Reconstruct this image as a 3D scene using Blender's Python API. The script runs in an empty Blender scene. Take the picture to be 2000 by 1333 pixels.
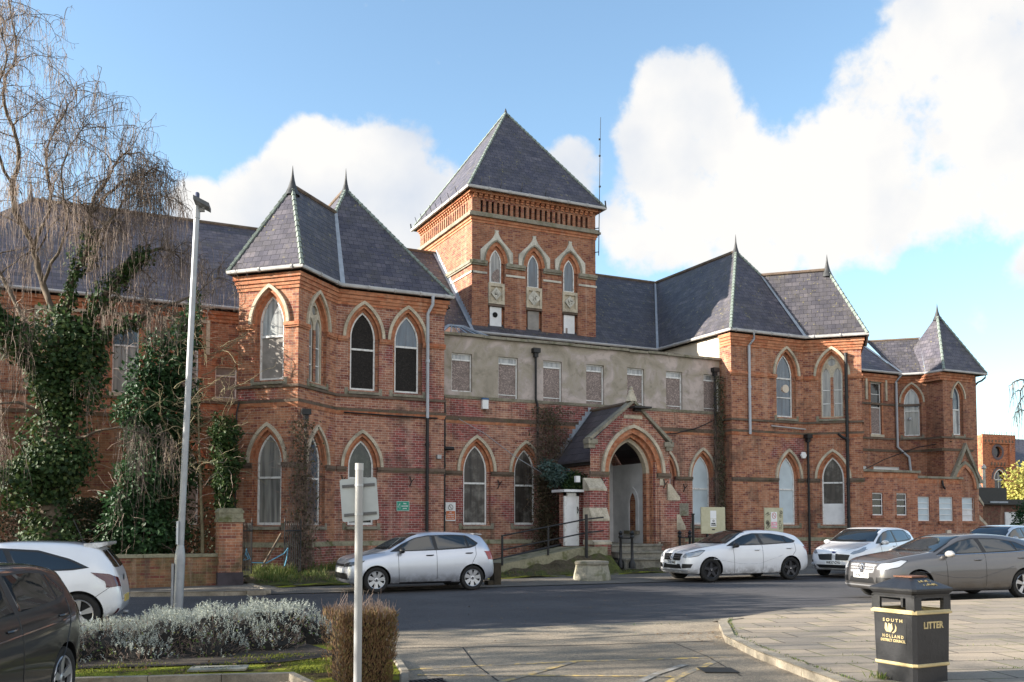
import bpy, bmesh, math, random
from math import sin, cos, pi, radians, sqrt, atan2, acos, tan
from mathutils import Vector, Matrix
from mathutils.geometry import tessellate_polygon
from mathutils.bvhtree import BVHTree
random.seed(7)
S = bpy.context.scene
COL = S.collection

# ------------------------------------------------------------------ camera
F_PX, PITCH, YAW, EYE = 1850.0, radians(3.03), radians(26.2), 1.68
cam = bpy.data.cameras.new('camera')
cam.sensor_fit = 'HORIZONTAL'; cam.sensor_width = 36.0; cam.lens = F_PX * 36 / 2000
cam.shift_x = 0.0; cam.shift_y = ((1022 - F_PX * tan(PITCH)) - 666.5) / 2000
cam.clip_start = 0.1; cam.clip_end = 6000
camo = bpy.data.objects.new('camera', cam); COL.objects.link(camo)
camo.location = (0, 0, EYE)
camo.rotation_euler = (radians(90) + PITCH, 0, -YAW)
S.camera = camo

# ------------------------------------------------------------------ light and sky
SUN_EL, SUN_K, SKY_K = radians(21.0), 5.0, 0.104
S.view_settings.view_transform = 'Standard'; S.view_settings.look = 'None'
S.view_settings.exposure = 1.56; S.view_settings.gamma = 1.0
S.view_settings.use_curve_mapping = False
to_sun = Vector((-cos(radians(17.5)) * cos(SUN_EL), sin(radians(17.5)) * cos(SUN_EL), sin(SUN_EL)))
sun = bpy.data.lights.new('sun', 'SUN'); sun.energy = SUN_K; sun.angle = radians(0.53); sun.color = (1.0, 0.93, 0.82)
suno = bpy.data.objects.new('sun', sun); COL.objects.link(suno)
suno.rotation_euler = to_sun.to_track_quat('Z', 'Y').to_euler(); suno.location = (-30, 20, 40)

W = bpy.data.worlds.new('World'); S.world = W; W.use_nodes = True
wt = W.node_tree; wt.nodes.clear()
def wn(t, **k):
    n = wt.nodes.new(t)
    for a, b in k.items(): setattr(n, a, b)
    return n
def wl(a, b): wt.links.new(a, b)
sky = wn('ShaderNodeTexSky', sky_type='NISHITA', sun_disc=False)
sky.sun_elevation = SUN_EL; sky.sun_rotation = atan2(to_sun.x, to_sun.y)
sky.air_density = 1.0; sky.dust_density = 0.6; sky.ozone_density = 1.6
bg1 = wn('ShaderNodeBackground'); bg1.inputs['Strength'].default_value = SKY_K
tint = wn('ShaderNodeMix', data_type='RGBA', blend_type='MULTIPLY'); tint.inputs[0].default_value = 1.0
wl(sky.outputs[0], tint.inputs[6]); tint.inputs[7].default_value = (1.02, 1.075, 1.03, 1); wl(tint.outputs[2], bg1.inputs['Color'])
tc = wn('ShaderNodeTexCoord')
def dirv(px, py):
    r = Vector((cos(YAW), -sin(YAW), 0)); f = Vector((sin(YAW) * cos(PITCH), cos(YAW) * cos(PITCH), sin(PITCH))); u = r.cross(f)
    return (f + r * ((px - 1000) / F_PX) - u * ((py - (1022 - F_PX * tan(PITCH))) / F_PX)).normalized()
# cumulus clouds: centre direction of each bank and its angular radius (degrees)
BANKS = [(1345, 320, 160), (1335, 190, 100), (1470, 400, 150), (1655, 370, 165), (1860, 250, 215), (1990, 290, 160), (1950, 80, 190), (1860, 120, 130),
         (1270, 430, 110), (1120, 335, 70), (1420, 460, 100), (620, 370, 125), (600, 310, 80), (730, 390, 140), (830, 420, 110), (500, 400, 90), (390, 410, 70), (760, 320, 70),
         (2350, 250, 300), (-500, 200, 330), (-1500, 500, 420)]
acc = None
BACK_FILL = [((-.3, -1, .30), 24), ((.55, -1, .34), 26), ((1.2, -.6, .3), 22), ((-1.1, -.7, .38), 20), ((.1, -1, .75), 18)]   # unseen banks behind the camera, added to brighten the shaded front walls
for (x, y, r) in BANKS + [(v, None, a_) for v, a_ in BACK_FILL]:
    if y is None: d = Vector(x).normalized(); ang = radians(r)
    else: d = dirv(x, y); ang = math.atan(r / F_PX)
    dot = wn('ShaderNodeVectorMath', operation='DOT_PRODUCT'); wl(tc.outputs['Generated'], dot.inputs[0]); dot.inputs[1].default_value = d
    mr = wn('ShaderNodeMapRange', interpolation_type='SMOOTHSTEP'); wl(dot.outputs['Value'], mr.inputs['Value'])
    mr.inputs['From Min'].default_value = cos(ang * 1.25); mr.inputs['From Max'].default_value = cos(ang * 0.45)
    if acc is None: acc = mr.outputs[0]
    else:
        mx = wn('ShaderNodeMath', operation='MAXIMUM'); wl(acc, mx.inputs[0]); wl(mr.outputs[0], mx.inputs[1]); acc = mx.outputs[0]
nz = wn('ShaderNodeTexNoise'); nz.inputs['Scale'].default_value = 11.0; nz.inputs['Detail'].default_value = 9; nz.inputs['Roughness'].default_value = 0.60
wl(tc.outputs['Generated'], nz.inputs['Vector'])
ns = wn('ShaderNodeMath', operation='MULTIPLY_ADD'); wl(nz.outputs['Fac'], ns.inputs[0]); ns.inputs[1].default_value = 2.9; ns.inputs[2].default_value = -1.47
ad = wn('ShaderNodeMath', operation='ADD'); wl(acc, ad.inputs[0]); wl(ns.outputs[0], ad.inputs[1])
dens = wn('ShaderNodeMapRange', interpolation_type='SMOOTHSTEP'); wl(ad.outputs[0], dens.inputs['Value'])
dens.inputs['From Min'].default_value = 0.26; dens.inputs['From Max'].default_value = 0.80
nz2 = wn('ShaderNodeTexNoise'); nz2.inputs['Scale'].default_value = 5.0; nz2.inputs['Detail'].default_value = 6
wl(tc.outputs['Generated'], nz2.inputs['Vector'])
cr = wn('ShaderNodeValToRGB'); wl(nz2.outputs['Fac'], cr.inputs[0])
cr.color_ramp.elements[0].position = 0.36; cr.color_ramp.elements[0].color = (0.70, 0.76, 0.86, 1)
cr.color_ramp.elements[1].position = 0.56; cr.color_ramp.elements[1].color = (1.0, 0.985, 0.96, 1)
bg2 = wn('ShaderNodeBackground'); wl(cr.outputs[0], bg2.inputs['Color'])
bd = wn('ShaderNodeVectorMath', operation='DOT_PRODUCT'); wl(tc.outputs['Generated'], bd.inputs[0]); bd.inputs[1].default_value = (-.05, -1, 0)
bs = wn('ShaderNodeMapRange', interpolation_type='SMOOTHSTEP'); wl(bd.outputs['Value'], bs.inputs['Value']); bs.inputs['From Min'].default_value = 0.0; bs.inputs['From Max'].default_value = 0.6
bs.inputs['To Min'].default_value = 0.345; bs.inputs['To Max'].default_value = 0.56; wl(bs.outputs[0], bg2.inputs['Strength'])   # clouds behind the camera are turned up as fill for the front walls
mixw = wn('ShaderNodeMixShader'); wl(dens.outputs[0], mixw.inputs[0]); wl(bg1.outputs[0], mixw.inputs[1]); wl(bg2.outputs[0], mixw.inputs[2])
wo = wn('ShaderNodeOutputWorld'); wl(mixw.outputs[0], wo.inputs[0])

def GZ(x, y): return -0.1 + .006 * min(max(x, -30), 45) + .0066 * (min(max(y, 0), 30) - 15)

# ------------------------------------------------------------------ materials
class NT:
    def __init__(s, name, rough=0.7, spec=0.4):
        s.m = bpy.data.materials.new(name); s.m.use_nodes = True; s.t = s.m.node_tree
        s.b = s.t.nodes['Principled BSDF']; s.b.inputs['Roughness'].default_value = rough
        s.b.inputs['Specular IOR Level'].default_value = spec
    def n(s, typ, **k):
        n = s.t.nodes.new(typ)
        for a, b in k.items(): setattr(n, a, b)
        return n
    def l(s, a, b): s.t.links.new(a, b)
    def uv(s): return s.n('ShaderNodeUVMap').outputs[0]
    def pos(s): return s.n('ShaderNodeNewGeometry').outputs['Position']
    def obj(s): return s.n('ShaderNodeTexCoord').outputs['Object']
    def noise(s, vec, scale, detail=4, rough=0.55, dist=0):
        n = s.n('ShaderNodeTexNoise'); n.inputs['Scale'].default_value = scale; n.inputs['Detail'].default_value = detail
        n.inputs['Roughness'].default_value = rough; n.inputs['Distortion'].default_value = dist
        if vec is not None: s.l(vec, n.inputs['Vector'])
        return n.outputs['Fac']
    def ramp(s, fac, stops):
        r = s.n('ShaderNodeValToRGB'); s.l(fac, r.inputs[0]); e = r.color_ramp.elements
        while len(e) < len(stops): e.new(0.5)
        for el, (p, c) in zip(e, stops):
            el.position = p; el.color = (*c, 1) if len(c) == 3 else c
        return r.outputs[0]
    def step(s, v, a, b):
        m = s.n('ShaderNodeMapRange', interpolation_type='SMOOTHSTEP'); s.l(v, m.inputs['Value'])
        m.inputs['From Min'].default_value = a; m.inputs['From Max'].default_value = b
        return m.outputs[0]
    def math(s, op, a, b=None):
        m = s.n('ShaderNodeMath', operation=op)
        for i, v in enumerate((a, b)):
            if v is None: continue
            if isinstance(v, (int, float)): m.inputs[i].default_value = v
            else: s.l(v, m.inputs[i])
        return m.outputs[0]
    def mix(s, fac, a, b, blend='MIX'):
        m = s.n('ShaderNodeMix', data_type='RGBA', blend_type=blend)
        for inp, v in ((m.inputs[0], fac), (m.inputs[6], a), (m.inputs[7], b)):
            if isinstance(v, (int, float)): inp.default_value = v
            elif isinstance(v, tuple): inp.default_value = (*v, 1) if len(v) == 3 else v
            else: s.l(v, inp)
        return m.outputs[2]
    def base(s, c):
        if isinstance(c, tuple): s.b.inputs['Base Color'].default_value = (*c, 1)
        else: s.l(c, s.b.inputs['Base Color'])
        return s
    def bump(s, h, strength=0.3, dist=0.02):
        b = s.n('ShaderNodeBump'); b.inputs['Strength'].default_value = strength; b.inputs['Distance'].default_value = dist
        s.l(h, b.inputs['Height']); s.l(b.outputs[0], s.b.inputs['Normal']); return s
    def sepz(s, vec):
        n = s.n('ShaderNodeSeparateXYZ'); s.l(vec, n.inputs[0]); return n.outputs[2]

def simple(name, c, rough=0.6, var=0.15, scale=3.0, metal=0.0, bump=0.0, spec=0.4):
    q = NT(name, rough, spec); q.b.inputs['Metallic'].default_value = metal
    o = q.pos(); f = q.noise(o, scale, 5)
    lo = tuple(v * (1 - var) for v in c); hi = tuple(min(1, v * (1 + var)) for v in c)
    q.base(q.ramp(f, [(0.3, lo), (0.7, hi)]))
    if bump: q.bump(q.noise(o, scale * 6, 6), bump)
    return q.m

def brick_mat(name, c1, c2, mortar, dark=(0.16, 0.045, 0.04), patch=0.60, grime=0.70, moss=True):
    q = NT(name, 0.85, 0.25); uv = q.uv(); P = q.pos()
    def bt(a, b, m, off):
        t = q.n('ShaderNodeTexBrick'); q.l(uv, t.inputs['Vector'])
        t.inputs['Color1'].default_value = (*a, 1); t.inputs['Color2'].default_value = (*b, 1); t.inputs['Mortar'].default_value = (*m, 1)
        t.inputs['Scale'].default_value = 1.0; t.inputs['Mortar Size'].default_value = 0.0052; t.inputs['Mortar Smooth'].default_value = 0.2
        t.inputs['Brick Width'].default_value = 0.225; t.inputs['Row Height'].default_value = 0.0757; t.inputs['Bias'].default_value = off
        return t
    t = bt(c1, c2, mortar, 0.0); col = t.outputs['Color']
    # random whole bricks that are darker / purple: sample cell noise on the brick grid
    wn_ = q.n('ShaderNodeTexWhiteNoise', noise_dimensions='2D')
    sx = q.n('ShaderNodeSeparateXYZ'); q.l(uv, sx.inputs[0])
    row = q.math('FLOOR', q.math('DIVIDE', sx.outputs[1], 0.0757))
    off = q.math('MULTIPLY', q.math('MODULO', row, 2.0), 0.5)
    colm = q.math('FLOOR', q.math('SUBTRACT', q.math('DIVIDE', sx.outputs[0], 0.225), off))
    cb = q.n('ShaderNodeCombineXYZ'); q.l(colm, cb.inputs[0]); q.l(row, cb.inputs[1]); q.l(cb.outputs[0], wn_.inputs[0])
    dk = q.step(wn_.outputs[0], 0.80, 0.86)
    notm = q.math('SUBTRACT', 1.0, t.outputs['Fac'])
    col = q.mix(q.math('MULTIPLY', dk, q.math('MULTIPLY', notm, 0.75)), col, dark)
    # repointed / replaced patches: purple engineering brick with pale joints
    tp = bt(dark, tuple(min(1, d * 2.0) for d in dark), (0.50, 0.45, 0.40), 0.0)
    nf = q.noise(uv, 0.33, 3)
    pm = q.step(nf, patch, patch + 0.05)
    col = q.mix(pm, col, tp.outputs['Color'])
    # large soot and weather stains, each with its own outline
    g1 = q.noise(P, 0.9, 7, 0.65)
    col = q.mix(q.math('MULTIPLY', q.step(g1, 0.50, 0.75), grime), col, (0.075, 0.055, 0.045))
    if moss:
        z = q.sepz(P); g2 = q.noise(P, 2.3, 6, 0.6)
        low = q.math('SUBTRACT', 1.0, q.step(z, 0.6, 2.0))
        mm = q.math('MULTIPLY', low, q.step(g2, 0.45, 0.62))
        col = q.mix(q.math('MULTIPLY', mm, 0.55), col, (0.085, 0.09, 0.04))
    mpv = q.n('ShaderNodeMapping'); mpv.inputs['Scale'].default_value = (2.2, 2.2, .22); q.l(P, mpv.inputs[0])
    vs_ = q.noise(mpv.outputs[0], 1.6, 6, .62)
    col = q.mix(q.math('MULTIPLY', q.step(vs_, .54, .72), grime * .9), col, (0.09, 0.07, 0.055))
    col = q.mix(q.math('MULTIPLY', q.step(vs_, .46, .30), .28), col, (0.55, 0.40, 0.30))
    tone = q.noise(uv, 5.5, 3, .6)
    col = q.mix(.55, col, q.ramp(tone, [(.33, (.60, .58, .60)), (.5, (1, 1, 1)), (.67, (1.38, 1.30, 1.20))]), 'MULTIPLY')
    fine = q.noise(P, 34, 3)
    col = q.mix(0.35, col, q.ramp(fine, [(0.3, (0.6, 0.6, 0.6)), (0.7, (1.25, 1.2, 1.2))]), 'MULTIPLY')
    q.base(col)
    h = q.math('ADD', q.math('MULTIPLY', notm, 0.6), q.math('MULTIPLY', fine, 0.3))
    q.bump(h, 0.55, 0.012)
    return q.m

BRICK = brick_mat('red_brick', (0.31, 0.118, 0.064), (0.42, 0.200, 0.116), (0.42, 0.33, 0.245))
BRICK_LOW = brick_mat('weathered_brick', (0.285, 0.118, 0.078), (0.395, 0.198, 0.133), (0.54, 0.45, 0.36), patch=0.50, grime=0.75)
BRICK_TWR = brick_mat('tower_brick', (0.25, 0.097, 0.055), (0.35, 0.160, 0.092), (0.36, 0.28, 0.21), patch=0.8, grime=0.45, moss=False)
BRICK_EXT = brick_mat('extension_brick', (0.32, 0.118, 0.066), (0.41, 0.180, 0.105), (0.40, 0.31, 0.23), patch=0.85, grime=0.35, moss=False)
BRICK_OR = brick_mat('orange_rubbed_brick', (0.42, 0.165, 0.085), (0.49, 0.225, 0.125), (0.38, 0.20, 0.12), dark=(0.36, 0.11, 0.05), patch=0.95, grime=0.35, moss=False)
BRICK_MOSS = brick_mat('mossy_wall_brick', (0.19, 0.095, 0.052), (0.25, 0.13, 0.07), (0.25, 0.20, 0.12), patch=0.9, grime=0.8)

def slate_mat(name, c1, c2, lichen=0.0, w=0.30, h=0.20):
    q = NT(name, 0.5, 0.28); uv = q.uv(); P = q.pos()
    t = q.n('ShaderNodeTexBrick'); q.l(uv, t.inputs['Vector'])
    t.inputs['Color1'].default_value = (*c1, 1); t.inputs['Color2'].default_value = (*c2, 1); t.inputs['Mortar'].default_value = (*(v * 0.25 for v in c1), 1)
    t.inputs['Scale'].default_value = 1; t.inputs['Mortar Size'].default_value = 0.007; t.inputs['Mortar Smooth'].default_value = 0.3
    t.inputs['Brick Width'].default_value = w; t.inputs['Row Height'].default_value = h
    col = t.outputs['Color']
    sx0 = q.n('ShaderNodeSeparateXYZ'); q.l(uv, sx0.inputs[0]); row0 = q.math('FLOOR', q.math('DIVIDE', sx0.outputs[1], h))
    cm0 = q.math('FLOOR', q.math('SUBTRACT', q.math('DIVIDE', sx0.outputs[0], w), q.math('MULTIPLY', q.math('MODULO', row0, 2.0), 0.5)))
    cb0 = q.n('ShaderNodeCombineXYZ'); q.l(cm0, cb0.inputs[0]); q.l(row0, cb0.inputs[1]); wn0 = q.n('ShaderNodeTexWhiteNoise', noise_dimensions='2D'); q.l(cb0.outputs[0], wn0.inputs[0])
    col = q.mix(.55, col, q.ramp(wn0.outputs[0], [(0, (.62, .62, .64)), (.5, (1, 1, 1)), (.93, (1.2, 1.18, 1.15)), (1.0, (1.9, 1.8, 1.7))]), 'MULTIPLY')
    g = q.noise(P, 1.3, 6, 0.62); col = q.mix(q.math('MULTIPLY', q.step(g, 0.45, 0.75), 0.55), col, (0.075, 0.066, 0.052))
    if lichen:
        l = q.noise(P, 9, 5, 0.7); l2 = q.noise(P, 1.1, 3)
        mk = q.math('MULTIPLY', q.step(l, 0.60, 0.66), q.step(l2, 0.55 - lichen * .2, 0.62))
        col = q.mix(q.math('MULTIPLY', mk, 0.8), col, (0.36, 0.31, 0.10))
    f = q.noise(P, 22, 4); col = q.mix(0.4, col, q.ramp(f, [(0.3, (0.7, 0.7, 0.7)), (0.7, (1.2, 1.2, 1.2))]), 'MULTIPLY')
    q.base(col)
    # each course leans up to its lower edge
    sx = q.n('ShaderNodeSeparateXYZ'); q.l(uv, sx.inputs[0])
    fr = q.math('FRACT', q.math('DIVIDE', sx.outputs[1], h))
    hh = q.math('ADD', q.math('MULTIPLY', fr, -0.7), q.math('MULTIPLY', t.outputs['Fac'], -0.6))
    hh = q.math('ADD', hh, q.math('MULTIPLY', f, 0.25))
    q.bump(hh, 0.6, 0.02)
    return q.m
SLATE = slate_mat('welsh_slate', (0.072, 0.066, 0.085), (0.108, 0.098, 0.112), 0.3)
SLATE_L = slate_mat('lichened_slate', (0.064, 0.060, 0.072), (0.096, 0.088, 0.098), 1.2)
SLATE_P = slate_mat('porch_slate', (0.065, 0.06, 0.07), (0.09, 0.082, 0.09), 0.0, 0.5, 0.3)

def stone_mat(name, c, moss=0.5):
    q = NT(name, 0.85, 0.2); P = q.pos()
    a = q.noise(P, 2.0, 7, 0.65); b = q.noise(P, 16, 5)
    col = q.ramp(a, [(0.3, tuple(v * .55 for v in c)), (0.52, c), (0.75, tuple(min(1, v * 1.2) for v in c))])
    col = q.mix(0.4, col, q.ramp(b, [(0.3, (0.65, 0.65, 0.62)), (0.7, (1.2, 1.2, 1.18))]), 'MULTIPLY')
    if moss: col = q.mix(q.math('MULTIPLY', q.step(q.noise(P, 3.1, 6), 0.52, 0.66), moss), col, (0.10, 0.105, 0.04))
    q.base(col); q.bump(b, 0.4, 0.012); return q.m
STONE = stone_mat('pale_dressed_stone', (0.50, 0.435, 0.335), 0.10)
STONE_W = stone_mat('clean_white_stone', (0.55, 0.52, 0.45), 0.05)
STONE_D = stone_mat('weathered_grey_stone', (0.26, 0.235, 0.185), 0.45)
STONE_M = stone_mat('mossy_stone', (0.27, 0.25, 0.17), 0.9)
STRING = stone_mat('sooty_string_course', (0.15, 0.11, 0.085), 0.3)

def render_mat():
    q = NT('grey_pebbledash_render', 0.92, 0.15); P = q.pos()
    a = q.noise(P, 1.15, 7, 0.6, 0.6); b = q.noise(P, 55, 3); z = q.noise(P, 3.5, 6)
    col = q.ramp(a, [(0.36, (0.29, 0.255, 0.205)), (0.47, (0.37, 0.325, 0.265)), (0.53, (0.40, 0.345, 0.31)), (0.60, (0.50, 0.425, 0.39))])
    col = q.mix(q.math('MULTIPLY', q.step(z, 0.55, 0.7), 0.35), col, (0.12, 0.11, 0.075))
    col = q.mix(0.5, col, q.ramp(b, [(0.3, (0.7, 0.7, 0.7)), (0.7, (1.2, 1.2, 1.2))]), 'MULTIPLY')
    q.base(col); q.bump(b, 0.6, 0.012); return q.m
RENDER = render_mat()
CREAM = simple('cream_painted_render', (0.60, 0.52, 0.42), 0.85, 0.12, 1.5)
def white_mat():
    q = NT('flaking_white_paint', 0.55, 0.4); P = q.pos()
    a = q.noise(P, 9, 6, 0.7)
    col = q.ramp(a, [(0.30, (0.20, 0.16, 0.12)), (0.38, (0.52, 0.50, 0.47)), (0.5, (0.72, 0.72, 0.70))])
    q.base(col); return q.m
WHITE = white_mat()
WHITEP = simple('white_plastic', (0.74, 0.74, 0.73), 0.45, 0.06, 2)
BOARD_B = simple('pale_blue_painted_board', (0.50, 0.58, 0.62), 0.6, 0.10, 2.2)
BOARD_W = simple('white_painted_board', (0.68, 0.68, 0.68), 0.55, 0.12, 3)
BOARD_G = simple('grey_weathered_board', (0.25, 0.23, 0.21), 0.8, 0.22, 4)
def osb_mat(name, c, k):
    q = NT(name, 0.75, 0.3); P = q.pos()
    v = q.n('ShaderNodeTexVoronoi'); v.inputs['Scale'].default_value = 38; q.l(P, v.inputs['Vector'])
    b = q.noise(P, 60, 3); a = q.noise(P, 3, 4)
    sp = q.n('ShaderNodeSeparateColor'); q.l(v.outputs['Color'], sp.inputs[0])
    col = q.ramp(sp.outputs[0], [(0.0, tuple(x * (1 - k) for x in c)), (0.75, c), (1.0, tuple(min(1, x * (1 + k * 1.7)) for x in c))])
    col = q.mix(0.5, col, q.ramp(a, [(0.3, (0.7, 0.7, 0.7)), (0.7, (1.2, 1.2, 1.2))]), 'MULTIPLY')
    q.base(col); q.bump(sp.outputs[0], 0.3, 0.01); return q.m
OSB = osb_mat('weathered_chipboard', (0.27, 0.215, 0.195), 0.38)
OSB_D = osb_mat('black_stained_chipboard', (0.018, 0.015, 0.013), 0.5)
def glass_mat(name, c, rough=0.06, dirt=0.25, spec=0.9):
    q = NT(name, rough, spec); P = q.pos()
    a = q.noise(P, 2.6, 6, 0.65)
    q.base(q.mix(q.math('MULTIPLY', q.step(a, 0.45, 0.7), dirt), c, (0.22, 0.21, 0.19)))
    mp = q.n('ShaderNodeMapping'); mp.inputs['Scale'].default_value = (7, 7, .5); q.l(P, mp.inputs[0]); fo = q.noise(mp.outputs[0], 1.3, 3, .5)
    src = q.b.inputs['Base Color'].links[0].from_socket
    q.base(q.mix(.75, src, q.ramp(fo, [(.36, (.40, .40, .42)), (.5, (1, 1, 1)), (.64, (1.5, 1.47, 1.4))]), 'MULTIPLY'))
    w = q.noise(P, 1.7, 2); q.bump(w, 0.06, 0.05)
    return q.m
GLASS_D = glass_mat('dark_window_glass', (0.012, 0.013, 0.016), 0.08, 0.2, 0.5)
GLASS_B = glass_mat('sky_reflecting_glass', (0.045, 0.075, 0.105), 0.12, 0.15)
GLASS_F = glass_mat('frosted_dirty_glass', (0.22, 0.22, 0.21), 0.25, 0.7)
GLASS_M = glass_mat('meshed_dusty_glass', (0.045, 0.038, 0.033), 0.30, 0.5, 0.35)
GLASS_PALE = glass_mat('pale_backed_glass', (0.30, 0.315, 0.32), 0.15, 0.45)
BLACK = simple('black_iron', (0.014, 0.014, 0.015), 0.5, 0.3, 8)
BLACKP = simple('black_plastic', (0.018, 0.018, 0.019), 0.45, 0.2, 8)
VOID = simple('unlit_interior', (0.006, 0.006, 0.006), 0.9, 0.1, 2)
PIPEW = simple('pale_grey_pipe', (0.42, 0.44, 0.47), 0.4, 0.10, 1.5)
GUTTER = simple('pale_gutter', (0.40, 0.385, 0.37), 0.45, 0.18, 3)
LEAD = simple('lead_flashing', (0.30, 0.33, 0.37), 0.55, 0.2, 4)
COPPER = simple('green_hip_tile', (0.20, 0.235, 0.205), 0.75, 0.3, 6, bump=0.3)
FINIAL = simple('dark_lead_finial', (0.045, 0.045, 0.045), 0.5, 0.3, 6)
SOFFIT = simple('dark_soffit', (0.03, 0.025, 0.022), 0.8, 0.2, 4)
CONC = stone_mat('mossy_concrete', (0.30, 0.28, 0.22), 0.6)
STEEL = simple('galvanised_steel', (0.33, 0.335, 0.34), 0.42, 0.14, 5, metal=0.35)
GREYPOST = simple('grey_powder_coat', (0.30, 0.295, 0.285), 0.4, 0.05, 2)
ALU = simple('sign_back_aluminium', (0.38, 0.405, 0.40), 0.55, 0.12, 4, metal=0.1)
YELLOWB = None
def leaf_mat(name, cols, rough=0.45, trans=0.25, spec=0.4):
    q = NT(name, rough, spec)
    g = q.n('ShaderNodeNewGeometry'); r = g.outputs['Random Per Island']
    n = len(cols)
    q.base(q.ramp(r, [(i / max(1, n - 1), c) for i, c in enumerate(cols)]))
    if trans:
        tb = q.n('ShaderNodeBsdfTranslucent'); q.l(q.b.inputs['Base Color'].links[0].from_socket, tb.inputs['Color'])
        mx = q.n('ShaderNodeMixShader'); mx.inputs[0].default_value = trans
        q.l(q.b.outputs[0], mx.inputs[1]); q.l(tb.outputs[0], mx.inputs[2])
        q.l(mx.outputs[0], q.t.nodes['Material Output'].inputs[0])
    return q.m
IVY = leaf_mat('ivy_leaf', [(0.014, 0.034, 0.010), (0.026, 0.056, 0.015), (0.042, 0.078, 0.02), (0.08, 0.105, 0.03)], 0.55, 0.25, 0.25)
LAUREL = leaf_mat('glossy_evergreen_leaf', [(0.016, 0.044, 0.016), (0.028, 0.070, 0.026), (0.045, 0.098, 0.034)], 0.52, 0.25, 0.28)
SANT = leaf_mat('silver_foliage', [(0.24, 0.265, 0.235), (0.36, 0.39, 0.35), (0.48, 0.51, 0.47), (0.32, 0.32, 0.23)], 0.8, 0.2, 0.2)
WEED = leaf_mat('weed_leaf', [(0.04, 0.08, 0.015), (0.08, 0.13, 0.025), (0.14, 0.17, 0.04), (0.22, 0.19, 0.07)], 0.6, 0.3)
YLEAF = leaf_mat('yellow_green_willow', [(0.30, 0.27, 0.06), (0.40, 0.36, 0.09), (0.26, 0.28, 0.07)], 0.7, 0.3)
BLUELEAF = leaf_mat('bluish_needle', [(0.06, 0.10, 0.09), (0.09, 0.14, 0.125), (0.045, 0.085, 0.06)], 0.6, 0.2)
BARK = simple('grey_brown_bark', (0.115, 0.088, 0.062), 0.9, 0.4, 7, bump=0.5)
TWIG = simple('bare_twig', (0.20, 0.145, 0.115), 0.85, 0.35, 2)
TWIG_P = simple('pale_bare_twig', (0.32, 0.25, 0.20), 0.85, 0.35, 2)
HEDGE = leaf_mat('clipped_hedge_twig', [(0.10, 0.055, 0.03), (0.17, 0.09, 0.045), (0.23, 0.14, 0.06), (0.13, 0.12, 0.04)], 0.8, 0.1)

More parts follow.
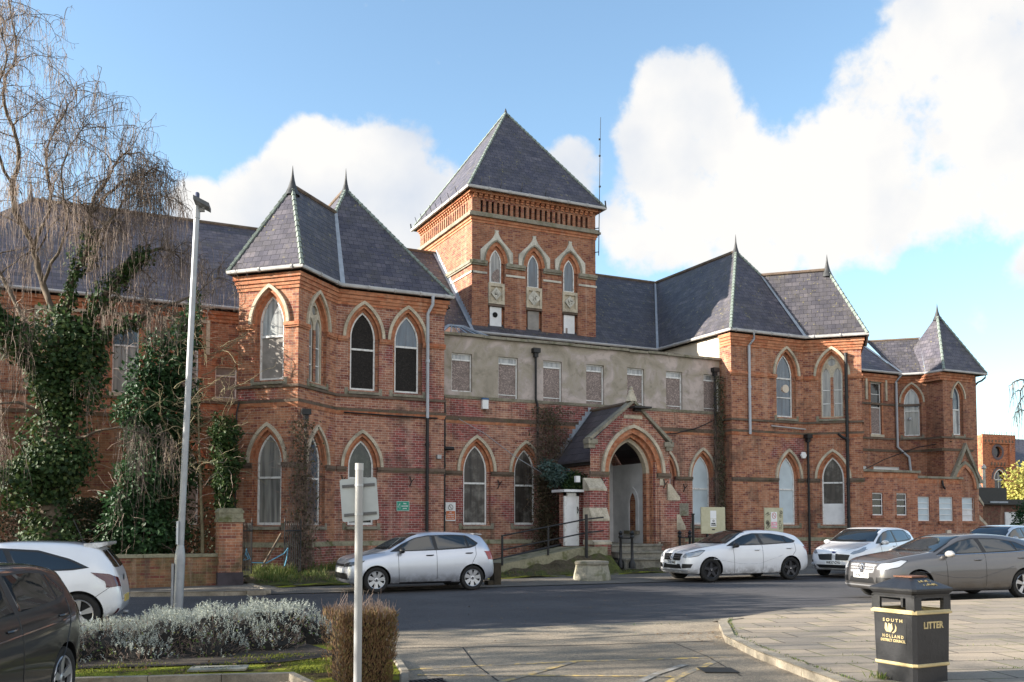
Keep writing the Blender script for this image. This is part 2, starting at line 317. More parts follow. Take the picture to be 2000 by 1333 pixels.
# ------------------------------------------------------------------ mesh builder
class MB:
    def __init__(s): s.v = []; s.f = []; s.mi = []
    def add(s, vs, fs, m=0):
        o = len(s.v); s.v += [Vector(p) for p in vs]
        for f in fs: s.f.append([o + i for i in f]); s.mi.append(m)
    def poly(s, pts, m=0): s.add(pts, [list(range(len(pts)))], m)
    def box(s, x0, x1, y0, y1, z0, z1, m=0):
        s.add([(x0,y0,z0),(x1,y0,z0),(x1,y1,z0),(x0,y1,z0),(x0,y0,z1),(x1,y0,z1),(x1,y1,z1),(x0,y1,z1)],
              [(3,2,1,0),(4,5,6,7),(0,1,5,4),(1,2,6,5),(2,3,7,6),(3,0,4,7)], m)
    def obox(s, o, u, w, n, u0, u1, z0, z1, n0, n1, m=0):
        # box in a wall frame: along u, up w, outward n
        P = lambda a, b, c: o + u * a + w * b + n * c
        vs = [P(u0,z0,n0),P(u1,z0,n0),P(u1,z0,n1),P(u0,z0,n1),P(u0,z1,n0),P(u1,z1,n0),P(u1,z1,n1),P(u0,z1,n1)]
        s.add(vs, [(3,2,1,0),(4,5,6,7),(0,1,5,4),(1,2,6,5),(2,3,7,6),(3,0,4,7)], m)
    def prism(s, pts, vec, m=0):
        n = len(pts); pts = [Vector(p) for p in pts]; vec = Vector(vec)
        s.add(pts + [p + vec for p in pts], [list(range(n))[::-1], list(range(n, 2*n))] + [(i, (i+1)%n, n+(i+1)%n, n+i) for i in range(n)], m)
    def ribbon(s, a, b, closed=False, m=0):
        n = len(a); k = n if closed else n - 1
        s.add(list(a) + list(b), [(i, (i+1)%n, n+(i+1)%n, n+i) for i in range(k)], m)
    def tube(s, pts, r, n=6, m=0, cap=True, r1=None):
        pts = [Vector(p) for p in pts]; L = len(pts); rings = []
        for i, p in enumerate(pts):
            d = (pts[min(i+1, L-1)] - pts[max(i-1, 0)])
            if d.length < 1e-9: d = Vector((0,0,1))
            d.normalize(); a = Vector((0,0,1)) if abs(d.z) < 0.92 else Vector((1,0,0))
            x = d.cross(a).normalized(); y = d.cross(x)
            rr = r[i] if isinstance(r, (list, tuple)) else (r if r1 is None else r + (r1 - r) * i / max(1, L-1))
            rings.append([p + (x * cos(2*pi*k/n) + y * sin(2*pi*k/n)) * rr for k in range(n)])
        vs = [q for R in rings for q in R]; fs = []
        for i in range(L-1):
            for k in range(n): fs.append((i*n+k, i*n+(k+1)%n, (i+1)*n+(k+1)%n, (i+1)*n+k))
        if cap: fs += [list(range(n))[::-1], list(range((L-1)*n, L*n))]
        s.add(vs, fs, m)
    def lathe(s, prof, o=(0,0,0), ax='z', n=20, m=0, cap=True):
        o = Vector(o); vs = []; fs = []; L = len(prof)
        for (r, h) in prof:
            for k in range(n):
                a = 2*pi*k/n; c = (r*cos(a), r*sin(a), h)
                if ax == 'y': c = (r*cos(a), h, r*sin(a))
                if ax == 'x': c = (h, r*cos(a), r*sin(a))
                vs.append(o + Vector(c))
        for i in range(L-1):
            for k in range(n): fs.append((i*n+k, i*n+(k+1)%n, (i+1)*n+(k+1)%n, (i+1)*n+k))
        if cap: fs += [list(range(n))[::-1], list(range((L-1)*n, L*n))]
        s.add(vs, fs, m)
    def build(s, name, mats, parent=None, smooth=None, uv=True, recalc=True, origin=None, weld=False):
        if not isinstance(mats, (list, tuple)): mats = [mats]
        base = Vector(parent['base']) if parent is not None and 'base' in parent else Vector((0,0,0))
        if origin is None:
            lo = Vector((min(v[i] for v in s.v) for i in range(3))); hi = Vector((max(v[i] for v in s.v) for i in range(3)))
            origin = Vector(((lo.x+hi.x)/2, (lo.y+hi.y)/2, lo.z))
        else: origin = Vector(origin)
        me = bpy.data.meshes.new(name)
        me.from_pydata([v - origin for v in s.v], [], s.f)
        for p, i in zip(me.polygons, s.mi): p.material_index = i
        for m in mats: me.materials.append(m)
        if recalc or weld:
            bm = bmesh.new(); bm.from_mesh(me)
            if weld: bmesh.ops.remove_doubles(bm, verts=bm.verts, dist=1e-4)
            if recalc: bmesh.ops.recalc_face_normals(bm, faces=bm.faces)
            bm.to_mesh(me); bm.free()
        if uv and len(me.polygons) < 60000:
            ul = me.uv_layers.new(name='UVMap'); Z = Vector((0,0,1))
            for p in me.polygons:
                n = p.normal
                t = Vector((1,0,0)) if abs(n.z) > 0.97 else Z.cross(n).normalized()
                b = n.cross(t)
                for li in p.loop_indices:
                    c = me.vertices[me.loops[li].vertex_index].co + origin
                    ul.data[li].uv = (c.dot(t), c.dot(b))
        if smooth is not None:
            for p in me.polygons: p.use_smooth = True
            me.set_sharp_from_angle(angle=radians(smooth))
        o = bpy.data.objects.new(name, me); COL.objects.link(o)
        o['base'] = list(origin)
        if parent is not None: o.parent = parent; o.location = origin - base
        else: o.location = origin
        return o

def empty(name, loc, rz=0):
    o = bpy.data.objects.new(name, None); COL.objects.link(o); o.location = loc; o.rotation_euler = (0,0,rz)
    o.empty_display_size = 0.3; o['base'] = list(loc); return o
def tag(o, label, cat, group=None, kind=None):
    if label: o['label'] = label
    if cat: o['category'] = cat
    if group: o['group'] = group
    if kind: o['kind'] = kind
    return o
def struct(o): o['kind'] = 'structure'; return o
def text_mesh(mb, txt, o, u, w, n, size, ux=0.0, wz=0.0, depth=0.004, m=0, align='CENTER', bold=0.0, sx=1.0):
    c = bpy.data.curves.new('lettering', 'FONT'); c.body = txt; c.size = size; c.align_x = align; c.align_y = 'CENTER'; c.offset = bold
    c.extrude = depth / 2; c.resolution_u = 2
    ob = bpy.data.objects.new('lettering', c); COL.objects.link(ob)
    bpy.context.view_layer.update()
    me = bpy.data.meshes.new_from_object(ob.evaluated_get(bpy.context.evaluated_depsgraph_get()))
    mb.add([Vector(o) + u * (v.co.x * sx + ux) + w * (v.co.y + wz) + n * (v.co.z + depth / 2) for v in me.vertices], [list(p.vertices) for p in me.polygons], m)
    bpy.data.objects.remove(ob); bpy.data.curves.remove(c); bpy.data.meshes.remove(me)

# ------------------------------------------------------------------ wall toolkit
AX2 = 34.9                      # the front is symmetrical about x = 17.45
def arch(uc, zs, c, h, k=9):
    R = h + c; a1 = acos(max(-1, min(1, -c / R))); L = []
    for i in range(k + 1):
        t = pi + (a1 - pi) * i / k
        L.append((uc + c + R * cos(t), zs + R * sin(t)))
    return L + [(2 * uc - u, z) for (u, z) in reversed(L[:-1])]
def arch_h(c, h): return sqrt((h + c) ** 2 - c * c)

class Wall:
    def __init__(s, P0, P1, mirror=False):
        if mirror: P0, P1 = (AX2 - P1[0], P1[1]), (AX2 - P0[0], P0[1])
        s.mirror = mirror; s.P0 = Vector((P0[0], P0[1], 0)); d = Vector((P1[0] - P0[0], P1[1] - P0[1], 0))
        s.L = d.length; s.U = d.normalized(); s.N = Vector((s.U.y, -s.U.x, 0)); s.Z = Vector((0,0,1)); s.holes = []; s.mb = MB()
    def u(s, u): return s.L - u if s.mirror else u
    def p(s, u, z, n=0.0): return s.P0 + s.U * u + s.N * n + s.Z * z
    def box(s, mb, u0, u1, z0, z1, n0, n1, m=0): mb.obox(s.P0, s.U, s.Z, s.N, u0, u1, z0, z1, n0, n1, m)
    def hole(s, outline, depth, m=0, closed=True):
        s.holes.append(outline)
        s.mb.ribbon([s.p(u, z) for u, z in outline], [s.p(u, z, -depth) for u, z in outline], True, m)
    def face(s, outline, holes, n=0.0, mb=None, m=0):
        mb = mb or s.mb
        pl = [[Vector((u, z, 0)) for u, z in outline]] + [[Vector((u, z, 0)) for u, z in h] for h in holes]
        tri = tessellate_polygon(pl); pts = [q for l in pl for q in l]
        mb.add([s.p(q.x, q.y, n) for q in pts], tri, m)
    def close(s, z0, z1, name, mat, parent, u0=0, u1=None, outline=None):
        u1 = s.L if u1 is None else u1
        s.face(outline or [(u0, z0), (u1, z0), (u1, z1), (u0, z1)], s.holes)
        return s.mb.build(name, mat, parent, recalc=False)

def ring(mb, w, uc, zs, c, h0, h1, n0, n1=None, m=0, foot=0.0):
    a = arch(uc, zs, c, h0); b = arch(uc, zs, c, h1)
    if foot: a = [(a[0][0], zs - foot)] + a + [(a[-1][0], zs - foot)]; b = [(b[0][0], zs - foot)] + b + [(b[-1][0], zs - foot)]
    mb.ribbon([w.p(u, z, n0) for u, z in a], [w.p(u, z, n0) for u, z in b], False, m)
    if n1 is not None:
        mb.ribbon([w.p(u, z, n0) for u, z in b], [w.p(u, z, n1) for u, z in b], False, m)
        mb.ribbon([w.p(u, z, n0) for u, z in a], [w.p(u, z, n1) for u, z in a], False, m)
        for q, r in ((a[0], b[0]), (a[-1], b[-1])):
            mb.poly([w.p(*q, n0), w.p(*r, n0), w.p(*r, n1), w.p(*q, n1)], m)

def outline(uc, z0, zs, c, h): return [(uc - h, z0)] + arch(uc, zs, c, h) + [(uc + h, z0)]

def inset_frame(mb, w, out, inn, n, d):
    mb.ribbon([w.p(u, z, n) for u, z in out], [w.p(u, z, n) for u, z in inn], True)
    mb.ribbon([w.p(u, z, n) for u, z in inn], [w.p(u, z, n - d) for u, z in inn], True)

def arch_window(w, u, z0, zs, B, up, lo, k=1.0, rail=0.52, brick=BRICK, hood=STONE, lancet=False, sill_m=STONE_D, rails=(), lowwhite=0.0):
    uc = w.u(u); c = 0.65 * k; h = 0.50 * k; hf = 0.41 * k
    o1 = outline(uc, z0, zs, c, h)
    w.hole(o1, 0.11)
    fr = MB(); o2 = outline(uc, z0, zs, c, hf); o3 = [(uc - hf + .052, z0 + .075)] + arch(uc, zs, c, hf - .052) + [(uc + hf - .052, z0 + .075)]
    if not lancet:
        inset_frame(fr, w, o2, o3, -0.155, 0.06)
        zr = z0 + (zs + arch_h(c, hf) - z0) * rail
        w.box(fr, uc - hf + .05, uc + hf - .05, zr - .03, zr + .03, -0.20, -0.148)
        for r_ in rails: w.box(fr, uc - hf + .05, uc + hf - .05, r_ - .022, r_ + .022, -0.20, -0.15)
        win = fr.build('window', WHITE, B, recalc=False)
        top = [(uc - hf + .05, zr)] + [p for p in arch(uc, zs, c, hf - .05) if p[1] > zr] + [(uc + hf - .05, zr)]
        if zr >= zs: top = [(a, b) for a, b in top]
        q = MB(); q.poly([w.p(a, b, -0.185) for a, b in top]); q.build('pane', up, win, recalc=False)
        q = MB(); q.poly([w.p(a, b, -0.189) for a, b in [(uc - hf + .05, z0 + .07 + lowwhite), (uc + hf - .05, z0 + .07 + lowwhite), (uc + hf - .05, zr), (uc - hf + .05, zr)]])
        q.build('board' if lo in (OSB, OSB_D, BOARD_B, BOARD_W, BOARD_G) else 'pane', lo, win, recalc=False)
        if lowwhite:
            q = MB(); w.box(q, uc - hf + .04, uc + hf - .04, z0 + .06, z0 + .07 + lowwhite, -0.20, -0.165); q.build('board', BOARD_W, win)
    else:
        # two lancet lights and a round light cut in a stone tracery plate
        hl = 0.155; off = 0.215; cl = 0.22; zl = zs + 0.02; zm = zs - 0.02
        A1 = outline(uc - off, z0 + .06, zl, cl, hl); A2 = outline(uc + off, z0 + .06, zl, cl, hl)
        rc = zs + arch_h(c, hf) - 0.29; rose = [(uc + .145 * cos(2*pi*i/18), rc + .145 * sin(2*pi*i/18)) for i in range(18)]
        w.face(o2, [A1, A2, rose], -0.13, fr)
        for A in (A1, A2, rose): fr.ribbon([w.p(a, b, -.13) for a, b in A], [w.p(a, b, -.20) for a, b in A], True)
        win = fr.build('window', STONE, B, recalc=False)
        for A in (A1, A2):
            q = MB(); zr = z0 + .06 + (zl - z0) * .62; zr2 = z0 + .06 + (zl - z0) * .30
            ins = [(a * .86 + (sum(t[0] for t in A) / len(A)) * .14, b) for a, b in A]
            inset_frame(q, w, A, ins, -.18, .02)
            ux = [t[0] for t in A]
            for zz in (zr, zr2): w.box(q, min(ux) + .01, max(ux) - .01, zz - .015, zz + .015, -.2, -.175)
            q.build('sash', WHITE, win, recalc=False)
            q = MB(); q.poly([w.p(a, b, -.195) for a, b in A]); q.build('pane', up, win, recalc=False)
        q = MB(); q.poly([w.p(a, b, -.19) for a, b in rose]); q.build('pane', up, win, recalc=False)
        q = MB(); w.box(q, uc - off + hl, uc + off - hl, z0 + .05, zs - .05, -.16, -.115); q.build('mullion', brick, win)
    # brick orders
    ab = MB()
    ring(ab, w, uc, zs, c, h, h + .09 * k, 0.006, 0.0)
    ring(ab, w, uc, zs, c, hf, h, -0.11)
    a = arch(uc, zs, c, hf); ab.ribbon([w.p(x, z, -.11) for x, z in a], [w.p(x, z, -.215) for x, z in a])
    a = arch(uc, zs, c, h - .001); ab.ribbon([w.p(x, z, .003) for x, z in a], [w.p(x, z, -.11) for x, z in a])
    ab.build('brick_arch', BRICK_OR, win, recalc=False)
    j = MB()
    for sg in (-1, 1):
        w.box(j, min(uc + sg * hf, uc + sg * h), max(uc + sg * hf, uc + sg * h), z0, zs, -.215, -.11)
    j.build('jamb', BRICK_OR if False else brick, win)
    hm = MB(); ring(hm, w, uc, zs, c, h + .09 * k, h + .185 * k, 0.075, 0.0)
    hm.build('hood_mould', hood, win, recalc=False)
    sl = MB(); hw = h + 0.11
    pts = [(-.21, z0 + .01), (.02, z0 - .05), (.085, z0 - .055), (.085, z0 - .135), (-.0, z0 - .15), (-.21, z0 - .15)]
    sl.prism([w.p(uc - h + .002, z, n) for n, z in pts], w.U * (2 * h - .004))
    for sg in (-1, 1): w.box(sl, uc + sg * (h + .055) - .055, uc + sg * (h + .055) + .055, z0 - .15, z0 + .06, 0.0, .02)
    sl.build('sill', sill_m, win)
    return uc, h, c

def rect_window(w, u, z0, z1, hw, B, brick=BRICK, frame=WHITE, top=GLASS_PALE, low=OSB, split=0.72, depth=0.10, label_mould=False, sill=None, bars=(), vert=False, skew=0):
    uc = w.u(u); o1 = [(uc - hw, z0), (uc - hw, z1), (uc + hw, z1), (uc + hw, z0)]
    w.hole(o1, depth)
    fr = MB(); t = .045; o3 = [(uc - hw + t, z0 + t), (uc - hw + t, z1 - t), (uc + hw - t, z1 - t), (uc + hw - t, z0 + t)]
    inset_frame(fr, w, o1, o3, -depth + .015, .04)
    zr = z0 + (z1 - z0) * split
    w.box(fr, uc - hw + t, uc + hw - t, zr - .025, zr + .025, -depth - .03, -depth + .018)
    for b in bars: zb = z0 + (z1 - z0) * b; w.box(fr, uc - hw + t, uc + hw - t, zb - .014, zb + .014, -depth - .03, -depth + .012)
    if vert: w.box(fr, uc + .02, uc + .06, z0, zr, -depth - .03, -depth + .016)
    win = fr.build('window', frame, B, recalc=False)
    q = MB(); q.poly([w.p(a, b, -depth - .012) for a, b in [(uc - hw + t, zr), (uc + hw - t, zr), (uc + hw - t, z1 - t), (uc - hw + t, z1 - t)]]); q.build('pane', top, win, recalc=False)
    q = MB(); q.poly([w.p(a, b, -depth - .014) for a, b in [(uc - hw + t, z0 + t), (uc + hw - t, z0 + t), (uc + hw - t, zr), (uc - hw + t, zr)]])
    q.build('board' if low in (OSB, OSB_D, BOARD_B, BOARD_G) else 'pane', low, win, recalc=False)
    if sill:
        q = MB(); w.box(q, uc - hw - .09, uc + hw + .09, z0 - .13, z0 - .002, 0.0, .07); q.build('sill', sill, win)
    if label_mould:
        q = MB(); a, b = hw + .24, hw + .36; zt = z1 + .22
        w.box(q, uc - b, uc + b, zt, zt + .11, 0, .07)
        for sg in (-1, 1):
            x0, x1 = sorted((uc + sg * a, uc + sg * b)); w.box(q, x0, x1, z1 - .85, zt, 0, .06)
        q.build('hood_mould', STONE, win)
        q = MB(); w.box(q, uc - hw, uc + hw, z1, z1 + .11, -.03, .02); q.build('lintel', STONE_D, win)
        q = MB()
        for sg in (-1, 1):
            x0, x1 = sorted((uc + sg * hw, uc + sg * (hw + .10))); w.box(q, x0, x1, z0 - .1, z1, 0.0, .012)
        q.build('jamb', BRICK_OR, win)
    return uc

def offset_path(pts, d, closed=False):
    out = []
    n = len(pts)
    for i in range(n):
        p = Vector(pts[i]).to_2d() if len(pts[i]) == 3 else Vector(pts[i])
        segs = []
        if i > 0 or closed: a = Vector(pts[(i-1) % n][:2]); segs.append((p - a).normalized())
        if i < n - 1 or closed: b = Vector(pts[(i+1) % n][:2]); segs.append((b - p).normalized())
        ns = [Vector((s.y, -s.x)) for s in segs]
        if len(ns) == 1: out.append(p + ns[0] * d)
        else:
            m = (ns[0] + ns[1]); m.normalize(); out.append(p + m * (d / max(.25, m.dot(ns[0]))))
    return out
def band(mb, path, z0, z1, d, m=0, d0=None, back=-0.02):
    # horizontal moulding following a plan path, outward to the right of travel; d at the top, d0 at the bottom
    d0 = d if d0 is None else d0
    a = offset_path(path, back); b = offset_path(path, d); b0 = offset_path(path, d0)
    A0 = [(p.x, p.y, z0) for p in a]; A1 = [(p.x, p.y, z1) for p in a]; B0 = [(p.x, p.y, z0) for p in b0]; B1 = [(p.x, p.y, z1) for p in b]
    mb.ribbon(B0, B1, False, m); mb.ribbon(B1, A1, False, m); mb.ribbon(A0, B0, False, m)
    for i in (0, -1): mb.poly([A0[i], B0[i], B1[i], A1[i]], m)
def MX(path, mirror):
    return [(AX2 - p[0], *p[1:]) for p in reversed(path)] if mirror else path

# ------------------------------------------------------------------ the hospital
HB = tag(empty('hospital_building', (17.45, 29.0, 0.0)), 'long derelict red brick hospital with pointed windows, slate roofs and square tower', 'building')
Apt, Bpt, Cpt, Dpt, Ept = (4.98, 28.39), (6.41, 26.96), (7.95, 28.50), (11.56, 28.50), (11.56, 29.20)
ZU, ZL, SU, SL = 7.49, 3.43, 5.83, 1.62       # springing and sill heights, upper and lower
EAVE = 9.05

def wing(mirror):
    B = HB
    # walls
    w = Wall((6.6, 30.01), Apt, mirror); w.close(0, 8.95, 'side_wall', BRICK, B)
    w = Wall(Apt, Bpt, mirror)
    if not mirror:
        arch_window(w, 1.06, SU, ZU, B, GLASS_PALE, BOARD_G, brick=BRICK)
        arch_window(w, 1.04, SL, ZL, B, GLASS_F, GLASS_F, brick=BRICK)
    else:
        pass
    w.close(0, 8.95, 'bay_wall', BRICK, B)
    w = Wall(Bpt, Cpt, mirror); uu = 1.10
    arch_window(w, uu, SU, ZU, B, GLASS_F, GLASS_F, lancet=True, brick=BRICK)
    if not mirror: arch_window(w, uu, SL, ZL, B, GLASS_B, GLASS_B, brick=BRICK)
    else: arch_window(w, uu + .02, SL, ZL, B, GLASS_M, GLASS_M, rail=.62, brick=BRICK_LOW, lowwhite=.75)
    w.close(0, 8.95, 'bay_wall', BRICK, B)
    w = Wall(Cpt, Dpt, mirror)
    if not mirror:
        arch_window(w, .89, SU, ZU, B, OSB_D, OSB_D, brick=BRICK)
        arch_window(w, 2.35, SU, ZU, B, GLASS_B, OSB_D, brick=BRICK, rail=.60)
        arch_window(w, .86, SL, ZL, B, GLASS_D, GLASS_D, brick=BRICK_LOW, rail=.55)
    else:
        arch_window(w, .89, SU, ZU, B, GLASS_B, GLASS_B, brick=BRICK, rail=.62, rails=(6.62,))
        arch_window(w, .83, SL, ZL, B, BOARD_B, BOARD_B, brick=BRICK_LOW)
    w.close(0, 8.95, 'front_wall', BRICK_LOW if not mirror else BRICK, B)
    w = Wall(Dpt, (11.56, 29.2), mirror); w.close(0, 8.95, 'return_wall', BRICK, B)
    w = Wall((11.56, 29.2), (11.56, 33.3), mirror); w.close(7.6, 8.95, 'return_wall', CREAM, B)
    # mouldings that run round the bay and the front
    path = MX([(5.6, 29.01), Apt, Bpt, Cpt, Dpt, (11.56, 29.1)], mirror)
    m = MB(); band(m, path, 5.60, 5.68, .055); m.build('string_course', STRING, B, recalc=False)
    m = MB(); band(m, path, 5.16, 5.25, .07, d0=.05); m.build('string_course', STRING, B, recalc=False)
    m = MB(); band(m, path, 5.05, 5.16, .045, d0=.015); m.build('string_course', BRICK_OR, B, recalc=False)
    m = MB(); band(m, path, 0, 0.98, .085); m.build('plinth', BRICK_LOW, B, recalc=False)
    m = MB(); band(m, path, 0.98, 1.12, .02, d0=.095); m.build('plinth_course', STONE_M, B, recalc=False)
    for i, (z, d) in enumerate(((8.48, .03), (8.58, .055), (8.68, .09), (8.80, .13))):
        m = MB(); band(m, path, z, z + .125, d); m.build('eaves_course', BRICK_OR, B, recalc=False)
    # imposts between the arches
    def imp(P0, P1, runs, z, mat):
        w = Wall(P0, P1, mirror)
        for a, b in runs:
            m = MB(); a2, b2 = sorted((w.u(a), w.u(b)))
            w.box(m, a2, b2, z - .10, z, -.02, .065); w.box(m, a2, b2, z - .155, z - .10, -.02, .035)
            m.build('impost', mat, B)
    LL = sqrt(2) * 1.43; RL = 2.178; FL = 3.61; e = .50
    if not mirror:
        imp(Apt, Bpt, [(-.03, 1.06 - e), (1.06 + e, LL + .05)], ZU, BRICK_OR)
        imp(Apt, Bpt, [(-.03, 1.04 - e), (1.04 + e, LL + .05)], ZL, STRING)
    else: imp(Apt, Bpt, [(0, LL + .05)], ZU, BRICK_OR)
    imp(Bpt, Cpt, [(-.05, 1.1 - e), (1.1 + e, RL - .03)], ZU, BRICK_OR)
    imp(Bpt, Cpt, [(-.05, 1.1 - e), (1.1 + e, RL - .03)], ZL, STRING)
    imp(Cpt, Dpt, [(.05, .89 - e), (.89 + e, 2.35 - e), (2.35 + e, FL + .03)] if not mirror else [(.05, .89 - e), (.89 + e, FL + .03)], ZU, BRICK_OR)
    imp(Cpt, Dpt, [(.05, .86 - e), (.86 + e, FL + .03)], ZL, STRING)
    # roof
    X = (lambda x: AX2 - x) if mirror else (lambda x: x)
    V = lambda x, y, z: Vector((X(x), y, z))
    ze = EAVE; A_, B_, Vv = V(4.63, 28.39, ze), V(6.41, 26.61, ze), V(8.05, 28.25, ze)
    ap, re = V(6.55, 28.53, 11.98), V(8.40, 30.38, 11.98); mp, me = V(9.0, 31.23, 13.13), V(9.0, 37.1, 13.13)
    f0, f1 = V(6.3, 28.25, ze), V(11.76, 28.25, ze)
    def slope(name, polys, mat):
        m = MB()
        for P in polys: m.poly(P)
        return m.build(name, mat, B, recalc=False)
    k_ = V(9.0 - .0, 31.23, 13.13)
    bl = V(6.30, 30.06, ze)
    slope('bay_roof', [[A_, B_, ap]], SLATE); slope('bay_roof', [[B_, Vv, re, ap]], SLATE_L); slope('bay_roof', [[A_, ap, re, bl]], SLATE)
    slope('front_roof', [[Vv, f1, mp, re]], SLATE)
    slope('side_roof', [[f1, V(11.76, 33.0, ze), me, mp]], SLATE_L)
    slope('side_roof', [[bl, re, mp], [bl, mp, me, V(6.3, 33.0, ze)]], SLATE)
    sf = MB(); sf.poly([p - Vector((0,0,.07)) for p in (A_, B_, Vv, f1, V(11.76, 33, ze), V(6.3, 33, ze), bl)]); sf.build('soffit', SOFFIT, B, recalc=False)
    hip = MB()
    def hipcap(mb, a, b, r=.06):
        n = max(2, int((b - a).length / .22)); 
        for i in range(n):
            p, q = a.lerp(b, i / n), a.lerp(b, (i + 1.12) / n); mb.tube([p, q], r * 1.25, 6, r1=r * .8)
    for a, b in ((A_, ap), (B_, ap), (f1, mp), (re, mp)): hip = MB(); hipcap(hip, a, b); hip.build('hip_tiles', COPPER, B)
    for a, b, r_ in ((mp, me, .085), (ap, re, .075)): rd = MB(); rd.tube([a, b], r_, 7); rd.build('ridge_tiles', STRING, B)
    vl = MB(); d = (re - Vv).normalized(); sd = Vector((1 if not mirror else -1, 0, 0)) * .0
    up_ = Vector((0, -.02, .02)); r_ = Vector((X(1) - X(0), 0, 0)) * .10
    vl.poly([Vv + up_ - r_ * .9 + Vector((0,-.03,.0)), Vv + up_ + r_, re + up_ + r_ * .7, re + up_ - r_ * .7]); vl.build('valley_flashing', LEAD, B, recalc=False)
    for p, s_ in ((ap, .62), (mp, .72)):
        fm = MB(); fm.lathe([(.24, -.32), (.13, -.06), (.07, .16), (.035, .36), (.004, s_)], p + Vector((0,0,.02)), n=8); fm.build('finial', FINIAL, B, smooth=50)
    g = MB(); gp = [A_, B_, Vv, f1, V(11.76, 33.0, ze)]
    g.tube([p + Vector((0,0,-.02)) for p in gp], .065, 8)
    for a, b in zip(gp, gp[1:]):
        n = max(1, int((b - a).length / .9))
        for i in range(1, n + 1): q = a.lerp(b, i / (n + .3)); dd = (b - a).normalized() * .03; g.tube([q - dd + Vector((0,0,-.02)), q + dd + Vector((0,0,-.02))], .078, 8)
    g.build('gutter', GUTTER, B, smooth=40)
wing(False); wing(True)

